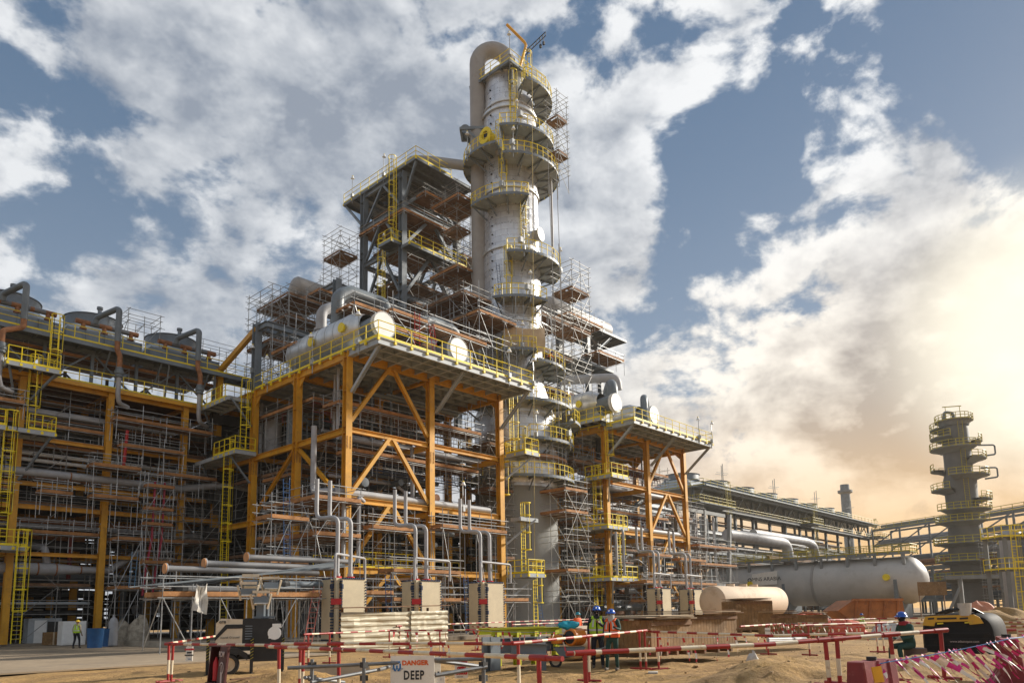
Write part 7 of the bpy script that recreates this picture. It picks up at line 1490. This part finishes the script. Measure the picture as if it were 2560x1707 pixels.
for k, (px, py, w_, d_, m, lab) in enumerate(((1180, 1535, .9, .12, PLANKD, 'weathered plank offcut on the sand before the trench'), (1600, 1530, .5, .1, CRATE, 'short timber offcut on the spoil bank'), (560, 1562, .7, .1, PLANKD, 'plank end on the sand in front of the trailer'), (1500, 1545, .35, .25, RAG, 'crumpled paper sack scrap on the sand below the men'), (1020, 1560, .6, .1, CRATE, 'timber offcut beside the open manhole sign'))):
    c = gp(px, py); t = thing('offcut', lab, 'offcut', tuple(c), 'scraps on the sand'); b = MB(); b.box(c + V((0, 0, .02)), (w_, d_, .04), 0, MX.Rotation(rnd.uniform(-1, 1), 3, 'Z')); b.build('piece', m, t)
# ---------------------------------------------------------------- people
SKIN_ = mat('dark skin', (.16, .075, .04), .55, 0, .08, 8); SKIN2 = mat('brown skin', (.30, .16, .09), .55, 0, .08, 8)
GREENC = mat('dark green coverall', (.012, .05, .038), .85, 0, .2, 5, (.05, .06, .045), .3); NAVYC = mat('dark navy clothing', (.012, .014, .022), .85, 0, .25, 5); BOOT = mat('dusty boots', (.14, .12, .10), .85, 0, .2, 8); KHAKI = mat('khaki shirt', (.34, .27, .18), .85, 0, .12, 5)
VLIME = mat('lime safety vest', (.40, .62, .02), .7, 0, .1, 5); VORANGE = mat('orange safety vest', (.80, .11, .012), .7, 0, .1, 5); REFL = mat('grey reflective band', (.48, .48, .46), .4); HBLUE = mat('blue helmet', (.012, .09, .42), .3); HYEL = mat('yellow helmet', (.80, .52, .01), .3); HTEAL = mat('teal helmet', (.01, .30, .40), .3)
GCLOTH = mat('grey face cloth', (.42, .43, .40), .85, 0, .1, 6); REDC = mat('red collar', (.32, .02, .03), .8); EYE = mat('eye', (.7, .68, .64), .3); DARKW = mat('black balaclava', (.012, .012, .014), .9)
def person(label, pos, head, J, top, legs, skin, vest=None, helmet=HBLUE, face=None, hood=None, gloves=None, scale=1.0, collar=None, group='people on the site'):
    """J: joints in metres, x to the person's right, y forward, z up"""
    t = thing('person', label, 'person', pos, group); R = MX.Rotation(head - pi / 2, 4, 'Z'); Mx = MX.Translation(V(pos)) @ R @ MX.Scale(scale, 4)
    V_, E_, Rr, tg = [], [], [], []
    def v(p, r): V_.append(Mx @ V(p)); Rr.append(r); return len(V_) - 1
    def e(a, b_, m): E_.append((a, b_)); tg.append((a, b_, m))
    pel = v(J['pelvis'], (.155, .125)); ch = v(J['chest'], (.185, .135)); nb = v(J['neck'], (.075, .075)); hd0 = V(J['head'])
    nk = v(V(J['neck']).lerp(hd0, .45), (.058, .062)); h1 = v(hd0 + V((0, .012, -.03)), (.082, .095)); h2 = v(hd0 + V((0, 0, .07)), (.078, .092)); wst = v(V(J['pelvis']).lerp(V(J['chest']), .5), (.15, .12))
    e(pel, wst, 0); e(wst, ch, 0); e(ch, nb, 0); e(nb, nk, 2 if not hood else 5); e(nk, h1, 2 if not hood else 5); e(h1, h2, 2 if not hood else 5)
    for s, S_ in ((1, 'R'), (-1, 'L')):
        sh = v(J['sh' + S_], (.075, .07)); el = v(J['el' + S_], (.05, .05)); wr = v(J['wr' + S_], (.036, .032)); e(ch, sh, 0); e(sh, el, 0); e(el, wr, 0)
        d = (V(J['wr' + S_]) - V(J['el' + S_])).normalized(); pa = V(J['wr' + S_]) + d * .07; pm = v(pa, (.038, .024)); e(wr, pm, 3); up = V((0, 1, 0)) if abs(d.y) < .8 else V((0, 0, 1)); sd = d.cross(up).normalized(); cu = sd.cross(d)
        for k, L in enumerate((.062, .072, .068, .052)):
            b0 = pa + sd * (.026 - .0175 * k) + d * .035; f1 = v(b0, (.0095, .0095)); f2 = v(b0 + d * L * .55 + cu * .012, (.0085, .0085)); f3 = v(b0 + d * L * .85 + cu * .032, (.007, .007)); e(pm, f1, 3); e(f1, f2, 3); e(f2, f3, 3)
        b0 = pa + sd * .03 - d * .03; f1 = v(b0 + sd * .02 + d * .02, (.011, .011)); f2 = v(b0 + sd * .03 + d * .055 + cu * .01, (.009, .009)); e(pm, f1, 3); e(f1, f2, 3)
        hp = v(J['hp' + S_], (.10, .10)); kn = v(J['kn' + S_], (.068, .07)); an = v(J['an' + S_], (.052, .052)); e(pel, hp, 1); e(hp, kn, 1); e(kn, an, 1)
        a_ = V(J['an' + S_]); fd = V(J.get('ft' + S_, (0, 1, 0))).normalized(); he = v(a_ + V((0, 0, -.055)) - fd * .04, (.05, .045)); to = v(a_ + V((0, 0, -.065)) + fd * .15, (.05, .036)); e(an, he, 4); e(he, to, 4)
    me = bpy.data.meshes.new('body'); me.from_pydata([tuple(q) for q in V_], E_, []); o = bpy.data.objects.new('tmp', me); md = o.modifiers.new('s', 'SKIN'); md.use_smooth_shade = True
    for k, sv in enumerate(me.skin_vertices[0].data): sv.radius = (Rr[k][0] * scale, Rr[k][1] * scale); sv.use_root = (k == 0)
    sb = o.modifiers.new('b', 'SUBSURF'); sb.levels = 1; sb.render_levels = 1
    bm_ = evaluated_mesh(o)
    bm_.materials.clear()
    for m in (top, legs, skin, gloves or skin, BOOT, hood or skin): bm_.materials.append(m)
    for pl in bm_.polygons:
        c = pl.center; best = 9; bi = 0
        for a, b_, m in tg:
            A, B = V_[a], V_[b_]; d = B - A; q = max(0, min(1, (c - A).dot(d) / max(1e-9, d.length_squared))); w_ = (c - A - d * q).length - .5 * (Rr[a][0] * (1 - q) + Rr[b_][0] * q)
            if w_ < best: best = w_; bi = m
        pl.material_index = bi; pl.use_smooth = True
    body = part('body', bm_, MX.Identity(4), t); fwd = R.to_3x3() @ V((0, 1, 0)); rgt = R.to_3x3() @ V((1, 0, 0)); H = Mx @ V(J['head']); U = V((0, 0, 1)); sc = scale
    b = MB()
    for s in (-1, 1): b.box(H + rgt * s * .034 * sc + fwd * .098 * sc + U * .02 * sc, (.024, .02, .012))
    b.build('eyes', EYE, t); b = MB(); b.bar(H + fwd * .095 * sc + U * .02 * sc, H + fwd * .128 * sc - U * .02 * sc, .026 * sc, .03 * sc); b.box(H + fwd * .1 * sc - U * .055 * sc, (.05 * sc, .02 * sc, .012 * sc)); b.build('nose_and_mouth', skin, t); b = MB()
    for s in (-1, 1): b.lathe([(0, -.012), (.03, -.01), (.03, .01), (0, .012)], H + rgt * s * .088 * sc + U * .01, tuple(rgt), 8)
    b.build('ears', skin if not hood else hood, t)
    if helmet:
        b = MB(); c = H + U * .055 * sc - fwd * .005; n = 18; vv = []
        for j in range(7):
            f = j / 6 * pi / 2
            for i in range(n): a = 2 * pi * i / n; vv.append(c + (rgt * cos(a) * .118 + fwd * sin(a) * .138) * cos(f) * sc + U * sin(f) * .118 * sc)
        b.add(vv, [(j * n + i, j * n + (i + 1) % n, (j + 1) * n + (i + 1) % n, (j + 1) * n + i) for j in range(6) for i in range(n)])
        rim = [c + (rgt * cos(2 * pi * i / n) * .132 + fwd * (sin(2 * pi * i / n) * .15 + (.05 if sin(2 * pi * i / n) > .3 else 0))) * sc - U * .006 for i in range(n)]; inn = [c + (rgt * cos(2 * pi * i / n) * .116 + fwd * sin(2 * pi * i / n) * .136) * sc + U * .012 for i in range(n)]; b.add(inn + rim + [q - U * .012 for q in rim], [(i, (i + 1) % n, n + (i + 1) % n, n + i) for i in range(n)] + [(n + i, n + (i + 1) % n, 2 * n + (i + 1) % n, 2 * n + i) for i in range(n)]); h_ = b.build('helmet', helmet, t, True)
        b = MB(); b.box(c + fwd * .128 * sc + U * .05 * sc, (.05, .02, .04)); b.build('badge', WHITE, h_)
    if face:   # cloth over nose, mouth and neck
        b = MB(); n = 14; vv = []
        for j, (rx, ry, dz, dy) in enumerate(((.092, .112, .005, .0), (.098, .122, -.04, .005), (.095, .12, -.09, .0), (.085, .105, -.16, -.005), (.10, .11, -.24, .01))):
            for i in range(n): a = 2 * pi * i / n; vv.append(H + rgt * cos(a) * rx * sc + fwd * (sin(a) * ry + dy) * sc + U * dz * sc)
        b.add(vv, [(j * n + i, j * n + (i + 1) % n, (j + 1) * n + (i + 1) % n, (j + 1) * n + i) for j in range(4) for i in range(n)]); b.build('face_cloth', face, t, True)
    if vest:
        P0, P1 = Mx @ V(J['pelvis']), Mx @ (V(J['chest']) + V((0, 0, .13))); ax = (P1 - P0); b = MB(); n = 22; vv = []; rows = 9
        for j in range(rows):
            f = -.02 + 1.02 * j / (rows - 1); c = P0 + ax * f; k = 1 + .06 * sin(f * 5)
            rx, ry = (.215, .165) if f < .75 else (.215 - .05 * (f - .75) / .25, .16)
            for i in range(n + 1): a = pi / 2 + .10 + (2 * pi - .20) * i / n; vv.append(c + rgt * cos(a) * rx * k * sc + fwd * sin(a) * ry * k * sc)
        w1 = n + 1; ff, mi = [], []
        for j in range(rows - 1):
            for i in range(n):
                ang = pi / 2 + .1 + (2 * pi - .2) * (i + .5) / n; side_ = abs(cos(ang)) > .75
                if side_ and j >= rows - 3: continue
                ff.append((j * w1 + i, j * w1 + i + 1, (j + 1) * w1 + i + 1, (j + 1) * w1 + i)); mi.append(1 if j == 2 or (j > 3 and .32 < abs(cos(ang)) < .62) else 0)
        for f_, m_ in zip(ff, mi): pass
        o_ = len(b.v); b.v += [tuple(q) for q in vv]; b.f += ff; b.i += mi
        m2 = len(vv); cc = [P0 + ax * (-.02 + 1.02 * (k // w1) / (rows - 1)) for k in range(m2)]; b.v += [tuple(q + (q - c) * .05) for q, c in zip(vv, cc)]; b.f += [tuple(m2 + k for k in f_[::-1]) for f_ in ff]; b.i += mi
        b.build('vest', [vest, REFL], t)
        b = MB()
        for s in (-1, 1):
            for y in (-1, 1): b.bar(P1 + rgt * s * .12 * sc + fwd * y * .14 * sc, P1 + rgt * s * .10 * sc + U * .075 * sc, .09, .02, up=fwd)
        b.build('vest_strap', vest, t)
    if collar: b = MB(); b.lathe([(.10, -.03), (.125, -.02), (.12, .06), (.09, .08)], Mx @ (V(J['neck']) + V((0, -.01, 0))), n=14); b.build('collar', collar, t, True)
    return t
def stand(**k):
    J = dict(pelvis=(0, 0, .96), chest=(0, .01, 1.28), neck=(0, .01, 1.47), head=(0, .035, 1.60), shR=(.185, 0, 1.42), shL=(-.185, 0, 1.42), elR=(.25, -.02, 1.13), elL=(-.25, -.02, 1.13), wrR=(.27, .08, .89), wrL=(-.27, .08, .89), hpR=(.10, 0, .90), hpL=(-.10, 0, .90), knR=(.12, .03, .50), knL=(-.12, .03, .50), anR=(.13, -.01, .11), anL=(-.13, -.01, .11)); J.update(k); return J
p = gp(1409, 1538); person('man in an orange vest and dark green coverall with a grey cloth over his face', (p.x, p.y, p.z), TOCAM - .55, stand(elR=(.27, -.05, 1.14), wrR=(.30, .02, .88), elL=(-.30, .12, 1.17), wrL=(-.30, .38, 1.22), anR=(.17, .05, .11), knR=(.14, .06, .5), head=(0, .04, 1.60)), GREENC, GREENC, SKIN2, VORANGE, HBLUE, GCLOTH, None, NAVYC)
p = gp(1384, 1534); person('taller man in a lime vest and black balaclava beside the man in orange', (p.x - .05, p.y + .12, p.z), TOCAM - .15, stand(elR=(.25, -.02, 1.15), wrR=(.26, .07, .92), elL=(-.23, .06, 1.16), wrL=(-.06, .26, 1.30), head=(0, .03, 1.62)), NAVYC, NAVYC, SKIN_, VLIME, HBLUE, None, DARKW, None, 1.07)
p = at(174, 1488, Z=.05); person('man in a lime vest and yellow helmet walking away by the blue bins', (p.x, p.y, .05), TOCAM + pi - .1, stand(anR=(.12, .16, .11), knR=(.12, .12, .52), anL=(-.12, -.12, .11)), KHAKI, NAVYC, SKIN2, VLIME, HYEL)
person('man in dark green seated on a drum beside the compressor, blue helmet', (MANP.x, MANP.y, MANP.z - .02), TOLEFT + .35, dict(pelvis=(0, -.05, .60), chest=(0, .04, .92), neck=(0, .09, 1.10), head=(0, .14, 1.24), shR=(.18, .06, 1.05), shL=(-.18, .06, 1.05), elR=(.24, .10, .80), elL=(-.24, .10, .80), wrR=(.12, .34, .72), wrL=(-.12, .34, .74), hpR=(.10, .0, .57), hpL=(-.10, .0, .57), knR=(.14, .42, .56), knL=(-.13, .44, .55), anR=(.14, .44, .11), anL=(-.12, .36, .11)), GREENC, GREENC, SKIN_, None, HBLUE, None, DARKW, SKIN2, 1.0, REDC)
q = at(1326, 1407, D=38); person('worker with a teal helmet and orange shirt half hidden at the column scaffold', (q.x, q.y, q.z - 1.72), TOCAM + .6, stand(), VORANGE, NAVYC, SKIN2, None, HTEAL, None, None)
q = at(1978, 1409, D=60); person('distant worker in a lime vest beside the orange red tarpaulin', (q.x, q.y, q.z - 1.72), TOCAM + .3, stand(), KHAKI, NAVYC, SKIN2, VLIME, HBLUE)
q = at(2337, 1405, D=55); person('distant worker in a lime vest at the right edge', (q.x, q.y, q.z - 1.72), TOCAM - .4, stand(), KHAKI, NAVYC, SKIN2, VLIME, HBLUE)
a_ = tp(48, 4.5, 26.2); person('worker in orange crouching on the tarpaulin platform of the column', (a_.x, a_.y, 25.25), TOCAM + 1.2, dict(pelvis=(0, -.1, .42), chest=(0, .10, .70), neck=(0, .22, .84), head=(0, .32, .93), shR=(.18, .18, .80), shL=(-.18, .18, .80), elR=(.24, .34, .58), elL=(-.24, .34, .58), wrR=(.14, .5, .42), wrL=(-.14, .5, .42), hpR=(.1, -.06, .42), hpL=(-.1, -.06, .42), knR=(.16, .28, .44), knL=(-.16, .26, .40), anR=(.15, .05, .11), anL=(-.15, .0, .11)), VORANGE, NAVYC, SKIN2, None, HBLUE)
# ---------------------------------------------------------------- warm dusty air
hzm = bpy.data.materials.new('dusty air'); hzm.use_nodes = True; t_ = NT(hzm.node_tree); t_.n.remove(t_.n['Principled BSDF'])
pv_ = t_.node('ShaderNodeVolumePrincipled'); pv_.inputs['Color'].default_value = (.93, .88, .80, 1); pv_.inputs['Density'].default_value = .00018; pv_.inputs['Anisotropy'].default_value = .35
t_.l.new(pv_.outputs[0], t_.n['Material Output'].inputs['Volume'])
b = MB(); b.box((150, 60, 35.5), (800, 700, 73)); o = b.build('haze', hzm, None); tag(o, 'thin warm dusty air over the whole site', kind='stuff')
